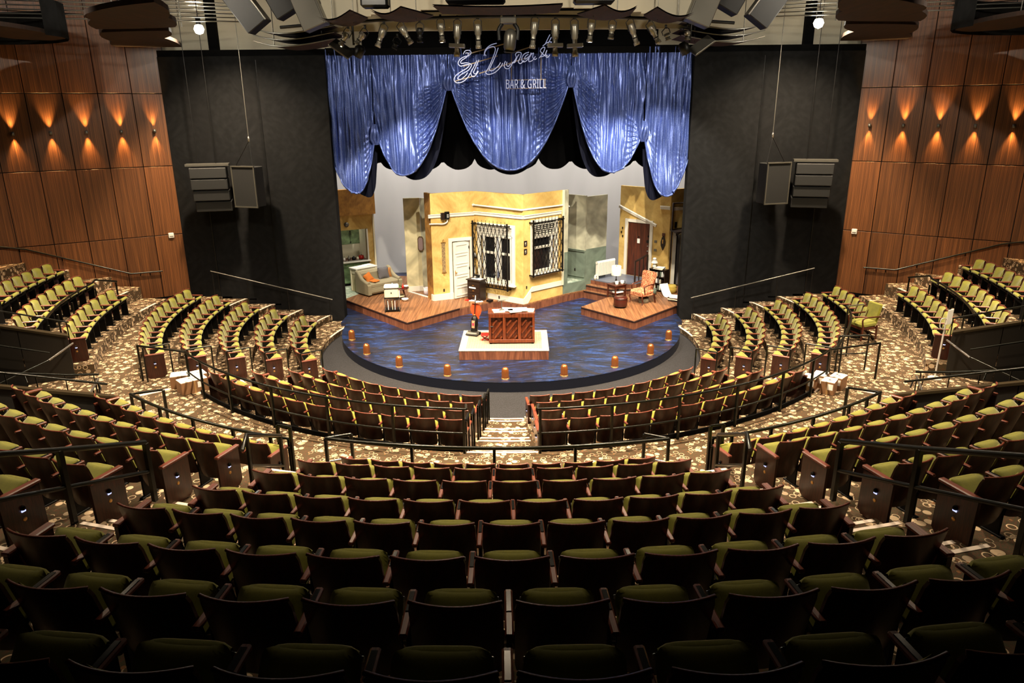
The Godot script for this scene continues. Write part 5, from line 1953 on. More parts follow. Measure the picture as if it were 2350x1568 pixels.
	for x: float in [0.0, 0.5]:
		for z: float in [0.0, -0.34]:
			pipe("upright", [tf * Vector3(x, 0.65, z), tf * Vector3(x, 1.1, z)], 0.014, t, M.chrome)
			turned("castor", t, M.black_iron, [Vector2(0, 0), Vector2(0.03, 0.005), Vector2(0.03, 0.045), Vector2(0, 0.05)], tf * Vector3(x, 0.6, z), Basis.IDENTITY, 8)
	part("base_shelf", t, M.black_iron, tf, [[0.25, 0.66, -0.17, 0.54, 0.03, 0.38]])
	part("top_shelf", t, M.black_iron, tf, [[0.25, 1.1, -0.17, 0.54, 0.025, 0.38]])
	for i in 9:
		s = begin()
		box(s, tf * Vector3(0.06 + 0.048 * i, 0.84, -0.15), Vector3(0.02, 0.32, 0.3), tf.basis * Basis(Vector3.BACK, 0.06 * sin(i * 2.0)))
		tag(obj("record", s, [M.dark_wood, M.paper, M.brown_wood, M.black_iron, M.cream][i % 5]), "%s record sleeve from the left in the chrome trolley" % ordinal(i + 1), "record", "records in the chrome trolley")
	t = thing("cream_machine", "boxy cream machine with a hinged lid on the chrome trolley", "machine")
	part("body", t, M.cream, tf, [[0.25, 1.28, -0.17, 0.5, 0.33, 0.42]], 0.03)
	part("lid", t, M.white, tf, [[0.25, 1.49, -0.17, 0.52, 0.1, 0.44]], 0.04)
	part("seam", t, M.black_iron, tf, [[0.25, 1.432, -0.17, 0.505, 0.012, 0.425]])
	part("dial", t, M.black_iron, tf, [[0.24, 1.3, 0.045, 0.035, 0.045, 0.02]])
	part("cloth", t, M.paper, tf, [[0.52, 1.22, -0.1, 0.03, 0.22, 0.2]], 0.008)
	# lilac bin inside the bath doorway
	t = thing("waste_bin", "pale lilac waste bin on the floor of the beige doorway", "bin", Vector3(-3.27, 0.6, -2.95))
	turned("body", t, mat(Color(0.74, 0.70, 0.74), 0.6), [Vector2(0, 0), Vector2(0.12, 0), Vector2(0.14, 0.28), Vector2(0.13, 0.28), Vector2(0.115, 0.02), Vector2(0, 0.02)], Vector3.ZERO)
	turned("rim", t, M.white, [Vector2(0.138, 0.27), Vector2(0.15, 0.285), Vector2(0.13, 0.285)], Vector3.ZERO)
	# dark cabinet with telephone at the left window
	var f2 := frame_of(Vector2(-1.38, -2.75), Vector2(0.44, -1.46))
	t = thing("dark_cabinet", "dark wooden cabinet with drawers before the double window", "cabinet")
	part("body", t, M.dark_wood, f2, [[0.4, 0.98, 0.44, 0.6, 0.76, 0.36]], 0.01)
	part("top", t, M.dark_wood, f2, [[0.4, 1.375, 0.45, 0.68, 0.04, 0.42]], 0.01)
	for i in 3:
		var d := part("drawer", t, M.dark_wood, f2, [[0.4, 0.78 + 0.2 * i, 0.625, 0.52, 0.17, 0.02]], 0.006)
		part("pull", d, M.brass, f2, [[0.4, 0.78 + 0.2 * i, 0.64, 0.08, 0.02, 0.02]])
	for x: float in [0.13, 0.67]:
		part("leg", t, M.dark_wood, f2, [[x, 0.62, 0.3, 0.05, 0.05, 0.05], [x, 0.62, 0.58, 0.05, 0.05, 0.05]])
	part("open_shelf", t, M.paper, f2, [[0.36, 1.09, 0.64, 0.3, 0.05, 0.02]])
	t = thing("telephone", "black desk telephone on top of the dark cabinet", "telephone")
	part("base", t, M.black_iron, f2, [[0.33, 1.44, 0.34, 0.2, 0.08, 0.2]], 0.03)
	part("handset", t, M.black_iron, f2, [[0.33, 1.52, 0.34, 0.26, 0.04, 0.05], [0.22, 1.5, 0.34, 0.05, 0.06, 0.06], [0.44, 1.5, 0.34, 0.05, 0.06, 0.06]], 0.012)
	turned("dial", t, M.chrome, [Vector2(0.05, 0), Vector2(0.045, 0.012), Vector2(0, 0.012)], f2 * Vector3(0.33, 1.46, 0.44), f2.basis * Basis(Vector3.RIGHT, 1.1))
	s = begin()
	lbox(s, f2, 0.44, 1.402, 0.42, 0.42, 0.012, 0.22)
	tag(obj("paper", s, M.paper), "white papers under the black telephone on the dark cabinet", "paper")
	var fl := [["red and white booklet on the floor left of the dark cabinet foot", 0.2, 0.72, M.red], ["white booklet on the floor before the dark cabinet", 0.35, 0.68, M.paper], ["white sheets on the floor right of the dark cabinet", 0.66, 0.66, M.paper], ["flat black case on the floor beside the white baseboard", 0.98, 0.4, M.black_iron]]
	for i in 4:
		var o: Array = fl[i]
		s = begin()
		box(s, f2 * Vector3(o[1], 0.612 + (0.025 if i == 3 else 0.0), o[2]), Vector3(0.3 if i == 2 else 0.2, 0.02 if i < 3 else 0.07, 0.16), f2.basis * Basis(Vector3.UP, i * 0.5))
		tag(obj("booklet" if i < 3 else "case", s, o[3]), o[0], "booklet" if i < 3 else "case", "papers on the floor by the dark cabinet" if i < 3 else "")
	t = thing("wall_telephone", "small chrome wall bell between the white door and the double window", "bell")
	var f1 := frame_of(Vector2(-2.9, -2.01), Vector2(-1.38, -2.75))
	turned("bell", t, M.chrome, [Vector2(0.07, 0), Vector2(0.06, 0.09), Vector2(0.02, 0.14), Vector2(0, 0.15)], f1 * Vector3(1.655, 2.15, 0.08))
	part("base", t, M.black_iron, f1, [[1.655, 2.12, 0.06, 0.1, 0.03, 0.12]])
	t = thing("paper_towel", "white bag hanging beside the white door frame", "bag")
	part("bag", t, M.paper, f1, [[1.6, 1.62, 0.09, 0.1, 0.26, 0.06]], 0.02)
	part("handle", t, M.trim, f1, [[1.6, 1.8, 0.07, 0.02, 0.12, 0.02]])


func build_set_right() -> void:
	# radiator
	var r := frame_of(Vector2(3.36, -3.8), Vector2(4.14, -4.44))
	var t := thing("radiator", "white cast iron radiator on the grey landing", "radiator")
	for i in 12:
		part("column", t, M.trim, r, [[0.05 + 0.082 * i, 1.37, -0.06, 0.06, 0.56, 0.17]], 0.028)
	var s := begin()
	tube(s, [r * Vector3(0.0, 1.63, -0.06), r * Vector3(1.0, 1.63, -0.06)], 0.06, 8)
	obj("top_header", s, M.trim, t)
	s = begin()
	tube(s, [r * Vector3(-0.06, 1.12, -0.06), r * Vector3(1.0, 1.12, -0.06)], 0.045, 8)
	obj("bottom_header", s, M.trim, t)
	for x: float in [0.04, 0.95]:
		part("foot", t, M.trim, r, [[x, 1.04, -0.06, 0.07, 0.12, 0.15]], 0.015)
	turned("valve", t, M.trim, [Vector2(0.0, 0), Vector2(0.04, 0.0), Vector2(0.05, 0.1), Vector2(0.02, 0.16), Vector2(0, 0.16)], r * Vector3(-0.1, 0.98, -0.02))
	# landing rail
	t = thing("landing_rail", "short dark wooden rail at the right of the landing", "railing")
	var a := Vector3(4.75, 0.98, -3.25)
	var b := Vector3(5.3, 0.98, -3.78)
	s = begin()
	bar(s, a + Vector3(0, 0.82, 0), b + Vector3(0, 0.98, 0), 0.06, 0.05)
	obj("handrail", s, M.dark_wood, t)
	for k in 4:
		s = begin()
		var p := a.lerp(b, k / 3.0)
		var w := 0.06 if k == 0 or k == 3 else 0.035
		box(s, p + Vector3(0, 0.41 + 0.025 * k, 0), Vector3(w, 0.82 + 0.05 * k, w))
		obj("baluster", s, M.dark_wood, t)
	# ottoman
	t = thing("ottoman", "round dark brown leather ottoman at the front of the right platform", "ottoman", Vector3(3.92, 0.6, -0.98))
	turned("body", t, M.leather, [Vector2(0.22, 0.05), Vector2(0.245, 0.08), Vector2(0.25, 0.3), Vector2(0.235, 0.34)], Vector3.ZERO, Basis.IDENTITY, 28)
	turned("top_pad", t, M.leather, [Vector2(0.245, 0.325), Vector2(0.25, 0.345), Vector2(0.22, 0.385), Vector2(0.12, 0.4), Vector2(0, 0.4)], Vector3.ZERO, Basis.IDENTITY, 28)
	turned("piping", t, M.dark_wood, [Vector2(0.248, 0.315), Vector2(0.257, 0.325), Vector2(0.248, 0.335)], Vector3.ZERO, Basis.IDENTITY, 28)
	turned("plinth", t, M.black, [Vector2(0.2, 0.0), Vector2(0.215, 0.05), Vector2(0, 0.05)], Vector3.ZERO, Basis.IDENTITY, 28)
	# armchair
	var c := frame_of(Vector2(4.33, -1.75), Vector2(4.74, -1.18))
	t = thing("armchair", "rust and cream damask armchair with open wooden arms", "armchair")
	s = begin()
	box(s, c * Vector3(0.35, 1.02, -0.3), Vector3(0.64, 0.16, 0.62), c.basis * Basis(Vector3.RIGHT, 0.05), 0.05)
	obj("seat", s, M.damask, t)
	s = begin()
	var cb := Transform3D(c.basis * Basis(Vector3.RIGHT, -0.2), c * Vector3(0.35, 1.34, -0.6))
	for sd: float in [-1.0, 1.0]:
		grid(s, 8, 8, func(u: float, v: float):
			var q := superrect(u, v, 6.0)
			var e := maxf(absf(q.x), absf(q.y))
			return cb * Vector3(q.x * (0.31 + 0.03 * q.y), q.y * 0.4, sd * (0.03 + 0.05 * pow(maxf(0, 1.0 - e * e * e * e), 0.5))), sd > 0)
	obj("back", s, M.damask, t)
	part("seat_rail", t, M.damask, c, [[0.35, 0.93, -0.3, 0.62, 0.08, 0.6]], 0.02)
	for x: float in [0.03, 0.67]:
		s = begin()
		tube(s, curve_points([c * Vector3(x, 0.95, -0.04), c * Vector3(x, 0.84, -0.0), c * Vector3(x, 0.7, -0.05), c * Vector3(x, 0.6, 0.0)], 4), 0.026, 7)
		obj("leg", s, M.brown_wood, t)
		s = begin()
		bar(s, c * Vector3(x, 0.95, -0.6), c * Vector3(x, 0.6, -0.68), 0.04, 0.045)
		obj("leg", s, M.brown_wood, t)
		s = begin()
		tube(s, curve_points([c * Vector3(x, 1.32, -0.6), c * Vector3(x, 1.3, -0.35), c * Vector3(x, 1.26, -0.12), c * Vector3(x, 1.18, -0.1), c * Vector3(x, 0.98, -0.14)], 4), 0.024, 7)
		obj("arm", s, M.brown_wood, t)
	t = thing("grey_bin", "grey round tin under the damask armchair", "tin", c * Vector3(0.38, 0.6, -0.38))
	turned("body", t, mat(Color(0.42, 0.40, 0.34), 0.7), [Vector2(0, 0), Vector2(0.19, 0), Vector2(0.19, 0.17), Vector2(0.18, 0.17), Vector2(0.18, 0.02), Vector2(0, 0.02)], Vector3.ZERO, Basis.IDENTITY, 20)
	turned("rim", t, M.steel, [Vector2(0.188, 0.165), Vector2(0.197, 0.172), Vector2(0.185, 0.178)], Vector3.ZERO, Basis.IDENTITY, 20)
	# side table, lamp, mugs
	var st := frame_of(Vector2(3.86, -2.12), Vector2(4.33, -2.42))
	t = thing("side_table", "small brown side table with a lower shelf behind the ottoman", "table")
	part("tabletop", t, M.brown_wood, st, [[0.26, 1.1, -0.22, 0.58, 0.04, 0.52]], 0.01)
	part("apron", t, M.brown_wood, st, [[0.26, 1.03, -0.22, 0.5, 0.1, 0.44]])
	part("shelf", t, M.brown_wood, st, [[0.26, 0.8, -0.22, 0.5, 0.025, 0.44]])
	for x: float in [0.02, 0.5]:
		for z: float in [0.0, -0.44]:
			part("leg", t, M.brown_wood, st, [[x, 0.84, z, 0.045, 0.48, 0.045]])
	s = begin()
	lbox(s, st, 0.24, 0.83, -0.12, 0.34, 0.035, 0.24)
	tag(obj("paper", s, M.paper), "white papers on the lower shelf of the small side table", "paper")
	t = thing("table_lamp", "table lamp with a cream drum shade on the small side table", "lamp", st * Vector3(0.24, 1.12, -0.25))
	turned("base", t, M.dark_wood, [Vector2(0, 0), Vector2(0.08, 0), Vector2(0.08, 0.02), Vector2(0.03, 0.05), Vector2(0.04, 0.12), Vector2(0.014, 0.2), Vector2(0.014, 0.4), Vector2(0, 0.4)], Vector3.ZERO)
	turned("shade", t, M.lamp_shade, [Vector2(0.185, 0.33), Vector2(0.175, 0.68), Vector2(0.17, 0.68), Vector2(0.18, 0.33)], Vector3.ZERO, Basis.IDENTITY, 24)
	turned("finial", t, M.brass, [Vector2(0.012, 0.62), Vector2(0.012, 0.7), Vector2(0, 0.71)], Vector3.ZERO, Basis.IDENTITY, 8)
	for i in 2:
		t = thing("mug", ["white mug left of the drum lamp on the side table", "white mug right of the drum lamp on the side table"][i], "mug", st * Vector3(0.12 + 0.26 * i, 1.12, -0.06), 0.0, "white mugs on the side table")
		turned("body", t, M.white, [Vector2(0, 0), Vector2(0.06, 0), Vector2(0.065, 0.14), Vector2(0.055, 0.14), Vector2(0.05, 0.02), Vector2(0, 0.02)], Vector3.ZERO)
		s = begin()
		tube(s, curve_points([Vector3(0.06, 0.11, 0), Vector3(0.105, 0.1, 0), Vector3(0.1, 0.04, 0), Vector3(0.06, 0.03, 0)], 3), 0.009, 5)
		obj("handle", s, M.black_iron, t)
	# bookcase
	var bc := frame_of(Vector2(5.36, -3.52), Vector2(5.86, -3.08))
	t = thing("bookcase", "low dark bookcase stuffed with books right of the landing", "bookcase")
	for x: float in [0.0, 0.66]:
		part("side", t, M.dark_wood, bc, [[x, 1.03, -0.15, 0.03, 0.86, 0.3]])
	for y: float in [0.66, 0.92, 1.18, 1.46]:
		part("shelf", t, M.dark_wood, bc, [[0.33, y, -0.15, 0.7, 0.03, 0.31]])
	part("back_panel", t, M.dark_wood, bc, [[0.33, 1.03, -0.29, 0.66, 0.86, 0.015]])
	var rng := RandomNumberGenerator.new()
	rng.seed = 5
	for sh in 3:
		for i in 7:
			var h := rng.randf_range(0.14, 0.2)
			s = begin()
			lbox(s, bc, 0.06 + 0.078 * i, 0.675 + 0.26 * sh + h * 0.5, -0.14, rng.randf_range(0.03, 0.06), h, 0.2)
			tag(obj("book", s, [M.paper, M.cream, M.sage, M.grey_cloth, M.dark_wood][(i * 3 + sh) % 5]), "%s book from the left on the %s shelf of the low bookcase" % [ordinal(i + 1), ["bottom", "middle", "upper"][sh]], "book", "books in the low bookcase")
	for i in 4:
		s = begin()
		box(s, bc * Vector3(0.36 + 0.02 * i, 1.485 + 0.022 * i, -0.1), Vector3(0.4 - 0.03 * i, 0.02, 0.26), bc.basis * Basis(Vector3.UP, 0.1 * i))
		tag(obj("magazine", s, M.paper if i % 2 else M.cream), "pale magazine lying %s in the pile on the low bookcase" % ["lowest", "second lowest", "second highest", "topmost"][i], "magazine", "magazines on the low bookcase")
	t = thing("small_lamp", "small white glass lamp on top of the low bookcase", "lamp", bc * Vector3(0.1, 1.475, -0.16))
	turned("base", t, M.white, [Vector2(0, 0), Vector2(0.07, 0), Vector2(0.075, 0.1), Vector2(0.03, 0.16), Vector2(0.03, 0.2), Vector2(0, 0.2)], Vector3.ZERO)
	turned("shade", t, M.white, [Vector2(0.13, 0.2), Vector2(0.11, 0.25), Vector2(0.075, 0.32), Vector2(0.06, 0.4), Vector2(0.055, 0.4), Vector2(0.12, 0.2)], Vector3.ZERO)
	t = thing("yellow_pouf", "small yellow cushioned stool by the cased opening", "stool", Vector3(6.16, 0.6, -3.12))
	turned("body", t, mat(Color(0.66, 0.55, 0.22), 0.9), [Vector2(0, 0), Vector2(0.19, 0.01), Vector2(0.2, 0.2), Vector2(0.17, 0.21)], Vector3.ZERO)
	turned("pad", t, mat(Color(0.72, 0.62, 0.28), 0.9), [Vector2(0.18, 0.2), Vector2(0.2, 0.25), Vector2(0.15, 0.31), Vector2(0, 0.32)], Vector3.ZERO)
	t = thing("sage_bin", "grey green bin beside the low bookcase", "bin", Vector3(5.42, 0.6, -2.86))
	turned("body", t, M.sage, [Vector2(0, 0), Vector2(0.11, 0), Vector2(0.13, 0.22), Vector2(0.12, 0.22), Vector2(0.1, 0.02), Vector2(0, 0.02)], Vector3.ZERO)
	turned("rim", t, M.steel, [Vector2(0.128, 0.215), Vector2(0.137, 0.225), Vector2(0.12, 0.225)], Vector3.ZERO)
	s = begin()
	grid(s, 6, 8, func(u: float, v: float): return Vector3(5.62 + u * 0.34 + v * 0.22, 0.606 + 0.42 * pow(maxf(0.0, 0.7 - v) / 0.7, 1.6), -2.75 - u * 0.16 + v * 0.42))
	tag(obj("paper", s, M.paper), "large white sheet slumped on the floor before the low bookcase", "paper")
	for i in 6:
		s = begin()
		box(s, Vector3(6.05 + 0.03 * sin(i * 2.0), 0.615 + 0.032 * i, -1.85 + 0.03 * cos(i * 3.0)), Vector3(0.42, 0.028, 0.32), Basis(Vector3.UP, -0.6 + 0.25 * sin(i * 1.7)), 0.004)
		tag(obj("magazine", s, [M.dark_wood, M.paper, M.cream, M.brown_wood, M.paper, M.paper][i]), "%s item from the floor in the paper pile at the right platform edge" % ordinal(i + 1), "magazine", "paper pile at the right platform edge")
	t = thing("carton", "brown carton half hidden by the right black wall on the platform", "carton")
	part("box", t, mat(Color(0.5, 0.36, 0.22), 0.8), Transform3D(Basis(Vector3.UP, -0.5), Vector3(6.5, 0.6, -2.4)), [[0, 0.17, 0, 0.4, 0.34, 0.3]])
	part("flap", t, mat(Color(0.55, 0.41, 0.26), 0.8), Transform3D(Basis(Vector3.UP, -0.5), Vector3(6.5, 0.6, -2.4)), [[0, 0.345, 0, 0.38, 0.01, 0.28]])


func build_piano_island() -> void:
	M.rug = textured(paint(256, 256, func(x: int, y: int):
		var t := periodic(x, y, 256, 256, 26, 26, 61.0)
		var u := absf(sin(x * 0.147)) * absf(sin(y * 0.147))
		var c := Color(0.76, 0.70, 0.58)
		if t > 0.12:
			c = Color(0.45, 0.40, 0.36)
		elif t < -0.16:
			c = Color(0.62, 0.47, 0.36)
		return c.lerp(Color(0.80, 0.76, 0.68), 0.35 * u)), Vector3(1.1, 1.1, 1.1), 0.95)
	M.rug_border = textured(paint(128, 128, func(x: int, y: int):
		return Color(0.80, 0.78, 0.74).lerp(Color(0.45, 0.43, 0.47), clampf(periodic(x, y, 128, 128, 20, 20, 66.0) * 2.4, 0, 1))), Vector3(1.6, 1.6, 1.6), 0.95)
	var s := begin()
	box(s, Vector3(-0.155, 0.44, 2.87), Vector3(2.66, 0.28, 2.06), Basis.IDENTITY, 0.004)
	tag(obj("pedestal", s, M.riser), "low brown wooden platform under the piano", "platform")
	var t := thing("rug", "worn cream oriental rug covering the piano platform", "rug", Vector3(-0.155, 0.58, 2.87))
	s = begin()
	box(s, Vector3(0, 0.01, 0), Vector3(2.68, 0.02, 2.08))
	obj("border", s, M.rug_border, t)
	s = begin()
	box(s, Vector3(0, 0.0225, 0), Vector3(2.28, 0.005, 1.7))
	obj("field", s, M.rug, t)
	# upright piano, its bare back to the house
	M.piano = textured(wood_texture(Color(0.32, 0.135, 0.06), Color(0.48, 0.23, 0.10), 8.0, 131.0), Vector3(1.0, 0.6, 1.0), 0.38, false)
	var f := Transform3D(Basis(Vector3.UP, 0.02), Vector3(-0.62, 0.605, 3.3))
	t = thing("piano", "upright piano of reddish wood with its braced back to the house", "piano")
	part("soundboard", t, M.piano, f, [[0.695, 0.5, -0.125, 1.37, 0.86, 0.03]])
	part("back_frame", t, M.piano, f, [[0.035, 0.5, -0.04, 0.07, 0.9, 0.09], [1.355, 0.5, -0.04, 0.07, 0.9, 0.09], [0.47, 0.5, -0.04, 0.085, 0.9, 0.09], [0.93, 0.5, -0.04, 0.085, 0.9, 0.09], [0.695, 0.89, -0.04, 1.39, 0.12, 0.1], [0.695, 0.09, -0.04, 1.39, 0.1, 0.1]], 0.006)
	for q in [[0.09, 0.42], [0.52, 0.88], [0.98, 1.3]]:
		for k in 5:
			var x0: float = q[0]
			var x1: float = q[1]
			var off := -0.28 + 0.24 * k
			var pa := Vector2(x0 + 0.02, 0.12 + off)
			var pb := Vector2(x1 - 0.02, 0.12 + off + (x1 - x0) * 1.15)
			if pa.y < 0.15:
				pa = pa.lerp(pb, (0.15 - pa.y) / (pb.y - pa.y))
			if pb.y > 0.74:
				pb = pa.lerp(pb, (0.74 - pa.y) / (pb.y - pa.y))
			if pb.y - pa.y < 0.05:
				continue
			s = begin()
			bar(s, f * Vector3(pa.x, pa.y, -0.075), f * Vector3(pb.x, pb.y, -0.075), 0.05, 0.07, 0.006, f.basis.z)
			obj("rib", s, M.piano, t)
	part("case", t, M.piano, f, [[0.695, 0.46, -0.37, 1.39, 0.86, 0.46], [0.695, 0.62, -0.62, 1.34, 0.14, 0.22]], 0.01)
	part("lid", t, M.piano, f, [[0.695, 0.965, -0.3, 1.42, 0.03, 0.62]], 0.01)
	part("strap_plate", t, M.chrome, f, [[0.09, 0.56, 0.01, 0.09, 0.02, 0.01], [1.3, 0.56, 0.01, 0.09, 0.02, 0.01]])
	part("castor_block", t, M.black, f, [[0.06, 0.02, -0.1, 0.08, 0.04, 0.2], [1.33, 0.02, -0.1, 0.08, 0.04, 0.2], [0.06, 0.02, -0.5, 0.08, 0.04, 0.1], [1.33, 0.02, -0.5, 0.08, 0.04, 0.1]])
	for i in 5:
		s = begin()
		box(s, f * Vector3([0.3, 0.62, 0.95, 1.2, 0.78][i], 0.992 + 0.02 * (i % 3), [-0.2, -0.28, -0.2, -0.24, -0.14][i]), Vector3([0.34, 0.46, 0.44, 0.36, 0.36][i], 0.03, 0.34), f.basis * Basis(Vector3.UP, [0.2, -0.1, 0.08, -0.15, 0.3][i]))
		tag(obj("sheet_music", s, M.paper), "white sheet music on the piano lid, %s from the left" % ordinal([1, 2, 4, 5, 3][i]), "sheet music", "sheets on the piano lid")
	t = thing("piano_lamp", "small grey desk lamp with a straight bar shade on the piano", "lamp", f * Vector3(0.4, 1.0, -0.2))
	turned("base", t, M.steel, [Vector2(0, 0), Vector2(0.08, 0), Vector2(0.08, 0.03), Vector2(0.03, 0.05), Vector2(0, 0.05)], Vector3.ZERO)
	pipe("stem", [Vector3(0, 0.04, 0), Vector3(0, 0.3, 0)], 0.013, t, M.steel)
	s = begin()
	bar(s, Vector3(-0.12, 0.3, 0.02), Vector3(0.13, 0.325, 0.02), 0.05, 0.03, 0.008)
	obj("shade", s, M.chrome, t)
	# red folding stool showing left of the piano
	t = thing("folding_stool", "red folding stool half hidden at the left of the piano", "stool")
	for k in 2:
		s = begin()
		bar(s, Vector3(-0.86, 0.62 + 0.14 * k, 2.95), Vector3(-0.66, 0.62 + 0.14 * (1 - k) , 2.95), 0.04, 0.03)
		obj("leg", s, M.red, t)
	s = begin()
	box(s, Vector3(-0.76, 0.79, 2.9), Vector3(0.24, 0.025, 0.3), Basis.IDENTITY, 0.006)
	obj("seat", s, M.red, t)
	# upright vacuum cleaner with an orange cloth
	var v := Transform3D(Basis(Vector3.UP, -0.35), Vector3(-1.14, 0.605, 2.3))
	t = thing("vacuum_cleaner", "black upright vacuum cleaner on the corner of the rug", "vacuum cleaner")
	s = begin()
	box(s, v * Vector3(0, 0.06, 0.06), Vector3(0.38, 0.1, 0.28), v.basis, 0.03)
	obj("head", s, M.steel, t)
	s = begin()
	box(s, v * Vector3(0, 0.04, 0.19), Vector3(0.4, 0.05, 0.06), v.basis, 0.015)
	obj("bumper", s, M.fixture_dark, t)
	for x: float in [-0.19, 0.19]:
		turned("wheel", t, M.black, [Vector2(0, -0.015), Vector2(0.05, -0.015), Vector2(0.05, 0.015), Vector2(0, 0.015)], v * Vector3(x, 0.05, -0.04), v.basis * Basis(Vector3.BACK, PI / 2), 12)
	turned("body", t, M.black_iron, [Vector2(0.0, 0.08), Vector2(0.11, 0.1), Vector2(0.12, 0.3), Vector2(0.1, 0.52), Vector2(0.05, 0.6), Vector2(0, 0.62)], v * Vector3(0, 0, -0.02), v.basis * Basis(Vector3.RIGHT, -0.12), 16)
	s = begin()
	box(s, v * Vector3(0.02, 0.36, 0.085), Vector3(0.1, 0.24, 0.012), v.basis * Basis(Vector3.RIGHT, -0.12), 0.004)
	obj("sticker", s, mat(Color(0.85, 0.55, 0.42), 0.5), t)
	s = begin()
	box(s, v * Vector3(0.02, 0.36, 0.094), Vector3(0.06, 0.09, 0.006), v.basis * Basis(Vector3.RIGHT, -0.12), 0.002)
	obj("emblem", s, mat(Color(0.7, 0.16, 0.3), 0.5), t)
	pipe("handle", [v * Vector3(0, 0.58, -0.09), v * Vector3(0, 1.02, -0.16), v * Vector3(-0.02, 1.16, -0.24)], 0.016, t, M.fixture_dark)
	pipe("grip", [v * Vector3(-0.005, 1.06, -0.18), v * Vector3(-0.03, 1.2, -0.27)], 0.022, t, M.chrome)
	turned("cord_knob", t, M.brass, [Vector2(0, 0), Vector2(0.03, 0.01), Vector2(0.03, 0.04), Vector2(0, 0.05)], v * Vector3(0.0, 0.6, -0.08))
	s = begin()
	grid(s, 10, 12, func(u: float, w: float):
		var wid := 0.1 + 0.09 * sin(PI * minf(w * 1.2, 1.0))
		return v * Vector3((u - 0.5) * wid * 2.0, 0.98 - w * 0.52, -0.19 + 0.03 * sin(u * 12.0) * w - 0.02 * w + (0.05 if w < 0.05 else 0.0)))
	tag(obj("orange_cloth", s, mat(Color(0.80, 0.33, 0.14), 0.9)), "orange cloth hanging from the vacuum cleaner handle", "cloth")


# ---------------------------------------------------------------- lighting rig and ceiling clouds

# tops and noses of the spotlights on the curved pipe; the last number marks a colour scroller
var FIXTURES := [
	[-3.29, 9.02, -3.48, 8.74, 0], [-2.93, 9.01, -3.14, 8.76, 0], [-2.52, 9.10, -2.69, 8.70, 0], [-2.25, 8.84, -2.34, 8.66, 0],
	[-2.18, 9.13, -1.96, 8.76, 0], [-1.76, 9.12, -1.77, 8.78, 0], [-1.32, 9.20, -1.29, 8.78, 0], [-0.96, 9.18, -0.99, 8.49, 1],
	[-0.53, 9.18, -0.52, 8.65, 0], [0.69, 9.21, 0.63, 8.64, 0], [1.12, 9.17, 1.12, 8.48, 1], [1.52, 9.16, 1.55, 8.47, 1],
	[1.89, 9.18, 1.85, 8.76, 0], [2.33, 9.14, 2.30, 8.81, 0], [2.69, 9.15, 2.87, 8.69, 0], [3.11, 9.10, 3.33, 8.72, 0],
	[3.46, 8.96, 3.53, 8.78, 0], [3.92, 9.00, 3.92, 8.78, 0],
]


func rig_point(x: float, y: float, z := 3.5) -> Vector3:
	# the table above is given on a sheet 16.8 m ahead of the last row; the pipe hangs farther off
	var k := (24.357 - z) / 16.757
	return Vector3(0.393 + (x - 0.393) * k, 7.41 + (y - 7.41) * k, z)


func spotlight(label: String, top: Vector3, nose: Vector3, scroller: bool, m: Material) -> void:
	var t := thing("spotlight", label, "spotlight", Vector3.ZERO, 0.0, "spotlights on the curved pipe")
	var d := (nose - top).normalized()
	var side := d.cross(Vector3.BACK).normalized()
	var b := Basis(side, d, side.cross(d)).orthonormalized()
	var len := top.distance_to(nose)
	turned("body", t, m, [Vector2(0, 0.05), Vector2(0.075, 0.06), Vector2(0.085, 0.12), Vector2(0.085, len * 0.45), Vector2(0.07, len * 0.5)], top, b, 14)
	turned("barrel", t, m, [Vector2(0.07, len * 0.48), Vector2(0.062, len * 0.55), Vector2(0.062, len * 0.86), Vector2(0.082, len * 0.88), Vector2(0.082, len), Vector2(0.06, len), Vector2(0.05, len * 0.9), Vector2(0, len * 0.9)], top, b, 14)
	turned("focus_ring", t, M.fixture_dark, [Vector2(0.062, len * 0.66), Vector2(0.074, len * 0.67), Vector2(0.074, len * 0.71), Vector2(0.062, len * 0.72)], top, b, 14)
	for sg: float in [-1.0, 1.0]:
		var s := begin()
		tube(s, [top + b * Vector3(0.1 * sg, len * 0.35, 0), top + b * Vector3(0.1 * sg, -0.02, 0), Vector3(top.x, top.y + 0.1, top.z)], 0.012, 5)
		obj("yoke", s, M.fixture_dark, t)
	turned("clamp", t, M.fixture_dark, [Vector2(0, 0), Vector2(0.03, 0), Vector2(0.03, 0.1), Vector2(0, 0.1)], Vector3(top.x, top.y + 0.06, top.z), Basis.IDENTITY, 8)
	if scroller:
		var s := begin()
		box(s, top + d * len * 0.68, Vector3(0.42, 0.1, 0.24), b, 0.01)
		obj("colour_scroller", s, m, t)


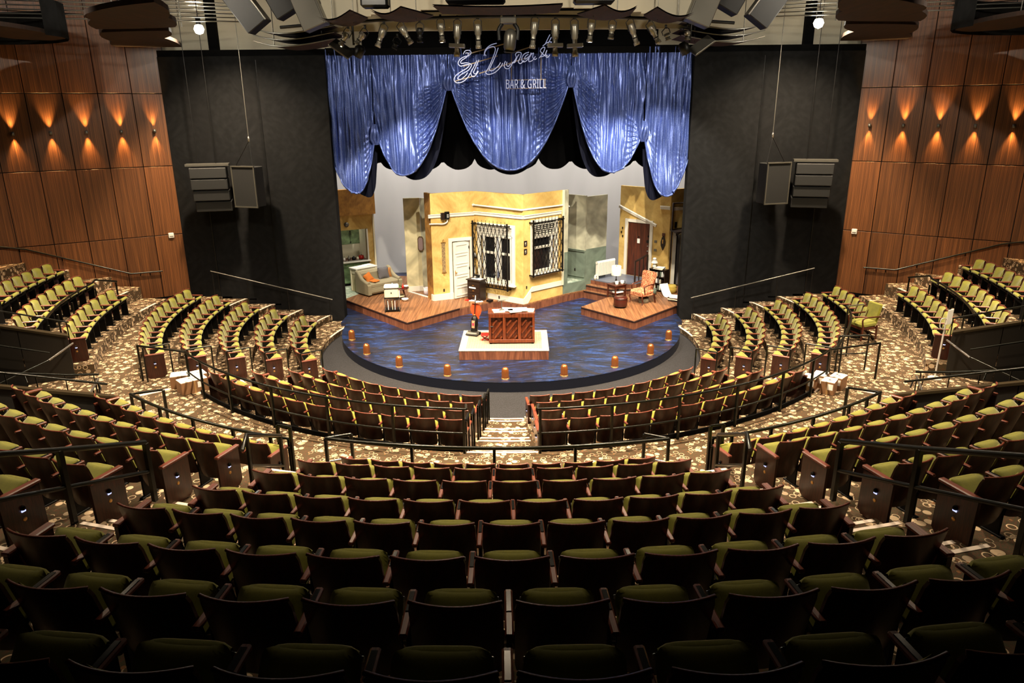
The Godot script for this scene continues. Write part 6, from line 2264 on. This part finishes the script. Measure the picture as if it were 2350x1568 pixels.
func build_rig() -> void:
	# pipe
	var pts := []
	for i in 25:
		var x := lerpf(-6.0, 6.0, i / 24.0)
		pts.append(Vector3(x, 9.74 - 0.006 * x * x, 3.5))
	var s := begin()
	tube(s, pts, 0.04, 8)
	tag(obj("lighting_pipe", s, M.fixture_dark), "dark curved pipe from which the stage spotlights hang", "pipe")
	for i in FIXTURES.size():
		var q: Array = FIXTURES[i]
		var lab: String = "%s spotlight from the left on the curved pipe%s" % [ordinal(i + 1) if i < 14 else ["fourth last", "third last", "second last", "last"][i - 14], ", with a square colour scroller" if q[4] else ""]
		spotlight(lab, rig_point(q[0], q[1]), rig_point(q[2], q[3]), q[4] == 1, M.fixture_dark if i in [3, 5] else M.fixture)
	# big moving head in the middle
	var t := thing("moving_head", "big dark moving head lamp in the middle of the pipe", "spotlight")
	var c := rig_point(0.12, 9.02)
	s = begin()
	box(s, c + Vector3(0, 0.22, 0), Vector3(0.44, 0.16, 0.34), Basis.IDENTITY, 0.03)
	obj("base", s, M.steel, t)
	for sg: float in [-1.0, 1.0]:
		s = begin()
		tube(s, curve_points([c + Vector3(0.15 * sg, 0.15, 0), c + Vector3(0.25 * sg, 0.0, 0), c + Vector3(0.24 * sg, -0.25, 0)], 5), 0.05, 8)
		obj("arm", s, M.fixture_dark, t)
	turned("head", t, M.steel, [Vector2(0, 0), Vector2(0.12, 0.02), Vector2(0.16, 0.12), Vector2(0.17, 0.4), Vector2(0.14, 0.52), Vector2(0.06, 0.58), Vector2(0, 0.59)], c + Vector3(0.02, -0.56, 0.0), Basis(Vector3.BACK, -0.08), 20)
	turned("lens_rim", t, M.fixture_dark, [Vector2(0.1, 0.0), Vector2(0.14, 0.01), Vector2(0.15, 0.05), Vector2(0.12, 0.05)], c + Vector3(0.02, -0.58, 0), Basis(Vector3.BACK, -0.08), 20)
	for sg: float in [-1.0, 1.0]:
		turned("hook", t, M.chrome, [Vector2(0, 0), Vector2(0.035, 0), Vector2(0.035, 0.14), Vector2(0, 0.16)], c + Vector3(0.17 * sg, 0.3, 0.02), Basis.IDENTITY, 8)
	# big barn door plates at the ends of the pipe
	for sg: float in [-1.0, 1.0]:
		var side := "left" if sg < 0 else "right"
		t = thing("barn_door_lamp", "floodlight with a wide grey barn door plate at the %s end of the pipe" % side, "spotlight")
		s = begin()
		var p := rig_point(0.393 + sg * 3.75, 8.72)
		box(s, p + Vector3(0.12 * sg, -0.06, 0), Vector3(0.62, 0.05, 0.46), Basis(Vector3.BACK, sg * 0.62) * Basis(Vector3.RIGHT, 0.5), 0.01)
		obj("barn_door", s, M.steel, t)
		turned("body", t, M.fixture_dark, [Vector2(0, 0), Vector2(0.13, 0.02), Vector2(0.15, 0.25), Vector2(0.08, 0.34), Vector2(0, 0.34)], p + Vector3(-0.25 * sg, -0.28, 0), Basis(Vector3.BACK, sg * 0.5), 14)
		turned("clamp", t, M.fixture_dark, [Vector2(0, 0), Vector2(0.03, 0), Vector2(0.03, 1.0), Vector2(0, 1.0)], p + Vector3(-0.2 * sg, 0.03, 0), Basis.IDENTITY, 8)
	# catwalk front, arched, and the pale wall behind the pipe
	M.plaster = mat(Color(0.72, 0.69, 0.61), 0.8)
	M.cloud = textured(wood_texture(Color(0.12, 0.065, 0.036), Color(0.19, 0.105, 0.058), 6.0, 151.0), Vector3(0.5, 0.5, 0.5), 0.9)
	s = begin()
	for i in 24:
		var x0 := lerpf(-5.2, 5.2, i / 24.0)
		var x1 := lerpf(-5.2, 5.2, (i + 1) / 24.0)
		var lo := 9.88 - 0.012 * (x0 * x0 + x1 * x1) * 0.5
		box(s, Vector3((x0 + x1) * 0.5, (lo + 10.9) * 0.5, 4.2 - 0.02 * x0 * x1), Vector3(x1 - x0 + 0.005, 10.9 - lo, 0.12))
	struct("wall_catwalk", s, M.plaster, "pale arched front of the catwalk over the stage")
	s = begin()
	box(s, Vector3(0, 9.86, 1.3), Vector3(11.4, 0.5, 0.1))
	struct("wall_rear_catwalk", s, M.plaster, "pale fascia behind the stage spotlights")
	for sg: float in [-1.0, 1.0]:
		var side := "left" if sg < 0 else "right"
		# curved brown sound reflectors under the catwalk
		var quads := [[Vector2(4.43, 5.79), Vector2(3.38, 6.91), Vector2(3.44, 4.52), Vector2(4.58, 3.47), "outer"], [Vector2(2.91, 7.09), Vector2(2.18, 7.39), Vector2(1.75, 4.9), Vector2(3.1, 4.6), "inner"]]
		for q: Array in quads:
			s = begin()
			for top in 2:
				grid(s, 8, 6, func(u: float, v: float):
					var a: Vector2 = q[0].lerp(q[1], u)
					var b: Vector2 = q[3].lerp(q[2], u)
					var p := a.lerp(b, v)
					return Vector3(p.x * sg, 9.5 - 0.12 * sin(PI * u) + 0.1 * v + 0.03 * top, p.y), top == (1 if sg > 0 else 0))
			var o := obj("sound_reflector", s, M.cloud)
			tag(o, "curved brown sound reflector under the catwalk, %s one on the %s" % [q[4], side], "reflector", "sound reflectors under the catwalk")
			for k in 2:
				s = begin()
				var hp: Vector2 = q[0].lerp(q[2], 0.3 + 0.4 * k)
				tube(s, [Vector3(hp.x * sg, 9.45, hp.y), Vector3(hp.x * sg, 12.0, hp.y)], 0.012, 5)
				obj("hanger", s, M.steel, o)
		# stacks of dark curved blades beside the stage opening
		t = thing("reflector_stack", "stack of dark curved blades with pale rims at the %s of the pipe" % side, "reflector")
		for k in 3:
			s = begin()
			grid(s, 12, 4, func(u: float, v: float):
				var x := lerpf(4.95, 7.5, u)
				return Vector3(x * sg, 9.72 - 0.17 * k - 0.22 * sin(PI * u), 2.3 - 2.0 * pow(absf(u - 0.35), 1.6) - v * 1.5), sg > 0)
			obj("blade", s, M.cloud, t)
			s = begin()
			var rim := []
			for i in 13:
				var u := i / 12.0
				rim.append(Vector3(lerpf(4.95, 7.5, u) * sg, 9.72 - 0.17 * k - 0.22 * sin(PI * u), 2.3 - 2.0 * pow(absf(u - 0.35), 1.6)))
			tube(s, rim, 0.018, 5)
			obj("rim", s, M.steel, t)
		for x: float in [5.4, 6.8]:
			s = begin()
			tube(s, [Vector3(x * sg, 9.2, 1.6), Vector3(x * sg, 12.0, 1.6)], 0.014, 5)
			obj("hanger", s, M.steel, t)
		# slanting dark loudspeaker columns and a grey duct
		for k in 3:
			var lab: String = ["dark slanting box hanging outermost at the %s of the catwalk", "dark slanting box hanging in the middle at the %s of the catwalk", "grey slanting panel next to the %s end of the catwalk"][k] % side
			t = thing("hanging_box", lab, "loudspeaker", Vector3.ZERO, 0.0, "slanting boxes beside the catwalk")
			var at := Vector3([7.0, 6.1, 5.15][k] * sg, [10.15, 10.5, 10.15][k], [3.4, 3.4, 4.0][k])
			var bb := Basis(Vector3.BACK, sg * [-0.62, -0.5, -0.42][k])
			if k == 2:
				bb = Basis(Vector3.BACK, sg * -0.36)
			s = begin()
			box(s, at, Vector3(0.62, 1.5, 0.5), bb, 0.02)
			obj("cabinet", s, M.fixture_dark if k < 2 else M.steel, t)
			s = begin()
			box(s, at + bb * Vector3(-0.3 * sg, 0, 0.24), Vector3(0.05, 1.52, 0.06), bb, 0.01)
			obj("edge_profile", s, M.steel, t)
			s = begin()
			tube(s, [at + Vector3(0, 0.5, 0), Vector3(at.x, 12.0, at.z)], 0.02, 5)
			obj("hanger", s, M.fixture_dark, t)
		# brown ceiling clouds with open slots
		var strips := [[Vector2(6.3, 9.9), Vector2(8.2, 8.6), Vector2(8.9, 7.4), Vector2(7.1, 7.6)], [Vector2(7.3, 7.3), Vector2(9.1, 7.0), Vector2(10.1, 5.0), Vector2(8.0, 5.3)], [Vector2(8.3, 5.0), Vector2(10.2, 4.7), Vector2(11.2, 2.2), Vector2(9.3, 3.1)], [Vector2(9.5, 2.9), Vector2(11.3, 2.0), Vector2(12.3, 0.0), Vector2(10.4, -0.4)], [Vector2(11.6, 6.8), Vector2(12.9, 6.2), Vector2(13.3, 3.3), Vector2(12.3, 2.6), Vector2(11.6, 4.4)]]
		for i in strips.size():
			s = begin()
			var plan := []
			var n: int = strips[i].size()
			for j in n:   # rounded outline
				var a: Vector2 = strips[i][j]
				var b: Vector2 = strips[i][(j + 1) % n]
				for k in 4:
					var m := a.lerp(b, k / 4.0)
					var out := Vector2(b.y - a.y, a.x - b.x).normalized() * 0.12 * sin(PI * k / 4.0)
					plan.append(Vector2((m.x - out.x) * sg, m.y - out.y))
			slab(s, plan, 9.32 + 0.05 * (i % 2), 9.42 + 0.05 * (i % 2))
			var o := obj("ceiling_cloud", s, M.cloud)
			tag(o, "brown curved ceiling cloud over the %s seats, %s from the rear" % [side, ordinal(i + 1) if i < 4 else "the outermost one"], "ceiling panel", "brown ceiling clouds")
			s = begin()
			var hc: Vector2 = (strips[i][0] + strips[i][2]) * 0.5
			tube(s, [Vector3(hc.x * sg, 9.4, hc.y), Vector3(hc.x * sg, 12.0, hc.y)], 0.015, 5)
			obj("hanger", s, M.steel, o)
		# the bright work lamp between the clouds
		t = thing("work_lamp", "round glaring white work lamp at the %s above the black wall" % side, "lamp", Vector3(8.58 * sg, 9.6, 2.5))
		M.lamp_glow = mat(Color.WHITE, 0.5)
		M.lamp_glow.emission_enabled = true
		M.lamp_glow.emission = Color(1.0, 0.97, 0.9)
		M.lamp_glow.emission_energy_multiplier = 8.0
		turned("bulb", t, M.lamp_glow, [Vector2(0, -0.14), Vector2(0.1, -0.1), Vector2(0.14, 0.0), Vector2(0.1, 0.1), Vector2(0, 0.14)], Vector3.ZERO, Basis.IDENTITY, 18)
		turned("holder", t, M.fixture_dark, [Vector2(0.06, 0.1), Vector2(0.07, 0.3), Vector2(0, 0.3)], Vector3.ZERO)
		turned("cable", t, M.fixture_dark, [Vector2(0.012, 0.3), Vector2(0.012, 2.4)], Vector3.ZERO, Basis.IDENTITY, 6)
		# catwalk rails in the dark
		t = thing("catwalk_rail", "thin grey rails of the dark catwalk above the %s seats" % side, "railing")
		for k in 6:
			pipe("rail", [Vector3((6.6 + 0.2 * k) * sg, 9.75 + 0.13 * k, 2.6 - 0.3 * k), Vector3((14.5 - 0.3 * k) * sg, 9.75 + 0.13 * k, 4.6 - 0.3 * k)], 0.018, t, M.steel)
		for k in 5:
			pipe("upright", [Vector3((7.2 + 1.6 * k) * sg, 9.6, 2.7 + 0.4 * k), Vector3((7.2 + 1.6 * k) * sg, 12.0, 2.7 + 0.4 * k)], 0.018, t, M.steel)
		# dark drum of the follow spot gallery at the outer edge
		s = begin()
		for k in 10:
			var a0 := deg_to_rad(-10 + 16.0 * k)
			var a1 := deg_to_rad(-10 + 16.0 * (k + 1))
			face(s, [Vector3((13.9 - 2.6 * cos(a0)) * sg, 9.25, 4.7 - 2.3 * sin(a0)), Vector3((13.9 - 2.6 * cos(a1)) * sg, 9.25, 4.7 - 2.3 * sin(a1)), Vector3((13.9 - 2.6 * cos(a1)) * sg, 10.1, 4.7 - 2.3 * sin(a1)), Vector3((13.9 - 2.6 * cos(a0)) * sg, 10.1, 4.7 - 2.3 * sin(a0))], Vector3.BACK)
		struct("wall_gallery_" + side, s, M.black_wall, "curved dark balustrade of the %s lighting gallery" % side)
	# front reflector in the middle
	s = begin()
	for top in 2:
		grid(s, 12, 4, func(u: float, v: float): return Vector3(lerpf(-1.48, 1.28, u), 9.5 + 0.03 * top - 0.04 * sin(PI * u) + 0.08 * v, lerpf(7.6, 5.5, v)), top == 0)
	tag(obj("sound_reflector", s, M.cloud), "wide dark brown sound reflector in the middle under the catwalk", "reflector", "sound reflectors under the catwalk")
	for i in 3:
		s = begin()
		box(s, Vector3([-2.9, -0.6, 2.0][i], 9.78, [6.4, 6.9, 6.7][i]), Vector3([0.62, 1.3, 0.9][i], 0.34, 0.4), Basis.IDENTITY, 0.05)
		tag(obj("hanging_box", s, M.fixture_dark), "black box hanging before the catwalk front, %s of three" % ["leftmost", "middle", "rightmost"][i], "loudspeaker", "black boxes before the catwalk front")
	# grey upper wall over the proscenium
	s = begin()
	for sg: float in [-1.0, 1.0]:
		slab(s, [Vector2(4.9 * sg, -1.5), Vector2(11.6 * sg, -1.5), Vector2(11.6 * sg, -1.7), Vector2(4.9 * sg, -1.7)], 9.3, 12.0)
	struct("wall_upper_stage", s, M.plaster, "grey plaster wall above the black proscenium walls")
	s = begin()
	slab(s, [Vector2(-4.9, -1.6), Vector2(4.9, -1.6), Vector2(4.9, -1.8), Vector2(-4.9, -1.8)], 9.3, 12.0)
	struct("wall_upper_middle", s, M.black, "black wall above the stage opening")
	for q: Vector3 in RIG_LAMPS:
		t = thing("catwalk_lamp", "black work light above the rear catwalk", "lamp", q + Vector3(0, 0.05, 0.08), 0.0, "work lights over the rear catwalk")
		turned("housing", t, M.fixture_dark, [Vector2(0.12, -0.02), Vector2(0.14, 0.0), Vector2(0.12, 0.2), Vector2(0, 0.22)], Vector3.ZERO)
		turned("lens", t, M.lamp_glow, [Vector2(0, 0.02), Vector2(0.11, 0.02)], Vector3.ZERO)
		turned("stem", t, M.fixture_dark, [Vector2(0.02, 0.2), Vector2(0.02, 0.92)], Vector3.ZERO, Basis.IDENTITY, 6)
	# downlight cans for the house lights
	for i in HOUSE.size():
		var h: Array = HOUSE[i]
		t = thing("house_downlight_can", "black downlight can in the ceiling over the seats", "lamp", Vector3(h[0], h[1], h[2]), 0.0, "downlight cans over the seats")
		turned("can", t, M.fixture_dark, [Vector2(0.14, -0.1), Vector2(0.16, -0.1), Vector2(0.16, 0.3), Vector2(0, 0.3)], Vector3.ZERO)
		turned("lens", t, M.lamp_glow, [Vector2(0, 0.0), Vector2(0.13, 0.0)], Vector3.ZERO)
		turned("stem", t, M.fixture_dark, [Vector2(0.02, 0.3), Vector2(0.02, 1.4)], Vector3.ZERO, Basis.IDENTITY, 6)


# ---------------------------------------------------------------- walls of the house: lamps, speakers, vomitories, boxes

func build_house_details() -> void:
	for sg: float in [-1.0, 1.0]:
		var side := "left" if sg < 0 else "right"
		# up and down sconces
		for i in 8:
			var t0 := 0.585 + 0.988 * i
			var base := wall_point(t0, 6.81, sg, 0.012)
			var t := thing("sconce", "%s up and down wall sconce from the stage on the %s wooden wall" % [ordinal(i + 1), side], "sconce", base, atan2(-0.538 * sg, 0.843), "sconces on the wooden walls")
			turned("cylinder", t, M.steel, [Vector2(0.035, -0.055), Vector2(0.045, -0.055), Vector2(0.045, 0.055), Vector2(0.035, 0.055), Vector2(0.035, -0.055)], Vector3(0, 0, 0.08), Basis.IDENTITY, 14)
			var s := begin()
			box(s, Vector3(0, 0, 0.025), Vector3(0.05, 0.06, 0.05))
			obj("bracket", s, M.steel, t)
			for u: float in [-1.0, 1.0]:
				turned("bulb", t, M.sconce_glow, [Vector2(0, 0.03 * u), Vector2(0.033, 0.03 * u)], Vector3(0, 0, 0.08), Basis.IDENTITY, 12)
				var from := wall_point(t0, 6.81 + 0.062 * u, sg, 0.085)
				spot("sconce_spot", from, from + Vector3(0, u, 0) - (wall_point(0, 0, sg, 1.0) - wall_point(0, 0, sg, 0.0)) * 0.02, 9.0, 27.0, Color(1.0, 0.76, 0.46), 0.03, 1.0)
		# white wall plates
		var sp := wall_point(0.55, 3.32, sg, 0.03)
		var wp := thing("wall_plate", "small white box on the %s wooden wall near the black wall" % side, "wall box", sp, atan2(-0.538 * sg, 0.843))
		var st := begin()
		box(st, Vector3.ZERO, Vector3(0.17, 0.17, 0.07), Basis.IDENTITY, 0.012)
		obj("case", st, M.white, wp)
		st = begin()
		box(st, Vector3(0, -0.03, 0.037), Vector3(0.12, 0.03, 0.006), Basis.IDENTITY, 0.002)
		obj("grille", st, M.steel, wp)
		# loudspeakers hung before the black walls
		var arr := thing("line_array", "dark flown line array of stacked cabinets before the %s black wall" % side, "loudspeaker")
		for k in 4:
			st = begin()
			box(st, Vector3(9.98 * sg, 5.48 - 0.36 * k, -0.2 - 0.02 * k * k), Vector3(1.15, 0.34, 0.5), Basis(Vector3.UP, -0.25 * sg) * Basis(Vector3.RIGHT, 0.04 * k), 0.02)
			obj("cabinet", st, M.speaker, arr)
		st = begin()
		box(st, Vector3(9.98 * sg, 5.74, -0.2), Vector3(1.35, 0.07, 0.4), Basis(Vector3.UP, -0.25 * sg))
		obj("top_bar", st, M.steel, arr)
		for x: float in [9.7, 10.3]:
			pipe("cable", [Vector3(x * sg, 5.78, -0.2), Vector3(x * sg, 11.97, -0.2)], 0.01, arr, M.fixture_dark)
		var cab := thing("subwoofer", "dark flown loudspeaker cabinet with pale edges before the %s black wall" % side, "loudspeaker")
		var cb := Basis(Vector3.UP, 0.3 * sg)
		var cc := Vector3(8.66 * sg, 5.03, -0.15)
		st = begin()
		box(st, cc, Vector3(0.85, 1.3, 0.5), cb, 0.02)
		obj("body", st, M.speaker, cab)
		for e in [[-0.43, 0, 0.04, 1.34], [0.43, 0, 0.04, 1.34]]:
			st = begin()
			box(st, cc + cb * Vector3(e[0], e[1], 0.25), Vector3(e[2], e[3], 0.04), cb)
			obj("edge_profile", st, M.fixture_edge, cab)
		for y: float in [-0.65, 0.66]:
			st = begin()
			box(st, cc + cb * Vector3(0, y, 0.25), Vector3(0.9, 0.04, 0.05), cb)
			obj("edge_profile", st, M.fixture_edge, cab)
		pipe("sling", [cc + cb * Vector3(-0.38, 0.65, 0.1), Vector3(8.5 * sg, 6.5, -0.15)], 0.014, cab, M.fixture_dark)
		pipe("sling", [cc + cb * Vector3(0.3, 0.65, 0.1), Vector3(8.5 * sg, 6.5, -0.15)], 0.014, cab, M.fixture_dark)
		pipe("chain", [Vector3(8.5 * sg, 6.4, -0.15), Vector3(8.5 * sg, 11.97, -0.15)], 0.012, cab, M.steel)
		turned("shackle", cab, M.chrome, [Vector2(0, 0), Vector2(0.035, 0.02), Vector2(0.035, 0.16), Vector2(0, 0.18)], Vector3(8.5 * sg, 6.45, -0.15), Basis.IDENTITY, 8)
		build_vomitory(sg, side)
		# kick wall at the edge of the cross aisle
		var kb := begin()
		sector(kb, 4.4 * sg, 46.5 * sg, 9.845, 9.875, 0.8, AISLE_Y + 0.1)
		struct("trim_%d" % (10 if sg < 0 else 11), kb, M.black, "low black kick wall behind the fourth row of the front %s block" % side)
	build_loose_things()


func build_vomitory(sg: float, side: String) -> void:
	var lo := func(rho: float): return 2.1 + 0.42 * (rho - 12.4)
	var hi := func(rho: float): return 2.2 + 0.33 * (rho - 12.36)
	var n := 9
	for w in 2:
		var az := (40.8 if w == 0 else 62.3) * sg
		var f: Callable = lo if w == 0 else hi
		var r0 := 12.0 if w == 0 else 12.2
		var s := begin()
		for i in n:
			var a := r0 + i * 1.0
			var p0 := pol(az, a)
			var p1 := pol(az, a + 0.985)
			var th := 0.1 * sg * (-1.0 if w == 0 else 1.0)
			var q0 := pol(az + th * 5.0, a)
			var q1 := pol(az + th * 5.0, a + 0.985)
			for seg in [[p0, p1, 1], [q0, q1, -1]]:
				face(s, [Vector3(seg[0].x, 0.3, seg[0].z), Vector3(seg[1].x, 0.3, seg[1].z), Vector3(seg[1].x, f.call(a + 0.985), seg[1].z), Vector3(seg[0].x, f.call(a), seg[0].z)], pol(az + 90.0 * (sg if w == 0 else -sg) * seg[2], 1.0) - Vector3(0, 0, SEAT_CENTRE_Z))
			if i == 0:
				face(s, [Vector3(p0.x, 0.3, p0.z), Vector3(q0.x, 0.3, q0.z), Vector3(q0.x, f.call(a), q0.z), Vector3(p0.x, f.call(a), p0.z)], -p0)
		struct("wall_vomitory_%s_%s" % [side, "near" if w == 0 else "far"], s, M.vom, "dark panelled wall on the %s of the %s vomitory" % ["near side" if w == 0 else "far side", side])
		s = begin()
		for i in n:
			var a := r0 + i * 1.0
			bar(s, pol(az + 0.25 * sg * (-1 if w == 0 else 1), a, f.call(a) + 0.02), pol(az + 0.25 * sg * (-1 if w == 0 else 1), a + 1.0, f.call(a + 1.0) + 0.02), 0.2, 0.05)
		struct("trim_%s_%s" % [side, "near" if w == 0 else "far"], s, M.cap, "bronze cap on the %s vomitory wall of the %s side" % ["near" if w == 0 else "far", side])
		# slender seams
	var s := begin()
	sector(s, 40.8 * sg, 62.3 * sg, 13.19, 21.0, -0.02, 0.5)
	struct("floor", s, M.black, "dark floor of the %s vomitory passage" % side)
	s = begin()
	sector(s, 40.8 * sg, 62.3 * sg, 20.6, 21.0, 0.4, 5.4)
	struct("wall_vomitory_%s_end" % side, s, M.black, "dark end wall of the %s vomitory" % side)
	# handrails
	var t := rail_thing("bronze handrail along the cap of the near wall of the %s vomitory" % side, "vomitory rails")
	pipe("rail", [pol(41.4 * sg, 12.05, 2.2), pol(41.4 * sg, 16.0, 3.86)], 0.024, t)
	for r: float in [12.2, 13.4, 14.6, 15.8]:
		pipe("bracket", [pol(41.4 * sg, r, 2.2 + 0.42 * (r - 12.05)), pol(41.0 * sg, r, 2.08 + 0.42 * (r - 12.05))], 0.014, t)
	t = rail_thing("bronze handrail on thin balusters down the middle of the %s vomitory" % side, "vomitory rails")
	pipe("rail", [pol(47.5 * sg, 11.85, 2.03), pol(48.4 * sg, 12.4, 2.1), pol(51.5 * sg, 16.0, 2.9)], 0.026, t)
	pipe("lower_rail", [pol(48.4 * sg, 12.4, 1.6), pol(51.5 * sg, 16.0, 2.4)], 0.016, t)
	for k in 7:
		var r := 11.95 + 0.5 * k
		var az := 47.6 + 0.9 * k * 0.9
		pipe("baluster", [pol(az * sg, r, AISLE_Y if r < 13.1 else 0.5), pol(az * sg, r, 2.02 + 0.18 * (r - 11.95))], 0.012, t)
	t = rail_thing("bright rail across the mouth of the %s vomitory" % side, "vomitory rails")
	pipe("rail", [pol(47.2 * sg, 11.9, 1.95), pol(42.6 * sg, 12.35, 1.95)], 0.024, t, M.chrome)
	pipe("rail_down", [pol(42.6 * sg, 12.35, 1.95), pol(42.4 * sg, 14.4, 1.2)], 0.02, t)
	for az: float in [47.0, 44.9, 42.8]:
		pipe("post", [pol(az * sg, 11.9 + (47.2 - az) * 0.098, AISLE_Y), pol(az * sg, 11.9 + (47.2 - az) * 0.098, 1.95)], 0.014, t)
	t = rail_thing("bright rail at the far wall of the %s vomitory" % side, "vomitory rails")
	pipe("rail", [pol(61.5 * sg, 12.1, 2.02), pol(57.0 * sg, 12.6, 1.95)], 0.024, t, M.chrome)
	pipe("rail_down", [pol(57.0 * sg, 12.6, 1.95), pol(55.5 * sg, 15.0, 1.2)], 0.02, t)
	pipe("upper_rail", [pol(61.6 * sg, 12.1, 2.55), pol(61.6 * sg, 16.5, 4.1)], 0.02, t)
	pipe("inner_rail", [pol(60.8 * sg, 12.6, 1.9), pol(60.8 * sg, 16.5, 3.3)], 0.02, t)
	for r: float in [12.15, 13.5, 14.9, 16.3]:
		pipe("post", [pol(61.7 * sg, r, 2.1 + 0.33 * (r - 12.36)), pol(61.6 * sg, r, 2.55 + 0.352 * (r - 12.1))], 0.014, t)
	if sg > 0:
		t = thing("sign_stand", "white sign on a slim white stand before the right vomitory wall", "sign stand", pol(60.6, 11.98, AISLE_Y))
		pipe("stand", [Vector3(0, 0, 0), Vector3(0.03, 1.5, 0)], 0.02, t, M.white)
		s = begin()
		box(s, Vector3(0.1, 1.55, 0), Vector3(0.2, 0.36, 0.02), Basis(Vector3.UP, 0.5), 0.004)
		obj("board", s, M.paper, t)
		turned("foot", t, M.white, [Vector2(0, 0), Vector2(0.16, 0.0), Vector2(0.15, 0.02), Vector2(0, 0.025)], Vector3.ZERO)
		pipe("hook", curve_points([Vector3(0, 1.25, 0.02), Vector3(-0.1, 1.3, 0.02), Vector3(-0.1, 1.5, 0.02), Vector3(0.02, 1.52, 0.02)], 4), 0.012, t, M.white)


func build_loose_things() -> void:
	var card := mat(Color(0.50, 0.36, 0.235), 0.85)
	var spots := [
		["left", -7.88, 7.98, 0.35, "leftmost carton"], ["left", -7.44, 8.3, 0.75, "front carton"], ["left", -7.5, 7.9, 0.7, "rear carton"],
		["right", 7.15, 8.26, -0.6, "leftmost carton"], ["right", 7.46, 8.08, -0.6, "second carton from the left"], ["right", 7.5, 8.5, -0.6, "nearest carton"], ["right", 7.82, 8.22, -0.75, "rightmost carton"],
	]
	for q: Array in spots:
		var t := thing("carton", "white topped brown carton on the aisle, %s of the %s pile" % [q[4], q[0]], "carton", Vector3(q[1], AISLE_Y, q[2]), q[3], "cartons on the cross aisle")
		var wide := 0.4 if q[0] == "left" else 0.3
		if q[4] == "front carton":
			wide = 0.62
		part("box", t, card, Transform3D.IDENTITY, [[0, 0.15, 0, wide, 0.3, 0.36]], 0.006)
		part("white_top", t, M.paper, Transform3D.IDENTITY, [[0, 0.306, 0, wide - 0.01, 0.012, 0.35]])
		part("printed_mark", t, M.black_iron, Transform3D.IDENTITY, [[0.03, 0.3135, 0.02, 0.07, 0.003, 0.03], [-0.05, 0.3135, -0.05, 0.04, 0.003, 0.02]])
		part("shipping_label", t, M.paper, Transform3D.IDENTITY, [[wide * 0.2, 0.19, 0.182, 0.12, 0.14, 0.004]])
		part("tape", t, mat(Color(0.62, 0.48, 0.3), 0.4), Transform3D.IDENTITY, [[0, 0.15, 0.181, 0.04, 0.3, 0.003]])
	# loose armchair at the end of the fifth row on the right
	var c := Transform3D(Basis(Vector3.UP, -PI / 2 + 0.32), Vector3(10.12, AISLE_Y, 4.28))
	var t := thing("armchair", "loose olive armchair with bent wooden arms at the right side block", "armchair")
	var s := begin()
	box(s, c * Vector3(0, 0.44, 0), Vector3(0.52, 0.16, 0.54), c.basis * Basis(Vector3.RIGHT, 0.06), 0.05)
	obj("seat", s, M.velvet, t)
	s = begin()
	box(s, c * Vector3(0, 0.72, -0.30), Vector3(0.5, 0.6, 0.09), c.basis * Basis(Vector3.RIGHT, -0.22), 0.04)
	obj("back", s, M.velvet, t)
	part("apron", t, M.brown_wood, c, [[0, 0.34, 0, 0.5, 0.07, 0.5]], 0.01)
	part("crossbar", t, M.brown_wood, c, [[0, 0.16, 0.2, 0.5, 0.03, 0.03], [0, 0.16, -0.22, 0.5, 0.03, 0.03]])
	for x: float in [-0.27, 0.27]:
		for z: float in [0.24, -0.24]:
			s = begin()
			bar(s, c * Vector3(x, 0.0, z * 1.08), c * Vector3(x, 0.42, z), 0.04, 0.04)
			obj("leg", s, M.brown_wood, t)
		s = begin()
		tube(s, curve_points([c * Vector3(x, 0.36, 0.22), c * Vector3(x, 0.58, 0.28), c * Vector3(x, 0.66, 0.2), c * Vector3(x, 0.67, -0.1), c * Vector3(x, 0.66, -0.33)], 5), 0.022, 7)
		obj("arm", s, M.brown_wood, t)
	# curved bronze rail round the place for wheelchairs
	t = rail_thing("curved bronze rail behind the fourth row of the right side block")
	pipe("rail", curve_points([Vector3(9.61, 1.98, 4.24), Vector3(9.4, 1.98, 5.03), Vector3(8.9, 1.98, 6.1), Vector3(8.3, 1.98, 7.15), Vector3(7.75, 1.9, 8.0)], 5), 0.032, t)
	for p: Vector3 in [Vector3(9.6, 0, 4.35), Vector3(9.1, 0, 5.7), Vector3(8.3, 0, 7.15)]:
		post(Vector3(p.x, AISLE_Y - 0.1, p.z), 1.97, t, 0.04)
	pipe("head_rail", [Vector3(9.61, 2.0, 4.24), Vector3(10.2, 2.0, 4.05)], 0.022, t, M.chrome)
	t = rail_thing("dark rail loop beside the black and brown mat on the right of the cross aisle")
	var g := [Vector3(8.23, AISLE_Y, 7.09), Vector3(9.0, AISLE_Y, 7.0)]
	for p: Vector3 in g:
		post(p, 2.0, t, 0.04)
	pipe("top_rail", [g[0] + Vector3(0, 0.92, 0), g[1] + Vector3(0, 0.92, 0)], 0.024, t)
	pipe("middle_rail", [g[0] + Vector3(0, 0.45, 0), g[1] + Vector3(0, 0.45, 0)], 0.018, t)
